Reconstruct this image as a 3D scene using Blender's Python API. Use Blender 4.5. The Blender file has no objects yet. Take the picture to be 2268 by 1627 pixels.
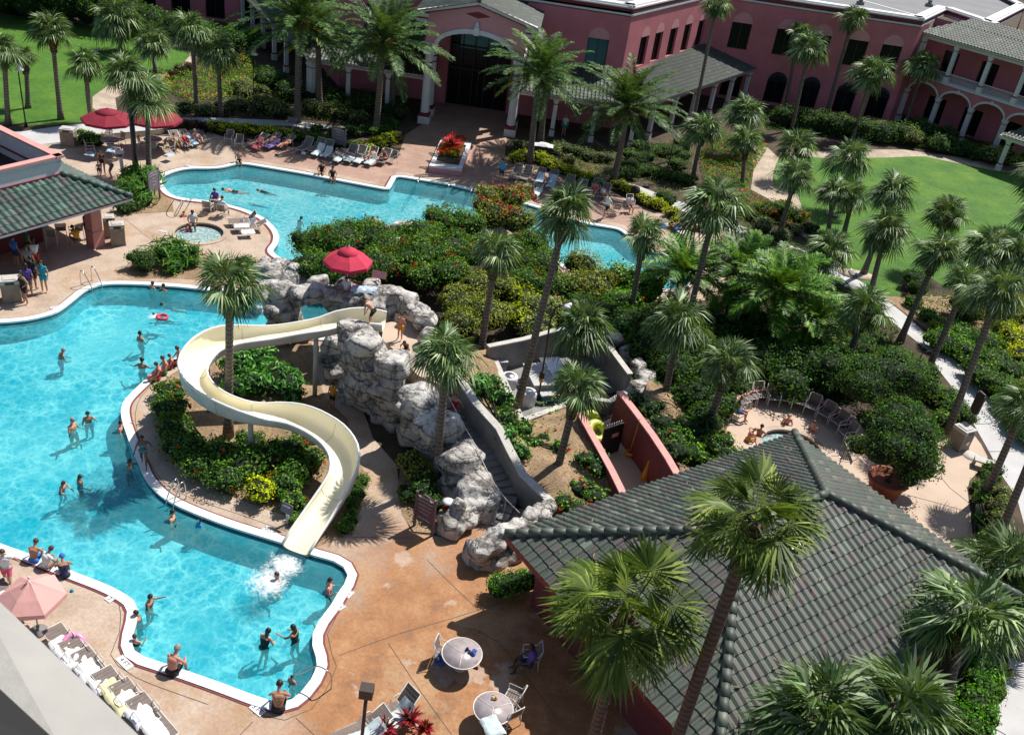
import bpy, bmesh, math, random
import numpy as np
from mathutils import Vector, Matrix
from mathutils.geometry import tessellate_polygon, delaunay_2d_cdt
random.seed(7); rng=np.random.default_rng(7)
SC=bpy.context.scene; COL=SC.collection
F,NX,NY,H=2100.,620.,4200.,25.
CX,CY=1133.5,813.5
_v=np.array([NX-CX,NY-CY]); _D=np.hypot(*_v); TH=math.atan(F/_D)
DI=_v/_D; RI=np.array([DI[1],-DI[0]])
FW=np.array([0,math.cos(TH),-math.sin(TH)]); DN=np.array([0,-math.sin(TH),-math.cos(TH)]); XX=np.array([1.,0,0])
def ray(x,y):
    d=np.array([x-CX,y-CY]); return F*FW+(d@DI)*DN+(d@RI)*XX
def G(x,y,z=0.):
    r=ray(x,y); t=(z-H)/r[2]; return (float(r[0]*t),float(r[1]*t),float(z))
def PX(p):
    v=np.array(p,float)-np.array([0,0,H]); f=v@FW; a=v@XX/f*F; b=v@DN/f*F
    d=a*RI+b*DI; return (CX+d[0],CY+d[1])
def HT(foot,head):
    g=np.array(G(*foot)); best=None
    for h in np.arange(.1,18,.05):
        q=np.array(G(*head,h)); d=np.linalg.norm((q-g)[:2])
        if best is None or d<best[0]: best=(d,h,q)
    return best[1],tuple(best[2])
# ---------- camera, world, light
cam=bpy.data.objects.new('camera',bpy.data.cameras.new('camera')); COL.objects.link(cam)
xw=RI[0]*XX+DI[0]*DN; yw=-(RI[1]*XX+DI[1]*DN); zw=-FW
cam.matrix_world=Matrix(((xw[0],yw[0],zw[0],0),(xw[1],yw[1],zw[1],0),(xw[2],yw[2],zw[2],H),(0,0,0,1)))
cam.data.lens=F/2267*36; cam.data.sensor_width=36; cam.data.clip_start=.05; cam.data.clip_end=2000
cam.data.dof.use_dof=True; cam.data.dof.focus_distance=42; cam.data.dof.aperture_fstop=22
SC.camera=cam
SAZ=math.radians(49); SEL=math.radians(55)
sd=Vector((math.cos(SAZ)*math.cos(SEL),math.sin(SAZ)*math.cos(SEL),math.sin(SEL)))
sun=bpy.data.lights.new('sun','SUN'); sun.energy=5.0; sun.angle=math.radians(.5); sun.color=(1,.95,.87)
so=bpy.data.objects.new('sun',sun); COL.objects.link(so); so.rotation_euler=sd.to_track_quat('Z','Y').to_euler(); so.location=(30,40,60)
W=bpy.data.worlds.new('World'); SC.world=W; W.use_nodes=True; nt=W.node_tree
sky=nt.nodes.new('ShaderNodeTexSky'); sky.sky_type='NISHITA'; sky.sun_disc=False; sky.sun_elevation=SEL; sky.sun_rotation=math.pi/2-SAZ
bg=nt.nodes['Background']; bg.inputs[1].default_value=.078; nt.links.new(sky.outputs[0],bg.inputs[0])
SC.view_settings.view_transform='Standard'; SC.view_settings.look='None'; SC.view_settings.exposure=.3; SC.view_settings.gamma=1
SC.cycles.max_bounces=6; SC.cycles.transparent_max_bounces=12; SC.cycles.caustics_reflective=False; SC.cycles.caustics_refractive=False
# ---------- materials
def lin(h):
    h=h.lstrip('#'); c=[int(h[i:i+2],16)/255 for i in (0,2,4)]
    return tuple((x/12.92 if x<=.04045 else ((x+.055)/1.055)**2.4) for x in c)
class NT:
    def __init__(s,name):
        s.m=bpy.data.materials.new(name); s.m.use_nodes=True; s.t=s.m.node_tree; s.b=s.t.nodes['Principled BSDF']; s.out=s.t.nodes['Material Output']
    def n(s,typ,ins=None,**kw):
        nd=s.t.nodes.new('ShaderNode'+typ)
        for k,v in kw.items(): setattr(nd,k,v)
        for k,v in (ins or {}).items(): s.set(nd,k,v)
        return nd
    def set(s,nd,k,v):
        i=nd.inputs[k]
        if hasattr(v,'bl_idname') or isinstance(v,bpy.types.NodeSocket):
            s.t.links.new(v if isinstance(v,bpy.types.NodeSocket) else v.outputs[0],i)
        elif isinstance(v,(tuple,list)): i.default_value=(tuple(v)+(1,))[:len(i.default_value)]
        else: i.default_value=v
    def co(s): return s.n('TexCoord').outputs['Object']
    def geo(s): return s.n('NewGeometry').outputs['Position']
    def noise(s,scale,det=4,vec=None,rough=.55):
        return s.n('TexNoise',{'Vector':vec if vec is not None else s.geo(),'Scale':scale,'Detail':det,'Roughness':rough})
    def ramp(s,fac,stops):
        r=s.n('ValToRGB',{'Fac':fac}); e=r.color_ramp.elements
        while len(e)<len(stops): e.new(.5)
        for el,(p,c) in zip(e,stops): el.position=p; el.color=(tuple(c)+(1,))[:4] if not isinstance(c,(int,float)) else (c,c,c,1)
        return r
    def mix(s,fac,a,b,bt='MIX'):
        m=s.n('Mix',data_type='RGBA',blend_type=bt); s.set(m,0,fac); s.set(m,6,a); s.set(m,7,b); return m.outputs[2]
    def math(s,op,a,b=0.):
        m=s.n('Math',operation=op); s.set(m,0,a); s.set(m,1,b); return m.outputs[0]
    def bump(s,h,st,dist=.02):
        b=s.n('Bump',{'Height':h,'Strength':st,'Distance':dist}); s.t.links.new(b.outputs[0],s.b.inputs['Normal'])
def simple(name,col,rough=.6,var=.12,vs=3.,bump=.0,bs=20.,metal=0.,spec=.5,alt=None,coat=0.):
    a=NT(name); c=lin(col) if isinstance(col,str) else col
    n=a.noise(vs)
    c2=(lin(alt) if isinstance(alt,str) else alt) if alt is not None else tuple(x*(1-2*var) for x in c)
    r=a.ramp(n.outputs[0],[(.3,c2),(.7,c)])
    a.set(a.b,'Base Color',r.outputs[0]); a.b.inputs['Roughness'].default_value=rough; a.b.inputs['Metallic'].default_value=metal
    a.b.inputs['Specular IOR Level'].default_value=spec
    if coat: a.b.inputs['Coat Weight'].default_value=coat
    if bump: a.bump(a.noise(bs,5).outputs[0],bump)
    return a.m
def leaf(name,c1,c2,c3=None,rough=.45,trans=.25,spec=.5,per='island',gain=1.):
    a=NT(name); g=a.n('NewGeometry'); stops=[(0,lin(c1)),(.6,lin(c2))]
    if c3: stops.append((1,lin(c3)))
    r=a.ramp(g.outputs['Random Per Island'],stops)
    oi=a.n('ObjectInfo'); f=a.math('MULTIPLY_ADD',oi.outputs['Random'],.35); a.set(f.node,2,.8*gain)
    col=a.mix(1.,r.outputs[0],a.n('CombineColor',{0:f,1:f,2:f}),'MULTIPLY')
    cl=a.ramp(a.noise(1.1,4).outputs[0],[(.32,(.62,.66,.6)),(.5,(1,1,1)),(.68,(1.4,1.32,1.15))]); col=a.mix(1.,col,cl.outputs[0],'MULTIPLY')
    a.set(a.b,'Base Color',col); a.b.inputs['Roughness'].default_value=rough; a.b.inputs['Specular IOR Level'].default_value=spec
    tr=a.n('BsdfTranslucent',{'Color':a.mix(.5,col,lin('#7f9a20'))}); mx=a.n('MixShader',{0:trans,1:a.b.outputs[0],2:tr.outputs[0]})
    a.t.links.new(mx.outputs[0],a.out.inputs[0]); return a.m
M={}
M['soil']=simple('soil',(.10,.065,.04),.95,.25,.9,.6,12,alt=(.035,.028,.018))
def m_mulch(nm,c1,c2,c3):
    a=NT(nm); v=a.n('TexVoronoi',{'Vector':a.geo(),'Scale':14.})
    r=a.ramp(a.n('SeparateColor',{0:v.outputs['Color']}).outputs[0],[(0,c1),(.5,c2),(1,c3)])
    n=a.noise(.8,3); c=a.mix(a.ramp(n.outputs[0],[(.35,0.),(.6,.5)]).outputs[0],r.outputs[0],tuple(x*.45 for x in c1))
    a.set(a.b,'Base Color',c); a.b.inputs['Roughness'].default_value=.9; a.bump(v.outputs['Distance'],.6,.03); return a.m
M['mulch']=m_mulch('leaf_mulch',(.30,.19,.10),(.42,.30,.18),(.20,.12,.07))
M['pebble']=m_mulch('pebble',(.50,.40,.30),(.58,.48,.38),(.36,.27,.2))
def m_grass():
    a=NT('lawn'); n=a.noise(.35,5); n2=a.noise(60,2)
    r=a.ramp(n.outputs[0],[(.3,(.045,.155,.006)),(.5,(.075,.215,.008)),(.68,(.125,.26,.012))])
    c=a.mix(.55,r.outputs[0],a.ramp(n2.outputs[0],[(.3,(.35,.4,.3)),(.7,(1.35,1.3,1.2))]).outputs[0],'MULTIPLY')
    c=a.mix(.8,c,a.ramp(a.noise(2.4,5,None,.7).outputs[0],[(.32,(.62,.72,.5)),(.52,(1,1,1)),(.7,(1.35,1.22,1.3))]).outputs[0],'MULTIPLY')
    st=a.n('TexWave',{'Vector':a.geo(),'Scale':.16,'Distortion':3.,'Detail':2.})
    c=a.mix(.12,c,st.outputs[1] if False else a.ramp(st.outputs['Fac'],[(0,(.6,.7,.5)),(1,(1.3,1.2,1))]).outputs[0],'MULTIPLY')
    a.set(a.b,'Base Color',c); a.b.inputs['Roughness'].default_value=.8; a.bump(n2.outputs[0],.9,.06); return a.m
M['lawn']=m_grass()
def m_deck():
    a=NT('deck'); g=a.geo(); sp=a.n('SeparateXYZ',{0:g})
    # old rust-orange water stains: strongest around the near pool corner and beside the pavilion
    d1=a.n('VectorMath',{0:g,1:(1.5,20.5,0)},operation='DISTANCE'); nz=a.noise(.45,5,g,.6)
    m=a.math('SUBTRACT',1.,a.math('DIVIDE',d1.outputs['Value'],11.)); m=a.math('ADD',m,a.math('MULTIPLY',nz.outputs[0],.9))
    mr=a.ramp(m,[(.52,0.),(.88,1.)])
    tan=a.ramp(a.noise(.7,6,g).outputs[0],[(.3,(.36,.26,.19)),(.5,(.47,.37,.29)),(.72,(.52,.42,.34))])
    org=a.ramp(a.noise(.9,7,g,.68).outputs[0],[(.28,(.20,.105,.055)),(.48,(.34,.155,.062)),(.68,(.43,.23,.11))])
    c=a.mix(mr.outputs[0],tan.outputs[0],org.outputs[0])
    st=a.ramp(a.noise(.33,7,g,.7).outputs[0],[(.53,0.),(.58,.45),(.72,.75)])
    c=a.mix(st.outputs[0],c,(.42,.27,.15))
    pl=a.ramp(a.noise(.55,6,a.n('VectorMath',{0:g,1:(13,7,3)},operation='ADD').outputs[0],.55).outputs[0],[(.60,0.),(.63,.55)])
    pm=a.math('MULTIPLY',pl.outputs[0],mr.outputs[0]); c=a.mix(pm,c,(.50,.42,.35))
    sm=a.ramp(a.noise(9,5,g,.7).outputs[0],[(.35,(.82,.80,.78)),(.65,(1.08,1.08,1.08))]); c=a.mix(1.,c,sm.outputs[0],'MULTIPLY')
    a.set(a.b,'Base Color',c); a.b.inputs['Roughness'].default_value=.75; a.bump(a.noise(25,4,g).outputs[0],.25,.01); return a.m
M['deck']=m_deck()
def m_brick(nm,c1,c2,mo,sc=3.2):
    a=NT(nm); g=a.geo(); rt=a.n('Mapping',{'Vector':g,'Rotation':(0,0,.12),'Scale':(1,1,1)})
    b=a.n('TexBrick',{'Vector':rt,'Color1':c1,'Color2':c2,'Mortar':mo,'Scale':sc,'Mortar Size':.028,'Row Height':.36,'Brick Width':.72})
    c=a.mix(.6,b.outputs[0],a.ramp(a.noise(.8,5,g).outputs[0],[(.3,(.65,.6,.6)),(.7,(1.15,1.12,1.1))]).outputs[0],'MULTIPLY')
    a.set(a.b,'Base Color',c); a.b.inputs['Roughness'].default_value=.8; a.bump(b.outputs['Fac'],-.2,.01); return a.m
M['brick']=m_brick('brick_paver',(.40,.25,.19),(.47,.32,.25),(.25,.17,.13))
M['conc']=simple('path_concrete',(.52,.52,.53),.85,.1,.8,.2,30,alt=(.44,.43,.42))
M['plaza']=simple('plaza_concrete',(.56,.43,.33),.85,.1,.6,.2,30,alt=(.47,.36,.28))
M['joint']=simple('joint',(.12,.09,.07),.9)
M['coping']=simple('coping_white',(.82,.83,.82),.5,.06,2.5,.1,30,alt=(.68,.70,.69))
M['redtile']=simple('coping_red_brick',(.22,.045,.05),.6,.2,6)
M['bluetile']=simple('waterline_tile',(.02,.06,.12),.25,.3,20)
M['plaster']=simple('pool_plaster',(.62,.80,.84),.7,.08,.4,0,alt=(.50,.74,.80))
def m_water(nm,tint_d,tint_b,sc,rip,foam=0.,turb=.24,dcol=(.0,.40,.48)):
    a=NT(nm); g=a.geo()
    w=a.noise(sc*.55,3,g); wv=a.n('VectorMath',{0:g,1:a.n('VectorMath',{0:w.outputs['Color'],'Scale':.55/sc*2.2},operation='SCALE').outputs[0]},operation='ADD')
    v1=a.n('TexVoronoi',{'Vector':wv.outputs[0],'Scale':sc},feature='SMOOTH_F1'); v1.inputs['Smoothness'].default_value=.25
    v2=a.n('TexVoronoi',{'Vector':wv.outputs[0],'Scale':sc*2.1},feature='SMOOTH_F1'); v2.inputs['Smoothness'].default_value=.25
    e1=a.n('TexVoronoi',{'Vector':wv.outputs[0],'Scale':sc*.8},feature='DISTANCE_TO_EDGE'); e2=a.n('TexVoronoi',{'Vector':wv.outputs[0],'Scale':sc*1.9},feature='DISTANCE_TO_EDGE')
    l1=a.ramp(e1.outputs['Distance'],[(0.,1.),(.10,.35),(.32,0.)]).outputs[0]; l2=a.ramp(e2.outputs['Distance'],[(0.,.8),(.09,.25),(.28,0.)]).outputs[0]  # bright caustic lines of light, painted into the water tint
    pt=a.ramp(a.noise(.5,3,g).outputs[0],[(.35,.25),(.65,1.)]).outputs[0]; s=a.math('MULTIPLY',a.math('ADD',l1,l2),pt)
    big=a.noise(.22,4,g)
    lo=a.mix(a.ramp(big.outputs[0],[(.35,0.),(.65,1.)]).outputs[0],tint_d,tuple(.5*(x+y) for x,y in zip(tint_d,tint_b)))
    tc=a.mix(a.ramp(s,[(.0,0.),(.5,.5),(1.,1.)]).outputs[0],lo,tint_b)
    tr0=a.n('BsdfTransparent',{'Color':tc}); sc_=a.n('BsdfDiffuse',{'Color':a.mix(.7,tc,dcol)}); tr=a.n('MixShader',{0:turb,1:tr0.outputs[0],2:sc_.outputs[0]})
    hgt=a.noise(sc*2.4,4,g); bp=a.n('Bump',{'Height':hgt.outputs[0],'Strength':rip,'Distance':.12})
    gl=a.n('BsdfGlossy',{'Color':(1,1,1,1),'Roughness':.06,'Normal':bp.outputs[0]})
    fr=a.n('Fresnel',{'IOR':1.33,'Normal':bp.outputs[0]})
    mx=a.n('MixShader',{0:fr.outputs[0],1:tr.outputs[0],2:gl.outputs[0]})
    last=mx
    if foam:
        df=a.n('BsdfDiffuse',{'Color':(.9,.95,.97,1)}); f=a.ramp(a.noise(sc*1.6,6,g,.7).outputs[0],[(.5,0.),(.62,foam)])
        last=a.n('MixShader',{0:f.outputs[0],1:mx.outputs[0],2:df.outputs[0]})
    a.t.links.new(last.outputs[0],a.out.inputs[0]); return a.m
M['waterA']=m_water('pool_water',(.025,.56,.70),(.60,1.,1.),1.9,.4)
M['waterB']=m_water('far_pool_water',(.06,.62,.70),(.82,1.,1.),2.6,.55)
M['waterS']=m_water('spa_water',(.22,.55,.55),(.6,.85,.85),5.,.9,.5,.6,(.38,.60,.58))
def m_foam():
    a=NT('splash_foam'); g=a.co(); n=a.noise(3.5,7,g,.75); d=a.n('VectorMath',{0:g},operation='LENGTH')
    m=a.math('SUBTRACT',n.outputs[0],a.math('MULTIPLY',d.outputs['Value'],.24))
    r=a.ramp(m,[(.16,0.),(.30,.35),(.52,.95)]); tr=a.n('BsdfTransparent'); a.set(a.b,'Base Color',(.93,.97,.98)); a.b.inputs['Roughness'].default_value=.6
    mx=a.n('MixShader',{0:r.outputs[0],1:tr.outputs[0],2:a.b.outputs[0]}); a.t.links.new(mx.outputs[0],a.out.inputs[0]); return a.m
M['foam']=m_foam()
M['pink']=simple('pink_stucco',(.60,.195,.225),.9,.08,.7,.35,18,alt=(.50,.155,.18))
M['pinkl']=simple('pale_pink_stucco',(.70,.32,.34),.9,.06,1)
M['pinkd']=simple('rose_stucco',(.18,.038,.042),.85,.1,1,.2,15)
M['coral']=simple('coral_stucco',(.60,.27,.23),.85,.08,1.2,.2,18)
M['pinkw']=simple('pink_wall_cap',(.68,.33,.30),.8,.1,3)
M['white']=simple('white_paint',(.74,.72,.74),.5,.05,2)
M['trimw']=simple('cream_trim',(.70,.66,.66),.6,.06,2)
M['bright']=simple('roof_coping_white',(.85,.85,.85),.5,.03,1)
M['redtrim']=simple('dark_red_trim',(.20,.02,.03),.6,.1,3)
M['glass']=simple('dark_glass',(.006,.008,.012),.25,.1,2,spec=.15)
M['teal']=simple('teal_glass',(.01,.13,.15),.2,.1,2)
M['awn']=simple('navy_awning',(.012,.016,.03),.7,.1,2)
M['roofflat']=simple('flat_roof_membrane',(.22,.22,.23),.85,.1,.3,alt=(.17,.17,.18))
M['dark']=simple('dark_metal',(.018,.016,.015),.5,.1,5)
M['brownm']=simple('bronze_metal',(.05,.035,.03),.45,.1,5)
M['steel']=simple('stainless_steel',(.55,.55,.56),.25,.05,5,metal=.9)
M['alu']=simple('white_tube',(.70,.68,.64),.35,.05,5)
M['sling']=simple('taupe_sling',(.21,.17,.15),.8,.12,6)
M['concw']=simple('grey_concrete',(.30,.29,.28),.9,.2,1.2,.4,10,alt=(.17,.165,.16))
M['concl']=simple('pale_concrete_cap',(.55,.53,.49),.85,.12,3,.3,15)
def m_tile(nm,c1,c2,c3):
    a=NT(nm); g=a.n('NewGeometry'); r=a.ramp(g.outputs['Random Per Island'],[(0,c1),(.5,c2),(.85,c3),(1,tuple(x*1.8 for x in c2))])
    c=a.mix(.6,r.outputs[0],a.ramp(a.noise(.8,8,None,.7).outputs[0],[(.3,(.55,.5,.55)),(.5,(1,1,1)),(.72,(1.45,1.4,1.3))]).outputs[0],'MULTIPLY')
    a.set(a.b,'Base Color',c); a.b.inputs['Roughness'].default_value=.55; a.bump(a.noise(30,3).outputs[0],.2,.01); return a.m
M['tileG']=m_tile('green_clay_tile',(.035,.075,.062),(.05,.095,.078),(.075,.070,.070))
M['tileP']=m_tile('grey_green_clay_tile',(.068,.085,.070),(.085,.104,.085),(.095,.080,.078))
M['tileB']=m_tile('weathered_tile',(.032,.055,.042),(.052,.075,.055),(.045,.045,.042))
def m_rock():
    a=NT('artificial_rock'); g=a.geo()
    st=a.n('Mapping',{'Vector':g,'Scale':(.7,.7,2.2)})
    n1=a.noise(1.2,7,st.outputs[0],.65); base=a.ramp(n1.outputs[0],[(.30,(.13,.12,.115)),(.42,(.40,.375,.35)),(.58,(.62,.60,.565))])
    v=a.n('TexVoronoi',{'Vector':a.n('VectorMath',{0:g,1:a.n('VectorMath',{0:a.noise(1.5,4,g).outputs['Color'],'Scale':1.9},operation='SCALE').outputs[0]},operation='ADD').outputs[0],'Scale':.45},feature='DISTANCE_TO_EDGE')
    crack=a.ramp(v.outputs['Distance'],[(0.,(.22,.2,.18)),(.012,(.6,.57,.53)),(.03,(1,1,1))])
    c=a.mix(.9,base.outputs[0],crack.outputs[0],'MULTIPLY')
    sk=a.n('Mapping',{'Vector':g,'Scale':(2.2,2.2,.6)}); sp=a.ramp(a.noise(1.6,8,sk.outputs[0],.75).outputs[0],[(.50,0.),(.62,.8)]); c=a.mix(sp.outputs[0],c,(.06,.06,.065))
    wv=a.n('TexWave',{'Vector':g,'Scale':.55,'Distortion':7.,'Detail':5.,'Detail Scale':.9,'Detail Roughness':.6},bands_direction='Z')
    c=a.mix(.85,c,a.ramp(wv.outputs['Fac'],[(0.,(.22,.21,.2)),(.05,(.7,.68,.66)),(.12,(1,1,1))]).outputs[0],'MULTIPLY')
    a.set(a.b,'Base Color',c); a.b.inputs['Roughness'].default_value=.9
    h=a.math('ADD',a.math('MULTIPLY',a.ramp(wv.outputs['Fac'],[(0.,0.),(.15,1.)]).outputs[0],.5),0.) if False else a.math('ADD',a.math('MULTIPLY',a.ramp(v.outputs['Distance'],[(0.,0.),(.05,1.)]).outputs[0],.35),a.math('MULTIPLY',a.noise(2.5,8,st.outputs[0],.7).outputs[0],1.2))
    a.bump(h,1.,.12); return a.m
M['rock']=m_rock()
M['slide']=simple('slide_gelcoat',(.90,.85,.66),.3,.04,.9,spec=.5,alt=(.88,.81,.58),coat=.2)
M['slidew']=simple('slide_rim_white',(.85,.84,.80),.3,.04,1)
M['slideo']=simple('slide_outer_shell',(.60,.56,.52),.6,.12,1.5)
# ---------- mesh helpers
def link(name,me,parent=None):
    o=bpy.data.objects.new(name,me); COL.objects.link(o)
    if parent is not None: o.parent=parent
    return o
def tag(o,label=None,cat=None,group=None,kind=None):
    if label: o['label']=label
    if cat: o['category']=cat
    if group: o['group']=group
    if kind: o['kind']=kind
    return o
def thing(name,label,cat,loc=(0,0,0),rz=0.,group=None):
    o=bpy.data.objects.new(name,None); COL.objects.link(o); o.location=loc; o.rotation_euler=(0,0,rz); o.empty_display_size=.2
    return tag(o,label,cat,group)
class MB:
    def __init__(s): s.v=[]; s.f=[]; s.mi=[]; s.sm=[]
    def add(s,vs,fs,mi=0,sm=False):
        b=len(s.v); s.v+= [tuple(map(float,p)) for p in vs]
        for f in fs: s.f.append(tuple(b+i for i in f)); s.mi.append(mi); s.sm.append(sm)
    def box(s,c,d,rz=0.,mi=0,rx=0.,ry=0.):
        m=Matrix.Translation(c)@Matrix.Rotation(rz,4,'Z')@Matrix.Rotation(rx,4,'X')@Matrix.Rotation(ry,4,'Y')
        vs=[m@Vector((x*d[0]/2,y*d[1]/2,z*d[2]/2)) for x in(-1,1) for y in(-1,1) for z in(-1,1)]
        s.add(vs,[(0,1,3,2),(4,6,7,5),(0,4,5,1),(2,3,7,6),(0,2,6,4),(1,5,7,3)],mi)
    def tube(s,pts,r,seg=8,mi=0,sm=True,cap=True,closed=False):
        P=[Vector(p) for p in pts]; n=len(P); R=r if isinstance(r,(list,tuple)) else [r]*n; rings=[]
        up=None
        for i,p in enumerate(P):
            if closed: t=(P[(i+1)%n]-P[i-1]).normalized()
            else: t=(P[min(i+1,n-1)]-P[max(i-1,0)]).normalized()
            if up is None:
                up=Vector((0,0,1)) if abs(t.z)<.9 else Vector((1,0,0))
            a=t.cross(up).normalized(); b=a.cross(t).normalized(); up=b
            rings.append([p+(a*math.cos(2*math.pi*k/seg)+b*math.sin(2*math.pi*k/seg))*R[i] for k in range(seg)])
        vs=[v for rg in rings for v in rg]; fs=[]
        for i in range(n if closed else n-1):
            j=(i+1)%n
            for k in range(seg): fs.append((i*seg+k,i*seg+(k+1)%seg,j*seg+(k+1)%seg,j*seg+k))
        if cap and not closed: fs.append(tuple(range(seg))[::-1]); fs.append(tuple((n-1)*seg+k for k in range(seg)))
        s.add(vs,fs,mi,sm)
    def lathe(s,prof,c=(0,0,0),seg=20,mi=0,sm=True):
        vs=[];n=len(prof)
        for k in range(seg):
            a=2*math.pi*k/seg
            for r,z in prof: vs.append((c[0]+r*math.cos(a),c[1]+r*math.sin(a),c[2]+z))
        fs=[(k*n+i,((k+1)%seg)*n+i,((k+1)%seg)*n+i+1,k*n+i+1) for k in range(seg) for i in range(n-1)]
        s.add(vs,fs,mi,sm)
    def prism(s,poly,z0,z1,mi=0,top=True,bot=True,mis=None):
        n=len(poly); vs=[(p[0],p[1],z0) for p in poly]+[(p[0],p[1],z1) for p in poly]
        s.add(vs,[(i,(i+1)%n,n+(i+1)%n,n+i) for i in range(n)],mi if mis is None else mis)
        tri=tessellate_polygon([[Vector((p[0],p[1],0)) for p in poly]])
        if top: s.add([(p[0],p[1],z1) for p in poly],[t if _up(poly,t) else t[::-1] for t in tri],mi)
        if bot: s.add([(p[0],p[1],z0) for p in poly],[t if not _up(poly,t) else t[::-1] for t in tri],mi)
    def build(s,name,mats,parent=None):
        me=bpy.data.meshes.new(name); me.from_pydata(s.v,[],s.f)
        for m in (mats if isinstance(mats,(list,tuple)) else [mats]): me.materials.append(m)
        if s.mi and max(s.mi)>0: me.polygons.foreach_set('material_index',s.mi)
        me.polygons.foreach_set('use_smooth',s.sm); me.update(); return link(name,me,parent)
def _up(poly,t):
    a,b,c=[poly[i] for i in t]; return (b[0]-a[0])*(c[1]-a[1])-(b[1]-a[1])*(c[0]-a[0])>0
def npmesh(name,V,Fq,mats,parent=None,mi=None,smooth=False):
    """V (n,3); Fq list of arrays of faces with equal vertex count"""
    me=bpy.data.meshes.new(name); V=np.asarray(V,dtype=np.float32)
    me.vertices.add(len(V)); me.vertices.foreach_set('co',V.ravel())
    loops=np.concatenate([f.ravel() for f in Fq]); tot=np.concatenate([np.full(len(f),f.shape[1]) for f in Fq])
    st=np.concatenate([[0],np.cumsum(tot)[:-1]])
    me.loops.add(len(loops)); me.loops.foreach_set('vertex_index',loops.astype(np.int32))
    me.polygons.add(len(tot)); me.polygons.foreach_set('loop_start',st.astype(np.int32)); me.polygons.foreach_set('loop_total',tot.astype(np.int32))
    for m in mats: me.materials.append(m)
    if mi is not None: me.polygons.foreach_set('material_index',np.asarray(mi,dtype=np.int32))
    if smooth: me.polygons.foreach_set('use_smooth',np.ones(len(tot),bool))
    me.update(calc_edges=True); me.validate(); return link(name,me,parent) if parent is not False else me
def cr(pts,closed=True,step=.35):
    """Catmull-Rom through points (2D or 3D), roughly even steps"""
    P=[np.array(p,float) for p in pts]; n=len(P); out=[]
    rg=range(n) if closed else range(n-1)
    for i in rg:
        if closed: p0,p1,p2,p3=P[i-1],P[i],P[(i+1)%n],P[(i+2)%n]
        else: p0,p1,p2,p3=P[max(i-1,0)],P[i],P[i+1],P[min(i+2,n-1)]
        k=max(1,int(np.linalg.norm(p2-p1)/step))
        for j in range(k):
            t=j/k; out.append(.5*((2*p1)+(-p0+p2)*t+(2*p0-5*p1+4*p2-p3)*t*t+(-p0+3*p1-3*p2+p3)*t**3))
    if not closed: out.append(P[-1])
    return out
def g2(pts,z=0.): return [np.array(G(x,y,z)[:2]) for x,y in pts]
def area(P): return .5*sum(P[i][0]*P[(i+1)%len(P)][1]-P[(i+1)%len(P)][0]*P[i][1] for i in range(len(P)))
def offs(P,d):
    """offset closed polygon outward by d"""
    s=1 if area(P)>0 else -1; n=len(P); out=[]
    for i in range(n):
        t=P[(i+1)%n]-P[i-1]; t=t/(np.linalg.norm(t)+1e-9); out.append(P[i]+np.array([t[1],-t[0]])*d*s)
    return out
def sheet(name,poly,z,mat,holes=(),kind='structure',label=None,cat=None):
    loops=[list(poly)]+[list(h) for h in holes]; loops=[l if area(l)>0 else l[::-1] for l in loops]; flat=[Vector((float(p[0]),float(p[1]))) for l in loops for p in l]; fc=[]; b=0
    for l in loops: fc.append(list(range(b,b+len(l)))); b+=len(l)
    r=delaunay_2d_cdt(flat,[],fc,1,1e-5); m=MB(); keep=[t for t,o in zip(r[2],r[5]) if list(o)==[0]]
    m.add([(p[0],p[1],z) for p in r[0]],keep); o=m.build(name,mat)
    return tag(o,label,cat,kind=kind)
def ribbon(m,pts,w,z,mi=0,closed=False):
    P=[np.array(p[:2],float) for p in pts]; n=len(P); L=[];R=[]
    for i in range(n):
        t=(P[(i+1)%n]-P[i-1]) if closed else (P[min(i+1,n-1)]-P[max(i-1,0)]); t/=np.linalg.norm(t)+1e-9; q=np.array([-t[1],t[0]])*w/2; L.append(P[i]+q); R.append(P[i]-q)
    vs=[(*p,z) for p in L]+[(*p,z) for p in R]; m.add(vs,[(n+i,n+(i+1)%n,(i+1)%n,i) for i in range(n if closed else n-1)],mi)
# ---------- pools, decks, ground
PA=[(-120,722),(0,716),(40,713),(80,707),(125,693),(160,668),(190,645),(232,632),(300,631),(350,634),(398,637),(470,645),(560,655),(600,650),(660,630),(740,640),(780,690),(770,745),(700,748),(600,745),(520,748),(450,765),(400,790),(345,826),(300,865),(274,895),(271,925),(283,965),(295,997),(308,1027),(323,1060),(346,1089),(370,1108),(402,1125),(450,1145),(510,1167),(567,1185),(629,1204),(660,1216),(697,1231),(740,1243),(762,1256),(772,1275),(764,1296),(750,1316),(735,1342),(708,1378),(695,1405),(694,1430),(702,1456),(704,1474),(690,1508),(668,1536),(648,1552),(620,1560),(592,1553),(566,1545),(480,1513),(400,1485),(355,1470),(318,1458),(296,1444),(290,1428),(293,1405),(300,1378),(303,1352),(294,1333),(265,1313),(225,1294),(155,1267),(88,1240),(52,1226),(-20,1200),(-150,1150)]
PB=[(358,395),(359,406),(364,418),(377,432),(405,441),(449,446),(489,452),(521,460),(552,470),(583,485),(605,504),(616,523),(614,540),(604,560),(640,578),(700,560),(780,530),(860,530),(930,520),(1000,500),(1060,490),(1120,500),(1180,540),(1250,590),(1330,620),(1420,640),(1500,640),(1530,620),(1512,594),(1498,580),(1470,567),(1436,556),(1412,543),(1392,527),(1370,510),(1335,503),(1296,496),(1240,478),(1180,458),(1110,440),(1052,424),(992,410),(930,400),(882,393),(873,400),(861,420),(850,420),(770,405),(677,387),(583,371),(545,365),(530,364),(511,368),(489,373),(458,375),(427,375),(396,379),(371,387)]
def sharp(P,idx): return P
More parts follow.
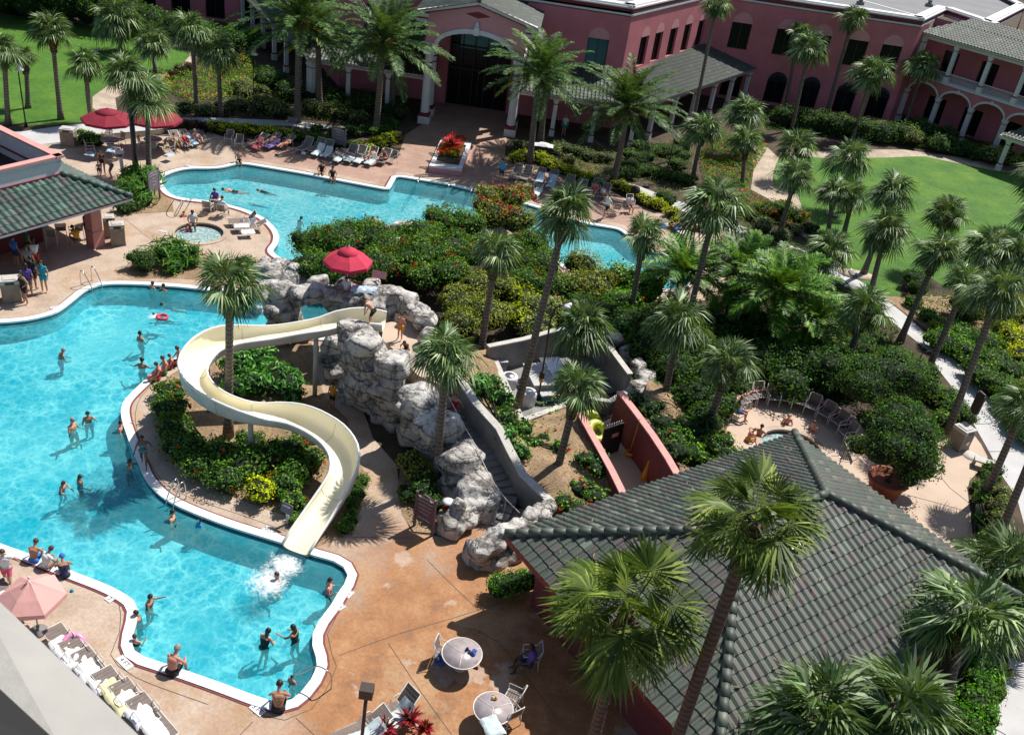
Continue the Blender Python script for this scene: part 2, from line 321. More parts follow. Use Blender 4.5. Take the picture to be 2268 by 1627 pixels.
PAw=cr(g2(PA),True,.3); PBw=cr(g2(PB),True,.3)
def circ(c,r,n=48): return [np.array([c[0]+r*math.cos(2*math.pi*k/n),c[1]+r*math.sin(2*math.pi*k/n)]) for k in range(n)]
S1c=G(441,517); S1r=.5*abs(G(501,517)[0]-G(383,517)[0]); S2c=G(1752,992); S2r=.5*abs(G(1817,990)[0]-G(1690,990)[0])
S1w=circ(S1c,S1r); S2w=circ(S2c,S2r)
ground=sheet('ground',[np.array(p,float) for p in ((-600,-60),(600,-60),(600,900),(-600,900))],0,M['soil'],[PAw,PBw,S1w,S2w])
DECK=[(-900,560),(-300,395),(-60,335),(60,322),(140,318),(200,320),(330,303),(455,290),(490,303),(560,322),(700,335),(880,352),(900,300),(940,272),(950,225),(1160,232),(1122,305),(1117,345),(1145,366),(1230,384),(1340,418),(1420,458),(1500,488),(1600,508),(1670,542),(1690,600),(1620,650),(1540,670),(1420,668),(1330,645),(1250,615),(1180,570),(1120,530),(1060,520),(1000,530),(930,550),(860,560),(780,560),(700,590),(760,610),(800,640),(815,760),(780,850),(815,940),(825,970),(878,1030),(884,1085),(888,1130),(912,1182),(985,1190),(1040,1150),(1100,1130),(1190,1125),(1300,1300),(1500,1400),(1800,1900),(-700,2300)]
Z_D=.03
sheet('pool_deck',g2(DECK),Z_D,M['deck'],[PAw,PBw,S1w])
sheet('brick_terrace',g2([(530,352),(545,318),(600,320),(700,333),(780,338),(880,352),(897,300),(941,272),(950,226),(1160,232),(1123,305),(1116,345),(1143,366),(1230,386),(1335,420),(1420,462),(1470,490),(1440,545),(1400,520),(1385,500),(1340,488),(1296,482),(1240,466),(1180,447),(1110,428),(1060,408),(992,396),(930,388),(879,381),(862,402),(850,408),(770,391),(677,374),(583,358)]),Z_D+.005,M['brick'])
sheet('spa_deck',g2([(1600,900),(1660,865),(1740,862),(1830,885),(1895,925),(1930,980),(1880,1060),(1780,1100),(1640,1040),(1610,960)]),.022,M['plaza'],[S2w])
sheet('plaza',g2([(1850,985),(1900,1000),(2010,985),(2060,960),(2100,945),(2150,955),(2172,985),(2186,1012),(2176,1032),(2146,1065),(2141,1085),(2148,1135),(2156,1222),(2160,1290),(2120,1400),(1800,1300),(1700,1050)]),.026,M['plaza'])
sheet('concrete_path',cr(g2([(1366,397),(1420,415),(1484,440),(1526,454),(1640,500),(1740,540),(1795,560),(1863,597),(1926,637),(2001,695),(2076,763),(2133,814),(2163,847),(2233,935),(2290,1010),(2420,1250),(2300,1400),(2290,1270),(2251,1102),(2216,1050),(2184,990),(2164,955),(2123,877),(2076,817),(2061,782),(1996,730),(1900,652),(1840,617),(1773,555),(1640,520),(1526,474),(1450,445),(1366,410)]),True,2),.018,M['conc'])
sheet('concrete_walk',g2([(2420,1300),(2260,1400),(2228,1470),(2195,1560),(2155,1660),(2120,1760),(2700,1900),(2700,1400)]),.02,M['conc'])
sheet('garden_path',g2([(-400,300),(-100,292),(45,293),(175,275),(375,262),(463,262),(640,268),(720,278),(890,292),(885,300),(720,290),(640,280),(463,276),(330,290),(170,303),(140,316),(60,324),(-60,337),(-300,352)]),.034,M['conc'])
sheet('lawn_left',cr(g2([(-150,5),(0,22),(62,27),(100,32),(208,58),(300,72),(375,88),(425,108),(430,125),(400,155),(363,168),(290,178),(250,190),(222,212),(213,233),(240,256),(200,270),(125,278),(0,277),(-200,290),(-500,290),(-500,60)]),True,1.5),.015,M['lawn'])
sheet('lawn_right',cr(g2([(1712,395),(1725,352),(1760,345),(1840,352),(1925,350),(1975,349),(2050,347),(2100,358),(2200,378),(2267,386),(2500,420),(2700,560),(2500,640),(2290,630),(2190,650),(2100,640),(2040,605),(2008,607),(1995,625),(1993,657),(1950,656),(1933,646),(1870,600),(1800,556),(1782,530),(1815,507),(1780,475),(1765,430),(1730,410)]),True,1.5),.015,M['lawn'])
sheet('pebble_bed',g2([(1668,322),(1700,328),(1724,350),(1710,395),(1714,412),(1735,418),(1768,432),(1784,478),(1822,508),(1795,533),(1772,520),(1745,470),(1700,440),(1662,420),(1668,380)]),.009,M['pebble'])
sheet('gravel_bed',g2([(1728,338),(1840,335),(1925,332),(2000,332),(2100,345),(2267,372),(2500,400),(2500,430),(2267,400),(2200,385),(2050,353),(1925,356),(1840,358),(1730,352)]),.010,M['pebble'])
sheet('gravel_edge',g2([(-50,10),(100,30),(300,70),(430,105),(440,128),(400,165),(300,200),(255,218),(262,262),(240,262),(205,240),(205,215),(240,190),(290,175),(360,165),(395,152),(420,125),(415,110),(300,76),(100,38),(-50,20)]),.018,M['pebble'])
for nm,ps in (('leaf_mulch',[(1100,830),(1160,800),(1290,900),(1380,1090),(1340,1130),(1230,1150),(1180,1080),(1130,1000)]),('leaf_mulch',[(1330,700),(1500,760),(1640,860),(1610,960),(1690,1000),(1640,1050),(1500,1080),(1420,960),(1370,860)]),('leaf_mulch',[(1930,640),(2000,660),(2300,640),(2400,980),(2170,840),(2080,750),(2000,690)])):
    sheet(nm,g2(ps),.006,M['mulch'])
tag(sheet('leaf_mulch',g2([(355,850),(352,900),(366,960),(386,1005),(425,1050),(480,1088),(560,1118),(625,1140),(655,1165),(640,1195),(690,1215),(760,1190),(800,1130),(815,1060),(780,1000),(770,930),(720,880),(700,830),(690,760),(600,765),(500,770),(430,800),(380,830)]),Z_D+.012,M['mulch']),kind='structure')
sheet('leaf_mulch',g2([(890,1010),(880,1085),(890,1140),(915,1178),(985,1184),(985,1060),(960,1010)]),Z_D+.012,M['mulch'])
sheet('leaf_mulch',g2([(255,440),(300,375),(345,385),(380,440),(385,470),(300,475),(262,470)]),Z_D+.012,M['mulch'])
sheet('leaf_mulch',g2([(285,600),(300,560),(400,545),(470,570),(560,600),(580,640),(470,625),(400,618),(300,618)]),Z_D+.012,M['mulch'])
# joints
mj=MB()
for ps in ([(345,845),(312,880),(300,915),(303,950),(320,1000),(345,1048),(375,1078),(420,1102),(500,1130),(560,1150),(635,1178)],[(785,1300),(745,1365),(725,1405),(735,1450),(745,1475),(720,1530),(690,1570),(630,1595),(560,1580)],[(750,1452),(880,1405),(1000,1370),(1110,1335)],[(945,1240),(1005,1300),(1060,1352)],[(860,1425),(930,1530),(1000,1627)],[(655,1590),(720,1650)],[(560,1598),(520,1640)],[(780,1190),(915,1192)],[(270,480),(350,540),(440,560)],[(620,1300),(620,1301)],[(1020,1390),(1100,1420),(1240,1600)],[(215,1305),(262,1330),(265,1400),(245,1450),(300,1500),(460,1560)],[(1840,1010),(1900,1010)],[(2090,1000),(2085,1060),(2140,1110)],[(1985,1090),(2150,1135)]):
    ribbon(mj,cr(g2(ps),False,.5),.022,Z_D+.006)
for ps in ([(1850,612),(1875,600)],[(1950,690),(1985,675)],[(2070,800),(2110,790)],[(2160,940),(2235,935)],[(2190,1000),(2280,1000)],[(2170,900),(2205,895)],[(2220,1480),(2400,1560)],[(2180,1600),(2350,1700)]):
    ribbon(mj,g2(ps),.03,.030)
tag(mj.build('deck_joints',M['joint']),kind='structure')
def pool(nm,P,depth,water,wz=-.10,cop=.40,red=.16,tiles=True):
    m=MB(); n=len(P)
    m.add([(p[0],p[1],-.28) for p in P]+[(p[0],p[1],-depth) for p in P],[(i,(i+1)%n,n+(i+1)%n,n+i) for i in range(n)],0,True)
    tri=tessellate_polygon([[Vector((p[0],p[1],0)) for p in P]]); m.add([(p[0],p[1],-depth) for p in P],[t if _up(P,t) else t[::-1] for t in tri])
    m.add([(p[0],p[1],.02) for p in P]+[(p[0],p[1],-.28) for p in P],[(i,(i+1)%n,n+(i+1)%n,n+i) for i in range(n)],1,True)
    tag(m.build(nm+'_basin',[M['plaster'],M['bluetile']]),kind='structure')
    ins=offs(P,.01); w=MB(); w.add([(p[0],p[1],wz) for p in ins],[t if _up(P,t) else t[::-1] for t in tri]); tag(w.build(nm+'_water',water),kind='structure')
    a=offs(P,-.04); b=offs(P,cop); c=offs(P,cop+red); zt=Z_D+.045; c0=MB()
    vs=[(*p,Z_D-.05) for p in a]+[(*p,zt) for p in a]+[(*p,zt) for p in b]+[(*p,Z_D+.002) for p in b]
    c0.add(vs,[(k*n+i,k*n+(i+1)%n,(k+1)*n+(i+1)%n,(k+1)*n+i) for k in range(3) for i in range(n)],0)
    if area(P)<0: pass
    tag(c0.build(nm+'_coping',M['coping']),kind='structure')
    r=MB(); r.add([(*p,Z_D+.018) for p in b]+[(*p,Z_D+.018) for p in c],[(i,(i+1)%n,n+(i+1)%n,n+i) for i in range(n)])
    tag(r.build(nm+'_brick_edge',M['redtile']),kind='structure')
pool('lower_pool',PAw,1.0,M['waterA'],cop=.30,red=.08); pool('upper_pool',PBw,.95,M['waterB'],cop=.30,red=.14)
def spa(nm,P,label):
    n=len(P); m=MB()
    m.add([(p[0],p[1],.03) for p in P]+[(p[0],p[1],-.75) for p in P],[(i,(i+1)%n,n+(i+1)%n,n+i) for i in range(n)],0,True); m.add([(*p,-.75) for p in P],[tuple(range(n))],1)
    tag(m.build(nm+'_basin',[M['redtile'],M['plaster']]),kind='structure')
    w=MB(); w.add([(*p,-.16) for p in P],[tuple(range(n))]); tag(w.build(nm+'_water',M['waterS']),kind='structure')
    a=offs(P,-.02); b=offs(P,.28); c=MB(); c.add([(*p,-.02) for p in a]+[(*p,.075) for p in a]+[(*p,.075) for p in b]+[(*p,.03) for p in b],[(k*n+i,k*n+(i+1)%n,(k+1)*n+(i+1)%n,(k+1)*n+i) for k in range(3) for i in range(n)])
    tag(c.build(nm+'_coping',M['deck']),kind='structure')
spa('spa',S1w,''); spa('garden_spa',S2w,'')
# ---------- tile roofs
def tile_plane(poly,tw=.30,co=.42,h=.07,step=.035,overh=0.):
    """poly: 3D corners, first edge = eave. returns bmesh verts/faces clipped"""
    P=[Vector(p) for p in poly]; u=(P[1]-P[0]).normalized(); nrm=None
    for q in P[2:]:
        c=u.cross(q-P[0])
        if c.length>1e-3: nrm=c.normalized(); break
    if nrm.z<0: nrm=-nrm
    v=nrm.cross(u).normalized()
    if v.z<0: v=-v
    us=[(q-P[0]).dot(u) for q in P]; vs=[(q-P[0]).dot(v) for q in P]
    u0,u1,v1=min(us),max(us),max(vs); bm=bmesh.new(); S=6
    nr=int(math.ceil(v1/co)); nc=int(math.ceil((u1-u0)/tw))
    for r in range(nr):
        for c in range(nc):
            row=[]
            j=random.uniform(-.006,.006)
            for k in range(S+1):
                s=k/S; hh=h*math.sin(math.pi*min(1,s*1.35))**.7 if s<.74 else 0.
                uu=u0+(c+s)*tw
                a=P[0]+u*uu+v*(r*co-.03)+nrm*(hh+step+j); b=P[0]+u*uu+v*((r+1)*co)+nrm*(hh+.002)
                lo=P[0]+u*uu+v*(r*co-.03)+nrm*(hh-.02)
                row.append((bm.verts.new(lo),bm.verts.new(a),bm.verts.new(b)))
            for k in range(S):
                bm.faces.new((row[k][1],row[k+1][1],row[k+1][2],row[k][2])); bm.faces.new((row[k][0],row[k+1][0],row[k+1][1],row[k][1]))
    n=len(P); cen=sum(P,Vector())/n
    for i in range(1,n):
        a,b=P[i],P[(i+1)%n]; e=(b-a); pn=e.cross(Vector((0,0,1))).normalized() if Vector((e.x,e.y,0)).length>1e-4 else None
        if pn is None: continue
        if (cen-a).dot(pn)>0: pn=-pn
        bmesh.ops.bisect_plane(bm,geom=bm.verts[:]+bm.edges[:]+bm.faces[:],plane_co=a,plane_no=pn,clear_outer=True)
    return bm
def tile_part(name,poly,mat,parent,**k):
    bm=tile_plane(poly,**k); me=bpy.data.meshes.new(name); bm.to_mesh(me); bm.free(); me.materials.append(mat); return link(name,me,parent)
def ridge(name,a,b,mat,parent,r=.15,seg=.42):
    a=Vector(a);b=Vector(b);n=max(2,int((b-a).length/seg)); m=MB(); d=(b-a)/n
    for i in range(n):
        p=a+d*i; m.tube([p-d*.08,p+d*1.02],[r*1.12,r*.94],8)
    return m.build(name,mat,parent)
# ---------- pavilion (own base frame)
pc=Vector((9.73,25.3,0)); pu=Vector((.788,.616,0)); pv=Vector((.616,-.788,0)); HU,HV,ZE,ZA=7.4,5.25,3.0,5.45
def pp(a,b,z=0.): return pc+pu*a+pv*b+Vector((0,0,z))
pav=thing('pavilion','pink walled poolside pavilion under a large hipped roof of grey green clay tiles','pavilion')
Lc,Tc,Rc,Bc=pp(-HU,-HV,ZE),pp(HU,-HV,ZE),pp(HU,HV,ZE),pp(-HU,HV,ZE); A2,A1=pp(-(HU-HV),0,ZA),pp(HU-HV,0,ZA)
for q in ([Lc,Tc,A1,A2],[Tc,Rc,A1],[Rc,Bc,A2,A1],[Bc,Lc,A2]): tile_part('roof',q,M['tileP'],pav)
for a,b in ((Lc,A2),(Bc,A2),(Tc,A1),(Rc,A1),(A2,A1)): ridge('ridge_cap',a+Vector((0,0,.09)),b+Vector((0,0,.09)),M['tileP'],pav)
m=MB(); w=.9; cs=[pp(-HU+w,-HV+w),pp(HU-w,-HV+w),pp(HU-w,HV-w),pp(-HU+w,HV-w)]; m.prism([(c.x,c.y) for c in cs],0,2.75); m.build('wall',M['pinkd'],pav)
m=MB(); k=.04
for a,b in ((Lc,Tc),(Tc,Rc),(Rc,Bc),(Bc,Lc)):
    c=(a+b)/2; d=b-a; m.box((c.x,c.y,ZE-.13),(d.length+.02,.05,.22),math.atan2(d.y,d.x))
m.build('fascia',M['redtrim'],pav)
m=MB(); cs=[pp(-HU+k,-HV+k),pp(HU-k,-HV+k),pp(HU-k,HV-k),pp(-HU+k,HV-k)]; m.prism([(c.x,c.y) for c in cs],2.78,2.84); m.build('soffit',M['white'],pav)
vp=G(1752,1215,4.75); m=MB(); m.box(vp,(.55,.42,.5),.6); m.box((vp[0],vp[1],vp[2]+.29),(.66,.52,.07),.6); m.build('roof_vent',M['white'],pav)
lr=random.Random(4); V=[];Q=[]
for i in range(150):
    a=lr.uniform(-HU,HU)*.97; b=lr.uniform(-HV,HV)*.97; z=ZE+(ZA-ZE)*min(HU-abs(a),HV-abs(b))/HV+.115; p=pp(a,b,z); an=lr.uniform(0,6.28); l=lr.uniform(.05,.16); w_=lr.uniform(.012,.03); d=Vector((math.cos(an),math.sin(an),lr.uniform(-.2,.2)))*l; s=Vector((-math.sin(an),math.cos(an),0))*w_; k=len(V); V+=[p-d,p+s,p+d,p-s]; Q.append((k,k+1,k+2,k+3))
m=MB(); m.add(V,Q); tag(m.build('leaf_litter',simple('dry_litter',(.38,.26,.13),.9,.4,30)),'dry palm litter scattered over the pavilion roof tiles','litter',kind='stuff')
# ---------- bar building
bE=Vector((-22.0,47.5,0)); ba=Vector((-.49,-.872,0)); bb=Vector((-.866,.5,0))
def bp(a,b,z=0.): return bE+ba*a+bb*b+Vector((0,0,z))
bar=thing('bar_building','open sided poolside bar with green tile roof around a sunken roof well','bar building',bp(6,5,0)); bar.location=(0,0,0)
ZE2,ZT,WD,LN=3.0,4.15,2.5,16.
c0,c1,c2,c3=bp(0,0,ZE2),bp(LN,0,ZE2),bp(LN,11,ZE2),bp(0,11,ZE2); i0,i1,i2,i3=bp(WD,WD,ZT),bp(LN-WD,WD,ZT),bp(LN-WD,11-WD,ZT),bp(WD,11-WD,ZT)
for q in ([c0,c1,i1,i0],[c3,c0,i0,i3]): tile_part('roof',q,M['tileG'],bar,tw=.36,co=.46,h=.09)
ridge('ridge_cap',c0+Vector((0,0,.1)),i0+Vector((0,0,.1)),M['tileG'],bar,r=.15)
m=MB()
for a,b in ((c0,c1),(c0,c3)):
    c=(a+b)/2; d=b-a; m.box((c.x,c.y,ZE2-.10),(d.length+.06,.06,.12),math.atan2(d.y,d.x),0); m.box((c.x,c.y,ZE2+.0),(d.length+.1,.1,.07),math.atan2(d.y,d.x),1)
m.build('fascia',[M['trimw'],M['redtrim']],bar)
m=MB(); 
for a,b in ((i0,i1),(i1,i2),(i2,i3),(i3,i0)):
    c=(a+b)/2; d=b-a; rz=math.atan2(d.y,d.x); m.box((c.x,c.y,ZT-.4+.7),(d.length+.2,.22,1.4),rz,0); m.box((c.x,c.y,ZT+1.02),(d.length+.5,.42,.12),rz,1); m.box((c.x,c.y,ZT+.05),(d.length+.34,.32,.1),rz,2); m.box((c.x,c.y,ZT+.72),(d.length+.34,.3,.06),rz,0)
m.build('parapet',[M['trimw'],M['pinkw'],M['redtrim']],bar)
m=MB(); m.prism([(q.x,q.y) for q in (i0,i1,i2,i3)],ZT-.5,ZT-.4); m.build('roof_well',M['dark'],bar)
m=MB(); m.prism([(q.x,q.y) for q in (bp(.1,.1),bp(LN-.1,.1),bp(LN-.1,10.9),bp(.1,10.9))],2.82,2.9); m.build('ceiling',M['redtrim'],bar)
for a,b,l in ((1.5,1.5,1),(9.8,1.5,1),(1.5,8.5,1),(15,1.5,1)):
    p=bp(a,b); m=MB(); m.box((p.x,p.y,1.42),(.62,.62,2.8),math.atan2(ba.y,ba.x)); m.box((p.x,p.y,.5),(.70,.70,1.0),math.atan2(ba.y,ba.x)); m.build('pillar',M['coral'],bar)
m=MB(); rz=math.atan2(ba.y,ba.x)
p=bp(7,6); m.box((p.x,p.y,1.4),(10,.3,2.8),rz); p=bp(6.5,3.9); m.box((p.x,p.y,.55),(6.5,.5,1.1),rz,1); m.box((p.x,p.y,1.14),(6.8,.8,.07),rz,2); m.build('bar_counter',[M['redtrim'],M['pinkd'],M['brownm']],bar)
p=bp(9,6.5); au=thing('air_conditioner','white boxy air conditioning unit inside the bar roof well','air conditioner',(p.x,p.y,ZT-.4),rz)
m=MB(); m.box((0,0,.55),(1.5,1.1,1.1)); m.box((0,0,1.13),(1.6,1.2,.06)); m.build('housing',M['white'],au); m=MB(); 
for q in range(7): m.box((.78,0,.2+.12*q),(.03,.9,.05))
m.lathe([(.05,1.17),(.4,1.17),(.42,1.24),(.36,1.26),(.05,1.2)],(0,0,0),16); m.build('grille',M['dark'],au)
p=bp(8.4,9.0); au=thing('roof_fan','round white exhaust fan drum at the left edge of the bar roof','exhaust fan',(p.x,p.y,ZT-.4)); m=MB(); m.lathe([(0,0),(.42,0),(.42,.75),(.5,.78),(.5,.86),(.36,.9),(.36,.6),(0,.6)]); m.build('drum',M['white'],au)
# ---------- hotel
hotel=thing('hotel_building','long two storey pink stucco hotel wing with arched windows, colonnades and gabled entrance','hotel',(-6.7,80,0)); hotel.location=(0,0,0)
def arch(u,z,w,n=10): return [(u+w/2*math.cos(math.pi*k/n),z+w/2*math.sin(math.pi*k/n)) for k in range(n+1)]
def facade(P0,P1,z1,holes,parent,mat=None,name='wall',z0=-.05,dep=.28,glassm=None):
    P0=Vector((*P0,0));P1=Vector((*P1,0)); u=(P1-P0).normalized(); n=Vector((-u.y,u.x,0)); L=(P1-P0).length
    def q(a,z,d=0.): return P0+u*a+n*d+Vector((0,0,z))
    loops=[[(0,z0),(L,z0),(L,z1),(0,z1)]]+holes; flat=[p for l in loops for p in l]
    tri=tessellate_polygon([[Vector((a,b,0)) for a,b in l] for l in loops]); m=MB(); m.add([q(a,z) for a,z in flat],tri)
    for l in holes:
        k=len(l); m.add([q(a,z) for a,z in l]+[q(a,z,dep) for a,z in l],[(i,(i+1)%k,k+(i+1)%k,k+i) for i in range(k)])
    m.build(name,mat or M['pink'],parent)
    for l in holes:
        a0,a1=min(a for a,z in l),max(a for a,z in l); b0,b1=min(z for a,z in l),max(z for a,z in l)
        g=MB(); g.add([q(a,z,dep-.02) for a,z in l],[tuple(range(len(l)))]); w=g.build('window',glassm or M['glass'],parent)
        f=MB(); c=(a0+a1)/2
        for a in (a0+.04,c,a1-.04): f.box(q(a,(b0+b1)/2,dep-.06),(.05,.04,(b1-b0) if a==c else (b1-b0)*.8),math.atan2(u.y,u.x))
        f.box(q(c,b0+.04,dep-.06),(a1-a0,.04,.06),math.atan2(u.y,u.x)); f.build('frame',M['brownm'],w)
    return q,math.atan2(u.y,u.x)
def rect(a,b,w,h): return [(a,b),(a+w,b),(a+w,b+h),(a,b+h)]
def archwin(c,w=2.0): return [(c-w/2,.25),(c+w/2,.25)]+arch(c,2.4,w)[0:]
def wallset(P0,P1,cs,low=True,w=2.0):
    hs=[rect(c-w/2,5.0,w,2.5) for c in cs]+([archwin(c+.35) for c in cs] if low else [])
    q,rz=facade(P0,P1,9.7,hs,hotel)
    for c in cs:
        m=MB(); m.add([q(a,z,-.012) for a,z in arch(c,7.52,w)],[tuple(range(11))]); m.build('arch_panel',M['pinkl'],hotel)
        if low:
            m=MB(); N=8 # rounded canvas awning over the lower half round window
            vs=[];fs=[]
            for i in range(N+1):
                a=math.pi*i/N
                for j in range(5):
                    b=math.pi/2*j/4; vs.append(q(c+.35+1.02*math.cos(a)*math.cos(b)**.5 if j<4 else c+.35+1.02*math.cos(a)*.0,2.35+1.05*math.sin(a)*(1-.25*j/4) if j<4 else 2.35+1.05*math.sin(a)*.7,-.02-.42*math.sin(b)*math.sin(a)))
            for i in range(N):
                for j in range(4): fs.append((i*5+j,(i+1)*5+j,(i+1)*5+j+1,i*5+j+1))
            m.add(vs,fs); m.build('awning',M['awn'],hotel)
    return q,rz
mx=lambda x:-13.4-x
Wc=[(5.5,83.4),(14.2,99.6),(34.7,99.9)]
wallset(Wc[1],Wc[2],[3.3,7.85,11.3,15.05,18.45]); wallset(Wc[0],Wc[1],[3.6,6.6,9.9,13.2,16.6],False,1.7)
wallset((mx(14.2),99.6),(mx(5.5),83.4),[3.6,6.9,10.2,13.5],False,1.7); wallset((-75,99.9),(mx(14.2),99.6),[3+3.6*i for i in range(12)])
facade((5.5-8.7,83.4),(5.5,83.4),9.7,[rect(5.4,5.,1.8,2.4)],hotel,glassm=M['teal']); facade((mx(5.5),83.4),(mx(-3.2),83.4),9.7,[rect(2.,5.,1.8,2.4),rect(5.4,5.,1.8,2.4)],hotel,glassm=M['teal'])
m=MB(); m.add([(-3.2+5.4+.9+.9*math.cos(math.pi*k/10),83.385,7.42+.9*math.sin(math.pi*k/10)) for k in range(11)],[tuple(range(11))]); m.build('arch_panel',M['pinkl'],hotel)
roofline=[(-75,99.9),(mx(14.2),99.6),(mx(5.5),83.4),(5.5,83.4),(14.2,99.6),(34.7,99.9),(40,109.5),(42.8,103.8),(53,121),(53,170),(-75,170)]
m=MB(); m.prism(roofline,9.5,9.9); m.build('flat_roof',M['roofflat'],hotel)
m=MB()
for a,b in zip(roofline[:-2],roofline[1:-1]):
    a=Vector((*a,0));b=Vector((*b,0)); d=b-a; u=d.normalized(); n=Vector((-u.y,u.x,0)); rz=math.atan2(d.y,d.x); c=(a+b)/2; L=d.length
    for off,z,hh,t,mi in ((-.08,9.66,.16,.5,0),(-.0,9.95,.42,.4,1),(-.12,10.22,.12,.7,0),(.08,10.36,.16,.9,2)):
        q=c+n*(t/2+off-.0); m.box((q.x,q.y,z),(L+(.35 if mi!=1 else .12),t,hh),rz,mi)
m.build('cornice',[M['trimw'],M['redtrim'],M['bright']],hotel)
for k,(x,y) in enumerate(((28,112),(36.5,115),(39,112),(30,106),(44,122))):
    m=MB(); m.box((x,y,10.05),(.7,.5,.3)); m.lathe([(0,.15),(.2,.15),(.2,.45),(.3,.5),(0,.6)],(x,y,10.)); m.build('roof_hatch',M['roofflat'],hotel)
m=MB(); ribbon(m,[(22,101.5),(50,160)],.3,9.93); ribbon(m,[(36,104),(10,130)],.3,9.93); m.build('roof_seam',M['bright'],hotel)
def column(x,y,z0,z1,w=.34,rz=0.):
    m=MB(); m.box((x,y,(z0+z1)/2),(w,w,z1-z0),rz); h=z1-z0
    m.box((x,y,z0+.28),(w+.1,w+.1,.56),rz); m.box((x,y,z0+.62),(w+.12,w+.12,.1),rz,1); m.box((x,y,z1-.42),(w+.05,w+.05,.06),rz,1); m.box((x,y,z1-.12),(w+.12,w+.12,.18),rz)
    return m.build('column',[M['white'],M['redtrim']],hotel)
def colon(P0,P1,n,Wa,Wb,first=True):
    """colonnade along eave P0->P1 with lean-to roof up to wall line Wa->Wb"""
    P0=Vector((*P0,0));P1=Vector((*P1,0)); d=P1-P0; u=d.normalized(); rz=math.atan2(d.y,d.x); L=d.length; nn=Vector((-u.y,u.x,0))
    for i in range(n+1):
        p=P0+u*(L*i/n)+nn*.45
        if first or i>0: column(p.x,p.y,0,3.15,rz=rz)
    c=P0+d/2; m=MB(); q=c+nn*.45; m.box((q.x,q.y,3.22),(L+.1,.36,.24),rz,0); q=c+nn*.12; m.box((q.x,q.y,3.44),(L+.3,.3,.2),rz,0); q=c+nn*.1; m.box((q.x,q.y,3.33),(L+.2,.22,.05),rz,1); m.build('beam',[M['trimw'],M['redtrim']],hotel)
    e=[P0-nn*.1+Vector((0,0,3.55)),P1-nn*.1+Vector((0,0,3.55)),Vector((*Wb,5.0)),Vector((*Wa,5.0))]
    tile_part('colonnade_roof',e,M['tileB'],hotel,tw=.32,co=.45,h=.08)
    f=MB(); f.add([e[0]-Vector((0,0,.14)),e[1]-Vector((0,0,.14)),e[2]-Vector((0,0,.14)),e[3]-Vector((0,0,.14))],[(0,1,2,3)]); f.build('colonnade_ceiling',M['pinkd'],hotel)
colon((-3.0,78.3),(7.0,78.3),3,(-3.0,83.4),(5.5,83.4)); colon((7.0,78.3),(19.7,98.9),6,(5.5,83.4),(14.2,99.6),False)
colon((-20.4,78.3),(-10.4,78.3),3,(-18.9,83.4),(-10.4,83.4)); colon((-33,98.9),(-20.4,78.3),6,(-27.6,99.6),(-18.9,83.4))
# entrance portico
px0,px1,py0,py1=-10.3,-3.1,76.9,83.2; xm=(px0+px1)/2
def bigcol(x,y):
    m=MB(); m.lathe([(.36,.9),(.33,6.0)],(x,y,0),16); m.box((x,y,.3),(.95,.95,.6)); m.box((x,y,.72),(.86,.86,.25),0,1); m.lathe([(.36,4.5),(.37,4.56),(.36,4.6)],(x,y,0),16,1); m.lathe([(.36,4.95),(.37,5.0),(.36,5.05)],(x,y,0),16,1); m.box((x,y,6.1),(.85,.85,.9)); m.build('column',[M['white'],M['redtrim']],hotel)
for x in (px0,px1):
    bigcol(x,py0+.3); bigcol(x,py0+2.6)
w=px1-px0
ar=[(xm-2.95+5.9*(1-math.cos(math.pi*k/14))/2, 6.45+1.25*math.sin(math.pi*k/14)) for k in range(15)]
out=[(px0-.35,6.2)]+[(ar[0][0],6.2)]+ar+[(ar[-1][0],6.2)]+[(px1+.35,6.2),(px1+.35,8.9),(xm,10.0),(px0-.35,8.9)]
m=MB()
for yy in (py0,py0+.45):
    tri=tessellate_polygon([[Vector((a,b,0)) for a,b in out]]); m.add([(a,yy,b) for a,b in out],tri)
k=len(out); m.add([(a,py0,b) for a,b in out]+[(a,py0+.45,b) for a,b in out],[(i,(i+1)%k,k+(i+1)%k,k+i) for i in range(k)])
for x in (px0-.35,px1+.35): m.box((x+(.2 if x<xm else -.2),(py0+py1)/2+.25,7.6),(.36,py1-py0-.5,2.55))
m.build('portico_wall',M['coral'] if 0 else M['pinkl'],hotel)
m=MB(); n=len(ar); o2=[(xm+(a-xm)*1.10,6.45+(b-6.45)*1.3) for a,b in ar]; z=py0-.12
m.add([(a,z,b) for a,b in ar]+[(a,z,b) for a,b in o2]+[(a,z+.2,b) for a,b in ar]+[(a,z+.2,b) for a,b in o2],[(i,i+1,n+i+1,n+i) for i in range(n-1)]+[(i,i+1,2*n+i+1,2*n+i) for i in range(n-1)]+[(n+i,n+i+1,3*n+i+1,3*n+i) for i in range(n-1)])
m.box((xm,py0-.14,7.95),(.42,.3,.6)); m.lathe([(0,0),(.16,.03),(.2,.18),(.12,.3),(.16,.36),(0,.5)],(xm,py0-.14,8.22),10); m.build('arch_trim',M['white'],hotel)
m=MB(); d=.5; m.add([(xm-1.,py0-.02,9.15),(xm,py0-.02,8.9),(xm+1.,py0-.02,9.15),(xm,py0-.02,9.42)],[(0,1,2,3)]); m.build('gable_diamond',M['redtrim'],hotel)
m=MB()
for s in (-1,1):
    a=Vector((xm,py0-.15,10.1)); b=Vector((xm+s*4.7,py0-.15,8.85)); d=b-a; c=(a+b)/2; m.box(c,(d.length,.4,.22),0,0,0,-math.atan2(d.z,d.x)); m.box(c-Vector((0,-.03,.17)),(d.length,.3,.1),0,1,0,-math.atan2(d.z,d.x))
    x=xm+s*4.35; m.box((x,py0+.15,8.62),(1.1,.9,.26),0,0); m.box((x,py0+.15,8.42),(.95,.8,.14),0,1); m.box((x,py0+.2,8.22),(.8,.7,.26),0,0)
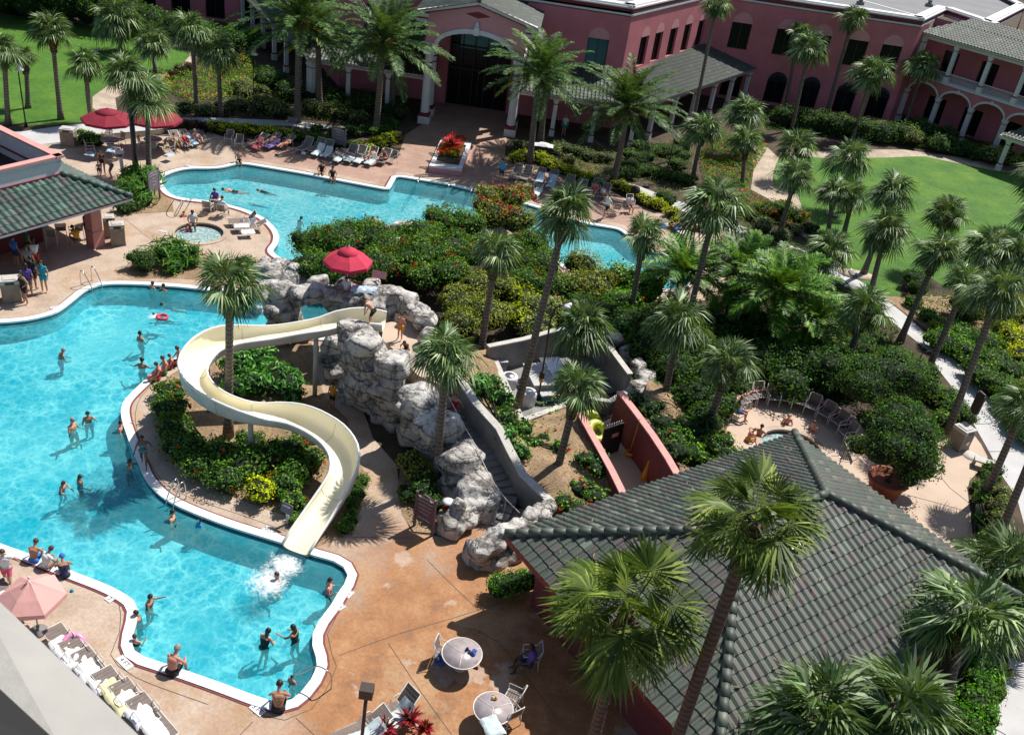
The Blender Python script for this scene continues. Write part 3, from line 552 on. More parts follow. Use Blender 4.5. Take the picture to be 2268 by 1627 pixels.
m.build('gable_trim',[M['trimw'],M['redtrim']],hotel)
for s in (-1,1):
    e=[Vector((xm+s*4.9,py0-.4,8.8)),Vector((xm+s*4.9,83.35,8.8)),Vector((xm,83.35,10.2)),Vector((xm,py0-.4,10.2))]
    tile_part('portico_roof',e,M['tileB'],hotel,tw=.32,co=.45,h=.08)
ridge('ridge_cap',(xm,py0-.4,10.3),(xm,83.3,10.3),M['tileG'],hotel)
facade((px0,83.3),(px1,83.3),8.8,[rect(.9,0,5.4,7.4)],hotel)
m=MB(); m.box((xm,83.42,6.1),(3.6,.05,2.2)); m.build('lobby_glass',M['teal'],hotel)
m=MB()
for i in range(6): m.box((px0+1.0+i*1.05,83.2,3.9),(.08,.1,7.2))
for zz in (3.3,5.2,6.5): m.box((xm,83.2,zz),(5.4,.1,.08))
m.build('mullion',M['dark'],hotel)
# balcony portico on the right
bd=Vector((.71,-.704,0)); bn=Vector((.704,.71,0)); b0=Vector((36.0,101.3,0)); brz=math.atan2(bd.y,bd.x)
def bq(a,n=0.,z=0.): return b0+bd*a+bn*n+Vector((0,0,z))
for i in range(5):
    p=bq(3.5*i); column(p.x,p.y,5.0,8.45,.36,brz); column(p.x,p.y,0,3.4,.4,brz)
loop=[(-.3,3.3)]; 
for i in range(4):
    c=3.5*i+1.75; loop+= [(c-1.55*math.cos(math.pi*k/10),3.35+1.0*math.sin(math.pi*k/10)) for k in range(11)]
loop+=[(14.3,3.3),(14.3,4.75),(-.3,4.75)]
m=MB(); tri=tessellate_polygon([[Vector((a,b,0)) for a,b in loop]]); k=len(loop)
m.add([bq(a,-.15,z) for a,z in loop],tri); m.add([bq(a,-.15,z) for a,z in loop]+[bq(a,.15,z) for a,z in loop],[(i,(i+1)%k,k+(i+1)%k,k+i) for i in range(k)]); m.build('arcade_wall',M['pink'],hotel)
m=MB()
for i in range(4):
    c=3.5*i+1.75; A=[(c-1.55*math.cos(math.pi*k/10),3.35+1.0*math.sin(math.pi*k/10)) for k in range(11)]; B=[(c-1.72*math.cos(math.pi*k/10),3.38+1.18*math.sin(math.pi*k/10)) for k in range(11)]
    m.add([bq(a,-.2,z) for a,z in A]+[bq(a,-.2,z) for a,z in B],[(j,j+1,12+j,11+j) for j in range(10)]); q=bq(c,-.22,4.5); m.box(q,(.22,.1,.35),brz)
q=bq(7,1.4,4.9); m.box(q,(14.8,3.2,.2),brz); m.build('arcade_trim',M['white'],hotel)
m=MB(); q=bq(7,0,8.6); m.box(q,(14.8,.4,.3),brz,0); q=bq(7,-.25,8.85); m.box(q,(15,.4,.16),brz,0); q=bq(7,-.2,8.75); m.box(q,(14.9,.3,.05),brz,1); m.build('beam',[M['trimw'],M['redtrim']],hotel)
m=MB()
for i in range(4):
    for j in range(22):
        q=bq(3.5*i+.25+3.0*j/21,0,5.42); m.box(q,(.03,.03,.85),brz)
    for zz in (5.05,5.86): q=bq(3.5*i+1.75,0,zz); m.box(q,(3.15,.06,.06),brz)
m.build('balcony_railing',M['white'],hotel)
facade(tuple(bq(-1.2,3.2)[:2]),tuple(bq(15,3.2)[:2]),10.,[rect(2.2,5.05,1.6,2.3),rect(6.2,5.05,1.8,2.3),rect(10.2,5.05,1.6,2.3),rect(2.2,.1,2,2.6),rect(6.2,.1,2,2.6),rect(10.2,.1,2,2.6)],hotel)
facade((34.7,99.9),tuple(bq(-.3,.6)[:2]),9.7,[],hotel)
tile_part('balcony_roof',[bq(-.6,-.6,8.95),bq(14.8,-.6,8.95),bq(12.5,5.5,10.5),bq(1.8,5.5,10.5)],M['tileB'],hotel,tw=.34,co=.46,h=.09)
tile_part('balcony_roof',[bq(12.4,-5.2,3.2),bq(20,-5.2,3.2),bq(20,-.6,4.6),bq(14.5,-.6,4.6)],M['tileB'],hotel,tw=.34,co=.46,h=.09)
m=MB(); q=bq(16.2,-4.9,3.0); m.box(q,(7.8,.3,.3),brz); m.build('beam',M['trimw'],hotel)
for a in (13.2,16.7): p=bq(a,-4.6); column(p.x,p.y,0,2.85,.34,brz)
m=MB(); m.add([(44,100,0),(53,121,0),(53,121,10),(44,100,10)],[(0,1,2,3)]); m.build('wall',M['pink'],hotel)
# flower planter in the entrance
pl=thing('flower_planter','white rimmed rectangular planter of red flowers on the brick entrance','planter')
P4=[np.array(G(x,y,.55)[:2]) for x,y in ((977,306),(1044,315),(1022,376),(950,367))]; cc=sum(P4)/4; IN=[cc+(p-cc)*.74 for p in P4]
m=MB(); n=4
for i in range(4):
    j=(i+1)%4; m.add([(*P4[i],.03),(*P4[j],.03),(*P4[j],.42),(*P4[i],.42)],[(0,1,2,3)],1)
    m.add([(*P4[i],.42),(*P4[j],.42),(*P4[j],.55),(*P4[i],.55),(*IN[i],.55),(*IN[j],.55),(*IN[i],.3),(*IN[j],.3)],[(0,1,2,3),(3,2,5,4),(4,5,7,6)],0)
m.build('planter_wall',[M['white'],M['pinkl']],pl); m=MB(); m.add([(*p,.40) for p in IN],[(0,1,2,3)]); m.build('soil',M['soil'],pl)
# near window ledge of the tower the photo was taken from
lg=thing('window_ledge','pale grey concrete window ledge in the near lower left corner','ledge')
def cp(x,y,d):
    r=ray(x,y); r=r/np.linalg.norm(r)*d; return Vector((r[0],r[1],H+r[2]))
a,b=cp(-90,1246,1.3),cp(390,1706,1.06); c,d=cp(170,1720,1.0),cp(-160,1410,1.2)
dv=Vector((0,0,-.12)); m=MB(); m.add([a,b,c,d,a+dv,b+dv,c+dv,d+dv],[(0,1,2,3),(4,5,6,7),(0,1,5,4),(1,2,6,5),(2,3,7,6),(3,0,4,7)]); m.build('sill',simple('sill_concrete',(.36,.35,.33),.9,.12,6,.2,40),lg)
e,f=cp(100,1800,.96),cp(-300,1500,1.1); m=MB(); up=Vector((0,0,.01)); m.add([c+up,d+up,f+up,e+up,c-dv*.0+Vector((0,0,.03)),d+Vector((0,0,.03)),f+Vector((0,0,.03)),e+Vector((0,0,.03))],[(0,1,2,3),(4,5,6,7),(0,1,5,4)]); m.build('frame',M['dark'],lg)
# ---------- slide
SLP=[((850,724),3.6),((800,720),3.55),((750,727),3.45),((700,738),3.35),((640,749),3.2),((580,757),3.1),((520,766),2.97),((470,783),2.85),((440,810),2.72),((428,840),2.58),((440,870),2.44),((477,900),2.3),((535,922),2.15),((592,930),2.0),((642,938),1.86),((692,958),1.7),((735,988),1.5),((759,1024),1.3),((760,1064),1.08),((738,1105),.82),((705,1150),.52),((672,1195),.28),((655,1222),.12)]
sp=cr([G(*p,z) for p,z in SLP],False,.3)
slide=thing('water_slide','long winding cream water slide running from the rocks down into the lower pool','water slide')
n=len(sp); bank=[]
for i in range(n):
    a=sp[max(i-3,0)][:2]; b=sp[i][:2]; c=sp[min(i+3,n-1)][:2]; t1=b-a; t2=c-b
    k=(t1[0]*t2[1]-t1[1]*t2[0])/(np.linalg.norm(t1)*np.linalg.norm(t2)+1e-6)/max(.3,(np.linalg.norm(t1)+np.linalg.norm(t2))/2) if 2<i<n-3 else 0
    bank.append(k)
bank=np.convolve(bank,np.ones(7)/7,'same'); NP=17; ins=MB(); out=MB(); rim=MB(); Vi=[];Vo=[];RL=[];RR=[]
for i in range(n):
    t=sp[min(i+1,n-1)]-sp[max(i-1,0)]; t=t/np.linalg.norm(t); s=np.array([t[1],-t[0],0]); s/=np.linalg.norm(s)  # s points right
    kk=float(np.clip(bank[i]*2.6,-1,1))  # >0: turning left -> right wall high
    hr=.40+.42*max(0,kk); hl=.40+.42*max(0,-kk); end=min(1,(n-1-i)/6); hr*=.5+.5*end; hl*=.5+.5*end
    R=.53
    for j in range(NP):
        q=-1+2*j/(NP-1); hh=(hr if q>0 else hl); x=R*math.sin(abs(q)**.85*math.pi/2)*(1 if q>0 else -1); z=hh*(1-math.cos(abs(q)**1.25*math.pi/2))
        Vi.append(sp[i]+s*x+np.array([0,0,z])); Vo.append(sp[i]+s*(x*1.09)+np.array([0,0,z-.07*(1-abs(q)**4)-.02]))
    RL.append(sp[i]-s*R*1.03+np.array([0,0,hl])); RR.append(sp[i]+s*R*1.03+np.array([0,0,hr]))
fq=[(i*NP+j,i*NP+j+1,(i+1)*NP+j+1,(i+1)*NP+j) for i in range(n-1) for j in range(NP-1)]
ins.add(Vi,fq,0,True); ins.build('flume',M['slide'],slide); out.add(Vo,fq,0,True); out.build('outer_shell',M['slideo'],slide)
for q in (RL,RR): rim.tube(q,.055,6)
rim.build('rim',M['slidew'],slide)
m=MB()
for i in range(9,n-8,13):
    p=sp[i]
    if p[2]>1.: m.tube([(p[0],p[1],.0),(p[0],p[1],p[2]-.05)],.11,8)
m.build('support_post',M['slideo'],slide)
m=MB()
for i in range(8,n-4,9):
    m=MB(); m.tube([tuple(Vi[i*NP+j]+np.array([0,0,.006])) for j in range(1,NP-1)],.011,4); m.build('seam',M['slideo'],slide)
for i in range(12,n-4,10):
    m=MB(); a=[Vo[i*NP+j]*1.0 for j in range(NP)]; m.tube([tuple(v-np.array([0,0,.015])) for v in a],.03,5); m.build('joint_flange',M['slideo'],slide)
# ---------- rocks
def blobmesh(name,blobs,parent,vox=.10,disp=.16,fs=1.1):
    V=[];Fc=[];b=0
    bm=bmesh.new(); bmesh.ops.create_icosphere(bm,subdivisions=4,radius=1); iv=np.array([v.co[:] for v in bm.verts]); fi=np.array([[v.index for v in f.verts] for f in bm.faces]); bm.free()
    for (x,y,z,rx,ry,rz) in blobs:
        pn=rng.normal(size=(13,3)); pn/=np.linalg.norm(pn,axis=1)[:,None]; pd=rng.uniform(.72,1.02,13)
        pn=np.vstack([pn,[[0,0,1],[0,0,-1],[1,0,0],[-1,0,0],[0,1,0],[0,-1,0]]]); pd=np.append(pd,[.85,.9,1,1,1,1])
        rad=np.min(pd[None]/np.maximum(iv@pn.T,.05),axis=1); q=iv*np.minimum(rad,1.25)[:,None]; dd=1+.03*np.sin(iv@rng.normal(size=3)*5)
        a=rng.uniform(0,6); c,s=math.cos(a),math.sin(a); P=q*dd[:,None]*np.array([rx,ry,rz]); P=np.stack([P[:,0]*c-P[:,1]*s,P[:,0]*s+P[:,1]*c,P[:,2]],1)+np.array([x,y,z]); V.append(P); Fc.append(fi+b); b+=len(iv)
    o=npmesh(name,np.concatenate(V),[np.concatenate(Fc)],[M['rock']],None)
    md=o.modifiers.new('r','REMESH'); md.mode='VOXEL'; md.voxel_size=vox
    tx=bpy.data.textures.new('rk','CLOUDS'); tx.noise_scale=.55; tx.noise_depth=4
    for nsc,st in ((.9,disp),(.22,disp*.35)):
        tx=bpy.data.textures.new('rk','CLOUDS'); tx.noise_scale=nsc; tx.noise_depth=3
        dm=o.modifiers.new('d','DISPLACE'); dm.texture=tx; dm.strength=st; dm.texture_coords='GLOBAL'; dm.mid_level=.5
    dg=bpy.context.evaluated_depsgraph_get(); me=bpy.data.meshes.new_from_object(o.evaluated_get(dg)); bpy.data.objects.remove(o)
    me.materials.clear(); me.materials.append(M['rock']); me.polygons.foreach_set('use_smooth',np.ones(len(me.polygons),bool)); return link(name,me,parent)
def bl(px,z,r,ry=None,rz=None): x,y,_=G(*px,z); return (x,y,z,r,ry or r,rz or r)
rw=[]
RID=[((775,722),4.0),((778,735),4.0),((800,745),4.05),((835,765),3.9),((868,790),3.6),((900,830),3.2),((925,865),3.0),((945,895),2.8),((965,930),2.5),((990,965),2.2),((1015,1000),1.9),((1040,1040),1.55),((1055,1075),1.2),((1062,1105),.9)]
for i,((x,y),z) in enumerate(RID):
    g=np.array(G(x,y,z)); r0=.72 if i>1 else .8
    if i%2==1 and i<12: continue
    rw.append((g[0]+.1,g[1]+.15,z-.5,.95,.80,.68)); 
    k=0; zz=z-.5
    while zz>.2:
        zz-=.95; k+=1; o=np.array([.16,.26])*k*(.8+.5*math.sin(i*1.7+k)); rw.append((g[0]+o[0]+rng.uniform(-.2,.2),g[1]+o[1]+rng.uniform(-.2,.2),max(zz,.1),.86+rng.uniform(-.12,.2),.80+rng.uniform(-.1,.15),.80))
for p,z,r in (((1010,1140),.5,.55),((1000,1165),.25,.6),((1030,1150),.4,.5),((1050,1130),.4,.45),((990,1150),.3,.4),((1015,1120),1.0,.35)): rw.append(bl(p,z,r))
wallr=thing('rock_wall','tall grey and white boulder wall descending beside the slide stairs','rock wall'); blobmesh('boulders',rw,wallr,.09)
gr=[]
for (p,z,r) in (((602,668),2.3,.62),((603,603),1.2,.6),((585,590),.7,.5),((625,585),.9,.5),((640,674),2.2,.62),((622,690),1.9,.7),((745,682),2.3,.55),((780,690),2.4,.55),((815,695),2.5,.55),((850,690),2.6,.55),((730,668),2.5,.5),((592,640),2.6,.72),((625,645),2.8,.74),((665,652),2.95,.68),((705,650),3.05,.62),((745,655),3.05,.66),((785,664),3.0,.72),((825,668),3.05,.74),((855,655),3.1,.75),((885,658),3.2,.65),((905,668),3.2,.65),((925,688),3.2,.6),((942,712),3.1,.6),((952,745),3.0,.55),
   ((640,622),2.4,.6),((700,628),2.8,.6),((760,636),3.0,.6),((820,635),3.1,.55),((600,618),1.6,.6),((575,600),1.0,.5),((615,590),1.0,.45),((650,595),1.2,.45),((590,580),.5,.4),
   ((618,700),1.7,.75),((640,720),1.1,.85),((615,725),.5,.8),((655,735),.3,.8),((600,690),2.2,.5),((600,738),.2,.6),
   ((790,715),2.1,.8),((760,730),1.4,.8),((820,720),2.,.8),((770,770),.6,.8),((740,790),.1,.7),((800,790),.8,.9),((850,700),2.2,.7),((748,700),2.3,.5),((745,760),1.6,.7),((750,820),.3,.8),((790,840),.3,.8)):
    gr.append(bl(p,z,r,r*.85,r*.8))
grot=thing('rock_grotto','grey artificial rock arch bridging the water behind the slide','rock arch'); blobmesh('boulders',gr,grot,.10)
fr=[]
for p,z,r in (((1055,1225),.4,.6),((1075,1215),.8,.55),((1095,1195),1.0,.5),((1120,1180),1.1,.5),((1145,1168),1.15,.45),((1170,1150),1.2,.45),((1195,1138),1.2,.42),((1213,1125),1.2,.4),((1100,1235),.2,.6),((1140,1215),.3,.55),((1175,1190),.3,.5),((1205,1160),.4,.5),((1065,1240),.1,.55)): fr.append(bl(p,z,r,r*.9,r*.9))
t=thing('rock_wall','low rough rock wall at the foot of the stairs beside the pavilion corner','rock wall'); blobmesh('boulders',fr,t,.08)
t=thing('rock_wall','low shaded rock wall curving beside the equipment enclosure and service corridor','rock wall')
blobmesh('boulders',[bl(p,z,r,r,r*.8) for p,z,r in (((1300,705),1.2,.5),((1330,725),1.2,.5),((1360,750),1.2,.5),((1390,780),1.1,.5),((1412,810),1.,.5),((1425,835),1.,.55),((1420,860),.8,.6),((1405,880),.4,.6),((1380,790),.4,.5),((1340,760),.4,.6),((1310,735),.4,.6))],t,.1)
for lab,p,r in (('pale round boulder at the edge of the far pool, left of its twin',(827,497),.6),('larger flat topped boulder at the edge of the far pool between the bushes',(892,507),.85)):
    t=thing('boulder',lab,'boulder',group='boulders in the far pool'); blobmesh('rock',[bl(p,.25,r,r*.8,r*.7),bl((p[0]+4,p[1]+12),-.3,r*.95,r*.8,r*.8)],t,.07,.1)
# stairs, landing, concrete wall
st=thing('concrete_stairs','shaded concrete steps climbing from the deck to the slide platform','stairs')
SP=[G(1050,1165,0.1),G(1115,1075,.6),G(1060,985,1.2),G(1010,890,1.9),G(975,830,2.3),G(930,770,2.6),G(890,725,2.7)]
path=cr([np.array(p) for p in (G(1075,1160,.05),G(1110,1085,.5),G(1075,1010,1.0),G(1030,930,1.6),G(985,850,2.2),G(930,790,2.55))],False,.32)
for i,p in enumerate(path[:-1]):
    d=path[i+1]-p; m=MB(); z=.05+2.5*i/(len(path)-2); m.box((p[0],p[1],z/2+.0),(.42,1.35,z),math.atan2(d[1],d[0])); m.build('step',M['concw'],st)
lp=[np.array(G(x,y,2.6)[:2]) for x,y in ((850,715),(900,705),(950,735),(980,800),(975,850),(925,830),(880,780),(845,750))]
m=MB(); m.prism(lp,0,2.58); m.build('landing',M['plaza'],st)
cw=thing('concrete_wall','long grey concrete wall following the stair down from the palm to the rocks','wall')
def wallstrip(m,pts,th,mi=0,micap=1,z0=0.,cap=.07):
    """pts: (x,y,ztop) world"""
    P=[np.array(p,float) for p in pts]; n=len(P); L=[];R=[]
    for i in range(n):
        t=P[min(i+1,n-1)][:2]-P[max(i-1,0)][:2]; t/=np.linalg.norm(t); q=np.array([-t[1],t[0]])*th/2; L.append((*(P[i][:2]+q),P[i][2])); R.append((*(P[i][:2]-q),P[i][2]))
    for A,s in ((L,1),(R,-1)): m.add([(a[0],a[1],z0) for a in A]+A,[(i,i+1,n+i+1,n+i) for i in range(n-1)],mi)
    e=.04; Lc=[];Rc=[]
    for i in range(n):
        a=np.array(L[i]);b=np.array(R[i]); d=(a-b)/np.linalg.norm(a-b)*e; Lc.append(a+d);Rc.append(b-d)
    up=np.array([0,0,cap]); m.add([*Lc,*Rc,*[a+up for a in Lc],*[b+up for b in Rc]],[(2*n+i,2*n+i+1,3*n+i+1,3*n+i) for i in range(n-1)]+[(i,i+1,2*n+i+1,2*n+i) for i in range(n-1)]+[(n+i,n+i+1,3*n+i+1,3*n+i) for i in range(n-1)]+[(0,n,3*n,2*n),(n-1,2*n-1,4*n-1,3*n-1)],micap)
    m.add([L[0],R[0],(R[0][0],R[0][1],z0),(L[0][0],L[0][1],z0),L[-1],R[-1],(R[-1][0],R[-1][1],z0),(L[-1][0],L[-1][1],z0)],[(0,1,2,3),(4,5,6,7)],mi)
m=MB(); wallstrip(m,[G(1000,800,3.1),G(1025,850,2.9),G(1053,893,2.6),G(1105,950,2.1),G(1130,1000,1.7),G(1158,1052,1.4),G(1205,1098,1.2),G(1221,1114,1.2)],.28); m.build('wall',[M['concw'],M['concl']],cw)
t=thing('stair_handrail','thin steel handrail running down the concrete stair wall','handrail'); m=MB()
hp=cr([np.array(G(x,y,z)) for x,y,z in ((984,860,2.9),(1020,930,2.4),(1052,985,2.0),(1082,1050,1.5),(1120,1105,1.2),(1150,1135,1.1))],False,.5); m.tube(hp,.022,6)
for p in hp[::3]: m.tube([p,(p[0],p[1],max(0,p[2]-.95))],.018,5)
m.build('rail',M['concl'],t)
# ---------- walled equipment yard
yd=thing('equipment_yard','low concrete walled yard with pale capped walls behind the stair','walled yard')
for ps,h in (([(1083,770),(1118,850),(1155,932)],.7),([(1155,932),(1195,918),(1250,898),(1290,880)],.7),([(1080,768),(1160,752),(1245,728),(1300,722)],1.5),([(1300,722),(1350,770),(1395,830)],1.5),([(1290,880),(1350,890),(1385,870)],.7)):
    m=MB(); wallstrip(m,[G(x,y,h) for x,y in ps],.22); m.build('wall',[M['concw'],M['concl']],yd)
m=MB(); m.prism([q for q in g2([(1090,800),(1290,760),(1390,860),(1290,890),(1160,940)])],.0,.05); m.build('floor',M['concw'],yd)
def drum(lab,p,r,h):
    t=thing('filter_tank',lab,'tank',G(*p),0,'tanks in the equipment yard'); m=MB(); m.lathe([(0,0),(r,0),(r,h*.9),(r*.92,h),(0,h)],(0,0,0),20)
    for k in range(10): m.box((r*math.cos(k*.628),r*math.sin(k*.628),h*.45),(.03,.05,h*.8),k*.628)
    m.build('drum',M['white'],t); m=MB(); m.lathe([(0,h+.06),(r*.5,h+.05),(r*.6,h)],(0,0,0),16); m.tube([(r*.6,0,h*.3),(r+.4,0,h*.3),(r+.4,0,0)],.05,6); m.build('pipe',M['steel'],t)
drum('white ribbed tank against the left wall of the equipment yard',(1125,856),.42,.65); drum('white ribbed tank in front of the grey pump cabinet in the yard',(1166,895),.40,.75)
for lab,p,d,mt in (('long grey sloping cabinet in the middle of the equipment yard',(1190,860),(1.1,1.9,.8),'concw'),('dark brown crate beside the grey cabinet in the equipment yard',(1222,840),(1.,1.7,.7),'brownm'),('low blue grey pump at the back of the equipment yard',(1100,815),(.7,.9,.6),'roofflat'),('teal grey box by the near wall of the equipment yard',(1215,885),(1.1,.8,.5),'teal')):
    t=thing('equipment_cabinet',lab,'cabinet',G(*p),.35); m=MB(); m.box((0,0,d[2]/2),d); m.build('housing',M[mt],t); m=MB(); m.box((0,0,d[2]+.03),(d[0]+.08,d[1]+.08,.05)); m.tube([(-d[0]*.3,-d[1]*.52,d[2]*.5),(d[0]*.3,-d[1]*.52,d[2]*.5)],.03,6); m.build('lid',M['conc'] if mt!='brownm' else M['steel'],t)
# ---------- pink service corridor
sc=thing('service_corridor','narrow walled service corridor between two pink stucco walls','service corridor')
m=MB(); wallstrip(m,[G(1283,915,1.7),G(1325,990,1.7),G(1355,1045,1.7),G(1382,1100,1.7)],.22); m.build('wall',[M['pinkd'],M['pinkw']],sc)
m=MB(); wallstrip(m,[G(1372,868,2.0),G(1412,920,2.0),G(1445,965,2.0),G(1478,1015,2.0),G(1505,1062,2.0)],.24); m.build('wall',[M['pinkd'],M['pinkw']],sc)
m=MB(); m.prism(g2([(1275,960),(1370,920),(1480,1090),(1390,1140),(1330,1060)]),.0,.04); m.build('floor',M['plaza'],sc)
m=MB(); q=G(1382,905,1.35); m.lathe([(0,0),(.1,.0),(.12,.1),(0,.16)],q,10); m.build('lamp',M['white'],sc)
def gate(lab,a,b,mt,sg,h=1.6):
    a=Vector(G(*a)); b=Vector(G(*b)); d=b-a; rz=math.atan2(d.y,d.x); t=thing('service_gate',lab,'gate',a,rz); L=d.length
    m=MB(); m.box((L/2,0,h/2),(L,.05,h-.1)); m.build('panel',M[mt],t)
    m=MB(); 
    for x in (0,L): m.box((x,0,h/2),(.07,.07,h))
    m.box((L/2,0,h),(L,.07,.06)); m.build('gate_frame',M['dark'],t)
    m=MB()
    for k in range(int(L/.14)): m.box((.1+.14*k,0,h+.1),(.03,.03,.2))
    m.build('spikes',M['white'],t); m=MB()
    for (x,z,w,hh,kind) in sg:
        if kind=='r': m.box((x,-.04,z),(w,.01,hh))
        else: m.add([(x+w/2*math.cos(k*math.pi/6),-.04,z+w/2*math.sin(k*math.pi/6)) for k in range(12)],[tuple(range(12))],1)
    m.build('sign_plate',[M['pinkw'],M['signred']],t)
M['signred']=simple('sign_red',(.62,.04,.08),.5)
gate('dark solid gate across the service corridor with small pink sign',(1325,1015),(1366,1000),'dark',[(.7,1.1,.38,.2,'r')])
gate('grey brown gate standing open in the service corridor with round red sign',(1412,1002),(1450,1046),'roofflat',[(.75,1.32,.4,.16,'r'),(.8,.95,.36,.36,'c')],1.7)
M['yel']=simple('yellow_plastic',(.62,.48,.04),.4,.08,5); M['lime']=simple('lime_vinyl',(.62,.70,.10),.3,.08,5); M['orange']=simple('amber_plastic',(.65,.28,.02),.4,.05,5)
for lab,p,z,rx in (('yellow green inner tube leaning at the back of the corridor',(1305,935),.5,1.0),('yellow green inner tube lying nearer in the corridor',(1322,955),.6,.5)):
    m=MB(); R,r=.42,.19; m.tube([(R*math.cos(k*math.pi/12),R*math.sin(k*math.pi/12),0) for k in range(24)],r,10,closed=True); o=m.build('inner_tube',M['lime']); o.location=G(*p,z); o.rotation_euler=(rx,.2,.3); tag(o,lab,'inner tube',group='inner tubes in the service corridor')
t=thing('traffic_cone','tall amber cone on the corridor floor by the open gate','cone',G(1428,1058,.04)); m=MB(); m.lathe([(.19,.0),(.05,.95),(0,.96)],(0,0,0),14); m.build('cone',M['orange'],t); m=MB(); m.box((0,0,.02),(.42,.42,.04)); m.build('base',M['orange'],t)
t=thing('hook_pole','long yellow pole with a float leaning on the right corridor wall','pole',G(1392,1010)); m=MB(); e=Vector(G(1417,928,2.1))-Vector(G(1392,1010)); m.tube([(0,0,.1),tuple(e)],.03,6); m.build('pole',M['orange'],t); m=MB(); m.tube([(.16*math.cos(k*math.pi/6),.16*math.sin(k*math.pi/6),.2) for k in range(12)],.08,8,closed=True); m.build('float',M['orange'],t)
def berm(name,pts,mat,sp=.45):
    B3=[np.array(G(x,y,z)) for x,y,z in pts]; 
    if area(B3)<0: B3=B3[::-1]
    R=[]; k=len(B3)
    for i in range(k):
        a,b=B3[i],B3[(i+1)%k]; q=max(1,int(np.linalg.norm(b-a)/sp)); R+=[a+(b-a)*j/q for j in range(q)]
    xs=[p[0] for p in R]; ys=[p[1] for p in R]; I=[]
    BP=np.array(B3)
    RP=np.array(R)
    for x in np.arange(min(xs),max(xs),sp):
        for y in np.arange(min(ys),max(ys),sp):
            ins=False
            for i in range(k):
                a,b=B3[i],B3[(i+1)%k]
                if (a[1]>y)!=(b[1]>y) and x<(b[0]-a[0])*(y-a[1])/(b[1]-a[1]+1e-12)+a[0]: ins=not ins
            if not ins: continue
            d=np.hypot(RP[:,0]-x,RP[:,1]-y)
            if d.min()<sp*.4: continue
            w=1/d**2; I.append(np.array([x+rng.uniform(-.1,.1),y+rng.uniform(-.1,.1),float((RP[:,2]*w).sum()/w.sum())+.10*math.sin(x*2.1+y)*math.cos(y*1.7)]))
    A=R+I; r=delaunay_2d_cdt([Vector((float(p[0]),float(p[1]))) for p in A],[],[list(range(len(R)))],1,1e-5); m=MB(); zz=[A[o[0]][2] if o else 0 for o in r[3]]
    m.add([(p[0],p[1],z) for p,z in zip(r[0],zz)],r[2],0,True); n=len(R)
    m.add([tuple(p) for p in R]+[(p[0],p[1],-.05) for p in R],[(i,(i+1)%n,n+(i+1)%n,n+i) for i in range(n)]); return tag(m.build(name,mat),kind='structure')
berm('mulch_bank',[(1012,840,2.3),(1053,893,2.1),(1105,950,1.7),(1130,1000,1.35),(1158,1052,1.1),(1205,1098,.9),(1221,1114,.8),(1300,1135,.35),(1378,1112,.9),(1355,1045,1.45),(1325,990,1.5),(1283,915,1.4),(1250,900,.62),(1195,919,.62),(1156,933,.62),(1118,852,.62),(1083,772,.9),(1040,780,1.4),(1010,800,2.0)],M['mulch'])
berm('mulch_bank',[(1414,920,1.8),(1447,965,1.8),(1480,1015,1.7),(1507,1062,1.3),(1600,1030,.35),(1650,1012,.08),(1605,965,.1),(1600,905,.15),(1560,850,.3),(1500,800,.6),(1440,830,1.1),(1425,870,1.5)],M['mulch'])
# spa garden wall
sw=thing('garden_wall','low curved pink wall sheltering the garden spa and its chairs','wall'); m=MB()
arcw=cr([np.array(G(x,y,.55)) for x,y in ((1615,905),(1624,887),(1660,866),(1707,861),(1750,866),(1800,882),(1850,905),(1890,938),(1905,975))],False,.5)
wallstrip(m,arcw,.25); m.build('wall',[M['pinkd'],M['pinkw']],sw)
# splash foam: lumpy thin turbulence patches floating on the water
def foam(lab,p,r,seed):
    rr=np.random.default_rng(seed); N=40; g=G(*p,-.09); V=[];Fq=[]
    for i in range(N):
        for j in range(N):
            x=(i/(N-1)*2-1)*r; y=(j/(N-1)*2-1)*r; d=math.hypot(x,y)/r; V.append((x,y,.005+.10*max(0,1-d*d)*(.5+.5*math.sin(x*7+seed)*math.sin(y*6+x*3))))
    Fq=np.array([(i*N+j,(i+1)*N+j,(i+1)*N+j+1,i*N+j+1) for i in range(N-1) for j in range(N-1)])
    V=np.array(V); m_=M['foam'].copy() if False else M['foam']; o=npmesh('water_splash',V/r*3.,[Fq],[m_],None,smooth=True); o.scale=(r/3,)*3; o.location=g; tag(o,lab,'splash',kind='stuff'); return o
foam('white foam where the slide enters the lower pool',(632,1252),1.55,1); foam('thin foam drifting beyond the slide splash',(595,1290),1.7,4); foam('white foam behind the hero palm near the rock arch',(580,685),1.0,2); foam('foam behind the child in the float ring',(342,702),.7,3)
for i in range(46):
    pass
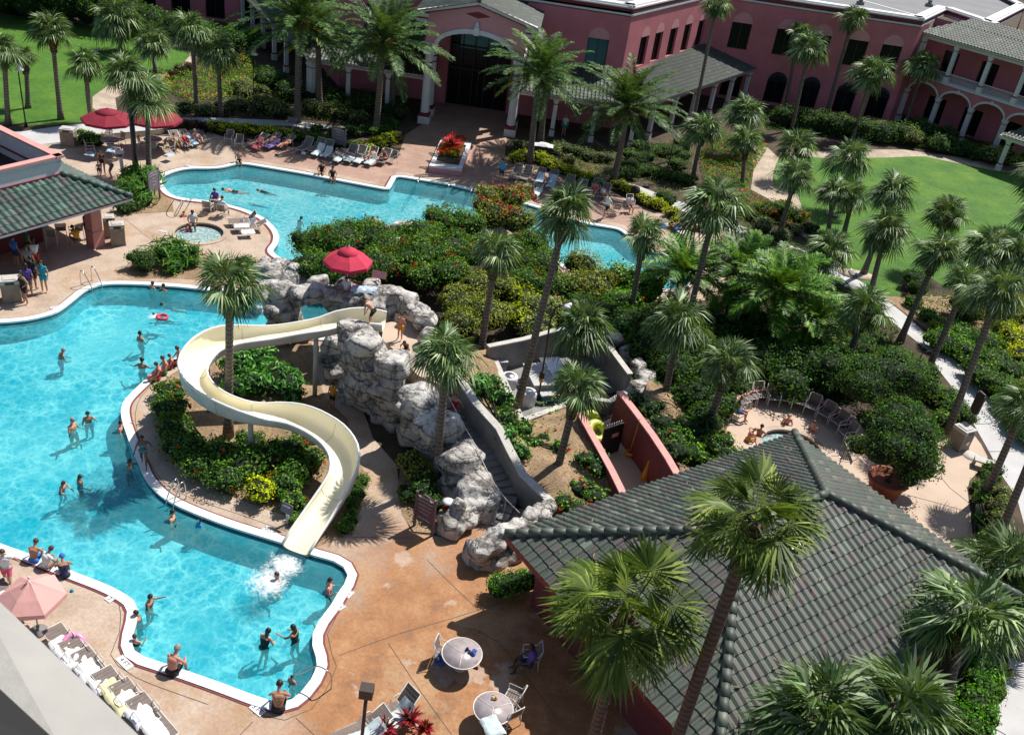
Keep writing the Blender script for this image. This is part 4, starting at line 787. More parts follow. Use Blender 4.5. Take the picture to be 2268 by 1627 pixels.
# ---------- foliage materials
M['sabal']=leaf('sabal_frond','#33501f','#5c7d3e','#b3c49a',.5,.2,.35)
M['wash']=leaf('fan_frond','#2c3e18','#586f2a','#94a250',.5,.3,.22)
M['feath']=leaf('date_frond','#26421c','#44692f','#7a9460',.5,.2,.25)
M['queen']=leaf('feather_frond','#25501a','#4c8226','#8fae3c',.45,.25,.3)
M['dead']=leaf('dry_frond','#5a4226','#83683f','#a8894f',.8,.1,.2)
M['seed']=leaf('seed_stalk','#8a7a10','#b8a418','#c9b43a',.6,.2,.3)
def m_trunk(nm,c1,c2,sc=9.):
    a=NT(nm); g=a.geo(); w=a.n('TexWave',{'Vector':g,'Scale':1.6,'Distortion':2.5,'Detail':3.,'Detail Scale':3.},bands_direction='Z')
    r=a.ramp(w.outputs['Fac'],[(.2,c1),(.7,c2)]); c=a.mix(.5,r.outputs[0],a.ramp(a.noise(6,4,g).outputs[0],[(.3,(.6,.6,.6)),(.7,(1.3,1.25,1.2))]).outputs[0],'MULTIPLY')
    a.set(a.b,'Base Color',c); a.b.inputs['Roughness'].default_value=.9; a.bump(w.outputs['Fac'],.5,.03); return a.m
M['trunk']=m_trunk('palm_trunk',(.11,.09,.075),(.19,.16,.135)); M['trunkb']=m_trunk('boot_thatch',(.045,.03,.024),(.15,.095,.07))
M['trunkr']=m_trunk('reddish_trunk',(.12,.07,.05),(.20,.12,.09)); M['wood']=m_trunk('shrub_wood',(.06,.045,.03),(.12,.09,.06))
M['core']=simple('core_fill',(.012,.028,.006),.95,.3,4)  # dark fill for solid lumps that block the view through the leaves
LG={'hib':('#264d18','#50842a','#8aa845'),'dark':('#1a3a16','#386428','#62883e'),'olive':('#5a6c24','#8a9638','#b8b458'),'lime':('#7f9008','#b4c010','#dcdc3a'),'phil':('#24581e','#48923a','#90c470'),
    'sage':('#4a5c34','#728454','#a0aa78'),'vari':('#566832','#8c9850','#bcbc88'),'mid':('#2e601e','#58922a','#90b444'),'bright':('#2c6a10','#4f9418','#7ab028'),'wine':('#1d0a10','#35121e','#5a2030'),'spike':('#1f4a16','#3d7a26','#84a848'),'box':('#2a5020','#50782e','#80a04a')}
for k,v in LG.items(): M['L_'+k]=leaf('leaves_'+k,*v,rough=.6,trans=.3,spec=.18,gain=1.45 if k=='lime' else 1.22)
M['fl_red']=leaf('red_flowers','#b01808','#d83018','#e85a30',.6,.2,.2); M['fl_pink']=leaf('magenta_flowers','#b01038','#d01848','#e03a68',.6,.2,.2); M['fl_or']=leaf('orange_flowers','#b83410','#d85820','#e07838',.6,.2,.2)
# ---------- palm crowns
def rotm(az,el,roll=0.):
    ca,sa,ce,se=math.cos(az),math.sin(az),math.cos(el),math.sin(el)
    x=np.array([ca*ce,sa*ce,se]); y=np.array([-sa,ca,0]); z=np.cross(x,y); c,s=math.cos(roll),math.sin(roll)
    return np.stack([x,y*c+z*s,z*c-y*s],1)
def fan_crown(seed,nl=34,R=1.0,pet=.85,ns=28,el0=-55,el1=80,droop=.5,stiff=False,fold=.35,wf=.40):
    r=np.random.default_rng(seed); V=[];Q=[];T=[];mq=[];mt=[];b=0
    for i in range(nl):
        az=i*2.39996+r.uniform(-.4,.4); el=math.radians(el0+(el1-el0)*((i+.5)/nl)**.8+r.uniform(-13,13));
        if (r.random()<.14 or math.sin(az*2+seed)>.93) and not stiff: continue
        m=rotm(az,el,r.uniform(-.5,.5)); pl=pet*r.uniform(.6,1.2); RR=R*r.uniform(.72,1.12)
        dr=droop*(.6+.8*math.cos(el)**2)
        def P(x,y,z):
            p=m@np.array([x,y,z]); d=math.hypot(p[0],p[1]); L=math.sqrt(x*x+y*y+z*z); p[2]-=dr*.28*(L/(pet+R))**2*(pet+R)*(.3+abs(math.cos(el))); return p
        # petiole
        w=.022; pts=[P(0,-w,0),P(0,w,0),P(pl,w*.7,0),P(pl,-w*.7,0)]; V+=pts; Q.append((b,b+1,b+2,b+3)); mq.append(0); b+=4
        for k in range(ns):
            a=math.radians(-140+280*(k+.5)/ns+r.uniform(-3,3)); ln=RR*(.62+.38*math.cos(a*.62))*r.uniform(.88,1.05); hw=ln*.50*math.radians(280/ns)*wf
            dx,dy=math.cos(a),math.sin(a); fz=-fold*abs(dy)*.5; tz=-.22*dr*ln*r.uniform(.4,2.2) if not stiff else -.10*ln*r.uniform(.2,1.6)
            c0=(pl,0,0); mx,my=pl+dx*ln*.55,dy*ln*.55; mz=fz*ln*.55+ (.02 if k%2 else -.02)
            v0=P(pl+dx*.04,dy*.04,0); v1=P(mx-dy*hw,my+dx*hw,mz-.02); v2=P(mx+dy*hw,my-dx*hw,mz+.02); v3=P(pl+dx*ln,dy*ln,fz*ln+tz); v3[2]-=ln*r.uniform(.05,.3)*(0 if stiff else 1)
            V+=[v0,v1,v3,v2]; Q.append((b,b+1,b+2,b+3)); mq.append(0); b+=4
    # a few dry hanging leaves
    for i in range(max(4,nl//5)):
        az=r.uniform(0,6.28); m=rotm(az,math.radians(-68),0)
        for k in range(10):
            a=math.radians(-50+100*k/9); ln=R*.7*r.uniform(.6,1); p0=m@np.array([.35,0,0]); p1=m@np.array([.35+math.cos(a)*ln*.5,math.sin(a)*ln*.35-.03,0]); p2=m@np.array([.35+math.cos(a)*ln*.5,math.sin(a)*ln*.35+.03,0]); p3=m@np.array([.35+math.cos(a)*ln,math.sin(a)*ln*.4,0])
            V+=[p0,p1,p3,p2]; Q.append((b,b+1,b+2,b+3)); mq.append(1); b+=4
    return npmesh('fronds',np.array(V),[np.array(Q)],[M['wash'] if stiff else M['sabal'],M['dead']],False,mq)
def feather_crown(seed,nl=38,L=3.0,el0=-35,el1=82,nf=46,fl=.46,mat='feath',droop=1.,seeds=True):
    r=np.random.default_rng(seed); V=[];Q=[];mq=[];b=0
    for i in range(nl):
        f=(i+.5)/nl; az=i*2.39996+r.uniform(-.2,.2); el=math.radians(el0+(el1-el0)*f**.75+r.uniform(-6,6)); ll=L*r.uniform(.85,1.08)*(1-.15*f)
        pts=[];N=10; p=np.zeros(3); e=el
        for k in range(N+1):
            pts.append(p.copy()); p=p+np.array([math.cos(az)*math.cos(e),math.sin(az)*math.cos(e),math.sin(e)])*ll/N; e-=droop*(.035+.012*k)*(1.1 if el>0 else .7)
        pts=np.array(pts); side=np.array([-math.sin(az),math.cos(az),0])
        for k in range(N):
            w=.03*(1-k/N)+.006; V+=[pts[k]-side*w,pts[k]+side*w,pts[k+1]+side*w*.8,pts[k+1]-side*w*.8]; Q.append((b,b+1,b+2,b+3)); mq.append(0); b+=4
        for k in range(nf):
            t=.14+.86*k/nf; x=t*N; j=min(int(x),N-1); c=pts[j]+(pts[j+1]-pts[j])*(x-j); d=pts[j+1]-pts[j]; d/=np.linalg.norm(d); up=np.cross(side,d); up*=(1 if up[2]>0 else -1)
            le=fl*math.sin(math.pi*min(1,.18+.8*t))**.6
            for s in (-1,1):
                dr=(side*s*.78+d*.62+up*.30*r.uniform(.2,1.4)); dr/=np.linalg.norm(dr); tip=c+dr*le*r.uniform(.85,1.1); tip[2]-=le*.22*r.uniform(.3,1.5); mid=c+dr*le*.45; ww=.030*(.6+.4*fl/.42)
                V+=[c,mid+d*ww,tip,mid-d*ww]; Q.append((b,b+1,b+2,b+3)); mq.append(0); b+=4
    if seeds:
        for i in range(5):
            az=r.uniform(0,6.28)
            for k in range(26):
                a=az+r.normal()*.18; e=math.radians(r.uniform(-10,35)); ln=r.uniform(.5,1.15); d=np.array([math.cos(a)*math.cos(e),math.sin(a)*math.cos(e),math.sin(e)]); s=np.array([-math.sin(a),math.cos(a),0])*.02; tip=d*ln; tip[2]-=.35*ln
                V+=[d*.1,tip*.7+s,tip,tip*.7-s]; Q.append((b,b+1,b+2,b+3)); mq.append(1); b+=4
    return npmesh('fronds',np.array(V),[np.array(Q)],[M[mat],M['seed']],False,mq)
SAB=[fan_crown(11+i,44+2*i,1.05,.78) for i in range(5)]
WAS=[fan_crown(41+i,30,1.15,1.15,34,-66,74,.75,True,.25,.55) for i in range(2)]
TALL=fan_crown(61,40,1.0,.7,20,-80,70,.7)
FEA=[feather_crown(71+i,46,3.0) for i in range(3)]; QUE=[feather_crown(81+i,36,2.7,-35,80,48,.6,'queen',1.15,i==0) for i in range(2)]
def trunk(m,a,b,r0,r1,mi=0,bulge=0.):
    a=Vector(a);b=Vector(b);N=8; pts=[];R=[]; n=Vector((b.y-a.y,a.x-b.x,0)); n=n.normalized() if n.length>.05 else Vector((1,0,0))
    bend=random.uniform(-.12,.12)
    for i in range(N+1):
        t=i/N; p=a.lerp(b,t)+n*bend*math.sin(t*math.pi); pts.append(p); R.append(r0*(1-t)+r1*t+(.10*math.exp(-t*9)))
    m.tube(pts,R,10,mi)
GP='palms of the resort garden'
def palm(kind,label,crown,base=None,h=None,r=None,boots=.0,bw=1.75,group=GP,cat='palm tree'):
    """crown px, base px (or height h straight below); r = crown radius in overview px"""
    if base is not None:
        hh,top=HT(base,crown) if h is None else (h,G(*crown,h)); b=G(*base)
    else: top=G(*crown,h); b=(top[0],top[1],0.)
    hh=top[2]; dist=math.dist(top,(0,0,H)); rr=(r or 50)*dist/F
    nm={'s':'sabal_palm','w':'fan_palm','f':'date_palm','q':'feather_palm','t':'tall_palm'}[kind]
    t=thing(nm,label,cat,b,0,group); top=Vector(top)-Vector(b)
    k=random.randrange(8); me={'s':SAB[k%5],'w':WAS[k%2],'f':FEA[k%3],'q':QUE[k%2],'t':TALL}[kind]; base_r={'s':1.5,'w':1.9,'f':2.1,'q':2.2,'t':1.5}[kind]; sc=rr/base_r
    m=MB(); rt={'s':.15,'w':.16,'f':.22,'q':.14,'t':.13}[kind]; trunk(m,(0,0,-.1),top-Vector((0,0,.1)),rt*1.12,rt); m.build('trunk',M['trunkr'] if kind=='w' else M['trunk'],t)
    bl_={'s':min(1.4,hh*.4),'w':.7,'f':1.0,'q':.5,'t':.5}[kind] if boots==0 else boots
    if bl_>0:
        m=MB(); d=(top.normalized() if top.length>0 else Vector((0,0,1))); N=7; p0=top-d*bl_; pts=[p0+d*bl_*i/N for i in range(N+1)]; R=[rt*(1+(bw-1)*math.sin(math.pi*min(1,.15+.8*i/N))) for i in range(N+1)]; m.tube(pts,R,10,0)
        for j in range(int(bl_*42)):
            q=random.random(); a=random.uniform(0,6.283); c=p0+d*bl_*q; rad=rt*(1+(bw-1)*.9); o=Vector((math.cos(a),math.sin(a),0)); e=c+o*(rad+.16)+Vector((0,0,.16)); s=Vector((-math.sin(a),math.cos(a),0))*.035
            f=c+o*rad*.8; m.add([f-s,f+s,e+s*.5,e-s*.5],[(0,1,2,3)])
        m.build('boots',M['trunkb'],t)
    o=link('fronds',me,t); o.location=top; o.scale=(sc,sc,sc*random.uniform(.82,.95)); o.rotation_euler=(random.uniform(-.12,.12),random.uniform(-.12,.12),random.uniform(0,6.28)); return t
for a in [
 ('s','sabal palm on the left lawn with a bulging brown trunk top',(115,72),(135,265),48),('s','slim sabal palm on the left lawn just behind the maroon umbrella',(190,138),(204,272),38),
 ('s','stout full crowned sabal palm at the far edge of the left lawn',(262,38),(266,118),56),('s','short sabal palm in the middle of the left lawn by its dark shadow',(338,92),(344,162),44),
 ('s','tall sabal palm rising from the bed behind the purple plants',(423,66),(436,248),47),('s','sabal palm in the orange flower bed beside the dark pole',(483,112),(490,257),48),
 ('s','sabal palm with full crown just left of its twin over the umbrellas',(282,160),(303,398),52),('s','sabal palm with drooping crown beside the wooden sign by the far pool',(325,212),(330,393),58),
 ('s','sabal palm cut by the left edge of the photo',(8,108),(18,277),40),('s','small drooping sabal palm behind the lamp on the left lawn',(55,122),(62,240),24),
 ('f','large date palm with yellow seed heads behind the yellow green hedge',(662,50),(658,272),112),('f','dark date palm standing behind the largest left date palm',(704,78),(708,246),78),
 ('f','large date palm with yellow seed heads left of the arched entrance',(848,95),(832,298),112),('f','dark date palm half hidden behind the entrance date palm',(878,108),(868,246),66),
 ('f','date palm with green vines on its neck right of the arched entrance',(1194,165),(1172,362),100),('f','date palm behind the vine necked one at the colonnade',(1213,175),(1196,318),52),
 ('f','date palm with spreading lower fronds in front of the colonnade corner',(1388,240),(1358,400),108),('t','very tall thin palm rising above the colonnade roof',(1587,8),(1518,350),36),
 ('s','sabal palm at the left edge of the orange flower bed',(1560,285),(1535,393),50),('s','sabal palm at the back of the orange flower bed near the colonnade',(1652,250),(1632,345),48),
 ('s','sabal palm in the orange flowers beside the pebble bed',(1652,316),(1643,412),45),('s','thin leaning sabal palm in front of the pink wall second from its corner',(1793,102),(1752,290),44),
 ('s','highest sabal palm before the pink wall and its upper windows',(1888,44),(1828,262),38),('s','thin shaded sabal palm close to the pink wall corner',(1768,75),(1738,246),30),
 ('s','sabal palm with a split crown in front of the fourth arched window',(1933,163),(1886,312),48),('s','sabal palm in front of the white balcony portico',(2046,145),(2003,280),38),
 ('s','full sabal palm at the top left of the right lawn',(1765,327),(1752,405),50),('s','thick trunked sabal palm beside the red hibiscus by the right lawn',(1763,388),(1726,515),50),
 ('s','sabal palm with silvery fronds at the top of the right lawn',(1884,350),(1870,470),52),('s','thin trunked sabal palm by the small lawn sign',(1848,425),(1832,524),42),
 ('s','stout sabal palm next to the thin one by the lawn sign',(1888,432),(1868,520),45),('s','slender sabal palm growing from the pebble oval in the lawn',(1978,425),(1912,605),52),
 ('s','sabal palm with a thick ragged dark trunk at the path edge',(1962,510),(1928,648),56),('s','sabal palm standing alone in the middle of the right lawn',(2095,478),(2062,600),54),
 ('s','tall silvery sabal palm leaning over the concrete path',(2078,560),(1992,757),58),('s','silvery sabal palm at the right of the lawn above the yellow shrubs',(2188,552),(2132,700),60),
 ('s','tall sabal palm leaning in the right hand shrubbery with reddish trunk',(2138,628),(2053,820),54),('s','large silvery sabal palm right of the hooked lamp',(2212,645),(2096,962),66),
 ('s','sabal palm cut by the right edge above the shrubs',(2262,560),(2200,720),48),('s','leaning sabal palm beside the litter bin plaza by the right edge',(2268,900),(2180,1100),56),
 ('s','palm at the lower right edge whose trunk crosses the path',(2330,900),(2205,1205),60),('s','sabal palm behind the feather palms near the path',(1840,556),(1802,655),56),
 ('s','sabal palm in the dark shrubs beside the concrete path',(1913,690),(1860,832),66),
 ('s','hero sabal palm standing inside the loop of the slide',(508,632),(505,968),92),('s','slim sabal palm rising from the island bushes',(1098,562),(1063,790),62),
 ('s','tall leaning sabal palm in front of the equipment yard',(1254,468),(1138,928),76),('s','sabal palm in front of the far pool right arm',(1426,522),(1392,727),62),
 ('s','big leaning sabal palm left of the right deck sunbathers',(1584,458),(1512,755),82),('s','sabal palm behind the equipment yard wall',(1294,722),(1272,830),74),
 ('s','dense sabal palm over the service corridor entrance',(1278,862),(1226,1072),72),('s','sabal palm in the dark foliage right of the rocky wall',(1504,708),(1468,905),76),
 ('s','sabal palm left of the garden spa chairs',(1614,808),(1560,975),72),('s','dark green sabal palm in front of the stair top',(990,782),(965,1066),84),
 ('s','sabal palm just outside the right edge shading the lawn, upper one',(2325,385),(2300,520),60),('s','sabal palm just outside the right edge shading the lawn, lower one',(2330,470),(2296,610),62),
 ('s','sabal palm at the lower right over the pavilion eave',(2140,1375),(2085,1590),125),('s','sabal palm at the right edge above the pavilion',(2228,1258),(2215,1400),108),('s','bushy low sabal palm touching the right edge beside the walk',(2275,1345),(2262,1455),70)]:
    palm(a[0],a[1],a[2],a[3],None,a[4])
for a in [('q','yellowing feather palm in the middle of the dark thicket',(1728,648),3.6,125),('q','low feather palm beside the far pool right arm',(1510,610),2.4,105),('q','feather palm behind the yellowing one',(1645,605),3.0,110),
 ('q','shaded feather palm right of the yellowing one',(1790,715),2.6,85),
 ('w','large glossy fan palm overhanging the left pavilion eave',(1392,1352),7.2,175),('w','large glossy fan palm in front of the pavilion ridge',(1672,1150),8.6,150),
 ('s','bushy sabal palm at the bottom edge over the pavilion tiles, right one',(1990,1578),4.6,150),('s','bushy sabal palm at the bottom edge over the pavilion tiles, left one',(1815,1600),4.4,150)]:
    palm(a[0],a[1],a[2],None,a[3],a[4]) if not a[1].startswith('large glossy fan palm in front') else palm(a[0],a[1],a[2],(1440,1800),None,a[4])
# ---------- bushes
def ico(n):
    bm=bmesh.new(); bmesh.ops.create_icosphere(bm,subdivisions=n,radius=1); v=np.array([q.co[:] for q in bm.verts]); f=np.array([[q.index for q in p.verts] for p in bm.faces]); bm.free(); return v,f
ICV,ICF=ico(2)
def leaves_on(cs,rs,size,dens,r,inner=.35):
    """cs (n,3) centres, rs (n,3) radii -> leaf quads"""
    P=[];Nn=[]
    for c,q in zip(cs,rs):
        A=4*math.pi*((q[0]*q[1])**1.6+(q[0]*q[2])**1.6+(q[1]*q[2])**1.6)**(1/1.6)/3**(1/1.6); n=int(A*dens)
        d=r.normal(size=(n,3)); d/=np.linalg.norm(d,axis=1)[:,None]; d[:,2]=np.where(d[:,2]<-.3,-d[:,2],d[:,2])
        lump=1+.16*np.sin(d@r.normal(size=3)*4+r.uniform(0,6))+.10*np.sin(d@r.normal(size=3)*9+r.uniform(0,6)); k=1-inner*r.random(n)**2.2+.12*r.random(n)**4
        p=c+d*q*(lump*k)[:,None]; P.append(p); Nn.append(d/q)
    P=np.concatenate(P);N=np.concatenate(Nn); N/=np.linalg.norm(N,axis=1)[:,None]
    keep=np.ones(len(P),bool); j=0
    for c,q in zip(cs,rs): keep&=(((P-c)/(np.array(q)*.80))**2).sum(1)>1
    keep&=P[:,2]>.03; P=P[keep];N=N[keep]; n=len(P)
    N=N+r.normal(size=(n,3))*.55; N/=np.linalg.norm(N,axis=1)[:,None]; t=np.cross(N,r.normal(size=(n,3))); t/=np.linalg.norm(t,axis=1)[:,None]+1e-9; b=np.cross(N,t)
    return P,N,t,b
def leafmesh(P,N,t,b,size,asp,r,fold=.25):
    n=len(P); s=size*r.uniform(.6,1.3,n)[:,None]; V=np.stack([P-t*s*.5,P+b*s*asp*.5+N*s*fold*.5,P+t*s*.5,P-b*s*asp*.5+N*s*fold*.5],1).reshape(-1,3); Q=np.arange(4*n).reshape(n,4); return V,Q
def bush(label,kind,blobs,flowers=None,size=.13,dens=75,asp=.55,name='shrub',cat='shrub',group=None,fd=.006,inner=.35,wood=True):
    """blobs: (px,py,z,rx,ry,rz) ; z centre height"""
    r=np.random.default_rng(abs(hash(label))%99991 if False else sum(map(ord,label))*7+len(blobs))
    cs=[];rs=[]
    for bq_ in blobs:
        (x,y,z,rx),rest=bq_[:4],bq_[4:]; ry=rest[0] if rest else rx; rz=rest[1] if len(rest)>1 else min(rx,ry)*.8
        c=np.array(G(x,y,z)); cs.append(c); rs.append((rx,ry,rz))
        k=int(3+rx*3)
        for i in range(k):
            a=r.uniform(0,6.28); q=r.uniform(.45,.85); cs.append(c+np.array([math.cos(a)*rx*q,math.sin(a)*ry*q,r.uniform(-.1,.55)*rz])); f=r.uniform(.32,.5); rs.append((rx*f,ry*f,max(rz*f,.18)))
    cs=np.array(cs); c0=cs.mean(0); base=(c0[0],c0[1],0.); cs=cs-np.array(base)
    t=thing(name,label,cat,base,0,group)
    P,N,tt,b=leaves_on(cs,rs,size,dens,r,inner); V,Q=leafmesh(P,N,tt,b,size,asp,r); mats=[M['L_'+kind]]; LV,LQ=V,Q
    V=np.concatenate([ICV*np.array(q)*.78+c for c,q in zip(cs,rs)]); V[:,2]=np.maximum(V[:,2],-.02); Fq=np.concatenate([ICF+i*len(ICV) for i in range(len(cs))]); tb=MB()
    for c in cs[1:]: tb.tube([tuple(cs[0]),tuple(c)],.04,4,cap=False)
    TV=np.array(tb.v) if tb.v else np.zeros((0,3)); TF=np.array(tb.f).reshape(-1,4)+len(V); npmesh('dark_core',np.concatenate([V,TV]),[Fq]+([TF] if len(TF) else []),[M['core']],t)  # solid dark lumps filling the bush, joined by thin stems
    if flowers:
        n=max(4,int(len(P)*fd)); cm=np.where(np.sin(P[:,0]*2.3+1)*np.sin(P[:,1]*2.1)+.5*np.sin(P[:,2]*3)>.15)[0]; cm=cm if len(cm)>20 else np.arange(len(P)); ix=r.choice(cm,n); p=P[ix]+N[ix]*.06; Vs=[];
        for k in range(3):
            nn=r.normal(size=(n,3)); nn/=np.linalg.norm(nn,axis=1)[:,None]; t1=np.cross(nn,r.normal(size=(n,3))); t1/=np.linalg.norm(t1,axis=1)[:,None]; t2=np.cross(nn,t1); s=.085; Vs.append(np.stack([p-t1*s,p+t2*s,p+t1*s,p-t2*s],1))
        V=np.stack(Vs,1).reshape(-1,3); FQ=np.arange(len(V)).reshape(-1,4)+len(LV); npmesh('foliage',np.concatenate([LV,V]),[np.concatenate([LQ,FQ])],[M['L_'+kind],M['fl_'+flowers]],t,np.array([0]*len(LQ)+[1]*len(FQ)))
    else: npmesh('foliage',LV,[LQ],mats,t)
    return t
B=bush; GI='flowering bushes on the rock island'
B('green hibiscus mass with red flowers on the left of the island','hib',[(700,545,1.1,1.3),(760,540,1.3,1.5),(820,535,1.2,1.4),(870,560,1.3,1.3),(690,590,1.0,1.1),(740,600,1.2,1.2),(840,590,1.5,1.3),(900,580,1.4,1.2)],'red',.14,80)
B('tall dense hibiscus with scattered red blooms in the middle of the island','hib',[(930,520,1.2,1.3),(985,495,1.2,1.3),(1030,500,1.2,1.2),(940,570,1.5,1.4),(1000,560,1.6,1.4),(1050,560,1.5,1.2),(1000,610,1.5,1.2),(940,615,1.4,1.)],'red',.14,80)
B('bougainvillea topped with magenta flowers at the gap of the far pool','olive',[(1085,440,1.5,1.0),(1130,445,1.6,1.1),(1090,480,1.4,1.2),(1145,490,1.4,1.2),(1160,430,1.5,.8)],'pink',.13,80,fd=.05)
B('hibiscus bank on the island behind the leaning palm','hib',[(1180,540,1.3,1.3),(1200,590,1.3,1.3),(1130,560,1.3,1.2),(1170,630,1.3,1.2),(1235,640,1.2,1.2)],'red',.14,75)
B('yellow green bush on the island beside the far pool right arm','olive',[(1290,590,1.3,1.1),(1320,640,1.2,1.2),(1270,640,1.2,1.1)],None,.14,75)
B('dark green bush with rusty tips at the right end of the island','mid',[(1370,620,1.3,1.2),(1420,650,1.1,1.2),(1380,680,1.1,1.2),(1450,620,1.0,.9)],'or',.14,75,fd=.006)
B('olive and yellow bush below the island on the slope','olive',[(1010,670,1.3,1.0),(1060,640,1.4,1.2),(1110,640,1.3,1.1),(1020,720,1.2,1.0),(1080,700,1.3,1.2)],None,.12,85)
B('round yellow green bush right of the slim island palm','lime',[(1160,660,1.2,.9),(1150,700,1.1,.8)],None,.12,85)
B('brownish green bush beside the yellow green one','vari',[(1195,690,1.2,1.1),(1190,730,.9,1.),(1230,690,1.,.9)],None,.13,80)
B('dark shaded bushes behind the equipment yard','dark',[(1280,690,.9,1.2),(1330,700,1.,1.2),(1240,700,.8,1.),(1380,720,.9,1.1)],None,.15,60)
B('big leaved bright green plants beside the rocky wall','phil',[(1370,735,.8,.9),(1440,860,.6,.9),(1480,840,.7,.9),(1520,900,.6,.8),(1430,800,.7,.9)],None,.3,26,.35,name='philodendron',cat='plant')
B('dark thicket left of the yellowing feather palm','dark',[(1560,720,.8,1.2),(1590,780,.8,1.2),(1560,850,.8,1.2),(1530,800,.8,1.2),(1480,780,.8,1.),(1650,880-60,.9,1.2)],None,.2,45,.45,name='thicket',cat='bushes')
B('dark glossy thicket beneath the feather palms','dark',[(1640,690,.9,1.2),(1700,740,.9,1.3),(1760,790,.9,1.3),(1690,800,.9,1.2),(1620,740,.8,1.),(1750,850,.9,1.3),(1800,840,.9,1.2)],None,.2,45,.45,name='thicket',cat='bushes')
B('dark green shrubs with orange flecks left of the concrete path','dark',[(1845,670,.6,.9),(1870,720,.8,1.1),(1830,730,.8,1.1),(1895,785,.9,1.3),(1945,775,.7,1.0),(1950,820,.9,1.2),(1880,830,.9,1.2)],'or',.14,70,fd=.008)
B('grey green shrubs by the hooked path lamp','mid',[(1990,800,.5,.8),(2030,835,.5,.8),(2060,868,.5,.7),(1985,850,.8,1.1)],None,.13,75)
B('rounded green tree standing behind the potted one','dark',[(1965,838,2.6,1.6),(2010,830,2.3,1.4),(1920,855,2.4,1.3),(1975,880,1.6,1.4)],None,.13,70,name='small_tree',cat='tree')
B('low shrubs between path and potted tree','mid',[(2095,880,.5,.7),(2110,910,.5,.7),(2085,930,.5,.6)],None,.12,80)
B('round green shrub beside the litter bin','box',[(2125,905,.5,.6),(2145,925,.45,.5)],None,.11,90)
pt=thing('potted_tree','large leafy tree in a round terracotta pot beside the pavilion','potted tree',G(1953,1092)); pg=G(1953,1092)
m=MB(); m.lathe([(.62,0),(.82,.75),(.90,.78),(.90,.92),(.78,.92),(.74,.7),(0,.7)],(0,0,0),28); m.build('pot',M['terra'] if 'terra' in M else simple('terracotta',(.36,.11,.06),.8,.15,2),pt)
rr_=np.random.default_rng(5); cs=1.22*np.array([(0,0,2.2),(.5,.3,2.7),(-.6,.4,2.6),(.2,-.6,2.2),(-.2,.8,2.9),(.9,.6,2.1),(-.8,-.3,2.0),(.3,.2,1.5),(.7,-.4,1.7),(1.35,.5,1.5),(-1.1,.9,1.3),(.1,-1.1,1.6),(.5,1.,3.0),(-.7,-.9,2.7)]); rs=[(1.5,1.5,1.3)]+[(1.0,1.0,.75)]*8+[(.62,.6,.5)]*5
P,N,tt,b=leaves_on(cs,rs,.12,85,rr_); V,Q=leafmesh(P,N,tt,b,.13,.5,rr_); npmesh('foliage',V,[Q],[M['L_dark']],pt); V=np.concatenate([ICV*np.array(q)*.7+c for c,q in zip(cs,rs)]); npmesh('dark_core',V,[np.concatenate([ICF+i*len(ICV) for i in range(len(cs))])],[M['core']],pt)
m=MB(); trunk(m,(0,0,.6),(0,0,2.),.09,.07); m.build('trunk',M['wood'],pt)
B('tall dark leafy shrubs behind the rocky wall and the two sabal palms','dark',[(1440,770,1.3,1.3),(1490,820,1.2,1.3),(1450,720,1.3,1.2),(1540,880,1.1,1.2),(1530,760,1.4,1.3)],None,.2,48,.45,name='thicket',cat='bushes')
B('low branching shrubs on the mulch right of the corridor wall','dark',[(1440,905,1.9,.6),(1470,940,1.9,.6),(1410,885,1.9,.5),(1500,1000,1.8,.6)],None,.16,45,.45,inner=.9)
B('tall shaded shrubs on the left of the garden spa','dark',[(1580,900,1.1,1.0),(1560,930,1.,1.),(1590,850,1.3,1.2),(1530,960,.8,.9)],None,.18,55,.45,name='thicket',cat='bushes')
B('dark leafy trees behind the garden spa wall','dark',[(1690,800,1.2,1.1),(1745,802,1.3,1.2),(1800,808,1.5,1.2),(1850,820,1.8,1.3),(1895,845,2.0,1.3)],None,.17,55,.45,name='tree_group',cat='trees')
B('green shrubs covering the bank beside the corridor','mid',[(1490,975,1.6,.8),(1530,1010,1.2,.7),(1570,990,.9,.7)],'red',.15,60,fd=.006)
B('leafy shrubs on the slope left of the leaning palm','phil',[(1120,965,1.7,.5),(1150,1000,1.4,.5),(1060,860,2.0,.6)],None,.24,40,.38,name='philodendron',cat='plant')
# slide bed
B('dense green shrub border on the pool side of the slide bed','hib',[(380,870,.4,.7),(375,910,.45,.75),(385,955,.45,.8),(410,995,.5,.85),(445,1030,.5,.8)],'red',.13,90,fd=.004)
B('dark green hibiscus filling the bed below the slide curve','hib',[(490,1010,.5,.9),(540,1030,.5,.9),(500,1060,.45,.8),(590,1020,.5,.85),(560,985,.4,.7)],'red',.13,90,fd=.006)
B('green hibiscus on the right of the slide bed','hib',[(640,1000,.5,.8),(660,1040,.5,.8),(630,1070,.45,.7),(690,1020,.4,.6),(650,1110,.4,.5)],'red',.13,90,fd=.006)
B('yellow croton bush at the low end of the slide bed','lime',[(575,1085,.5,.62),(600,1075,.4,.4)],None,.12,100)
B('small yellow croton by the pool edge','lime',[(392,990,.5,.35),(415,1012,.4,.3)],None,.11,100)
B('split leaved plants growing inside the slide loop','phil',[(530,810,.6,.8),(575,800,.6,.8),(610,835,.6,.8),(570,850,.6,.8),(640,850,.5,.7),(520,860,.5,.6),(650,880,.4,.5)],None,.30,34,.32,name='philodendron',cat='plant')
B('grassy tuft beside the lower right of the slide','mid',[(763,1168,.15,.38,.38,.28),(775,1145,.15,.35,.35,.25)],None,.22,130,.12,name='grass_tuft',cat='grass')
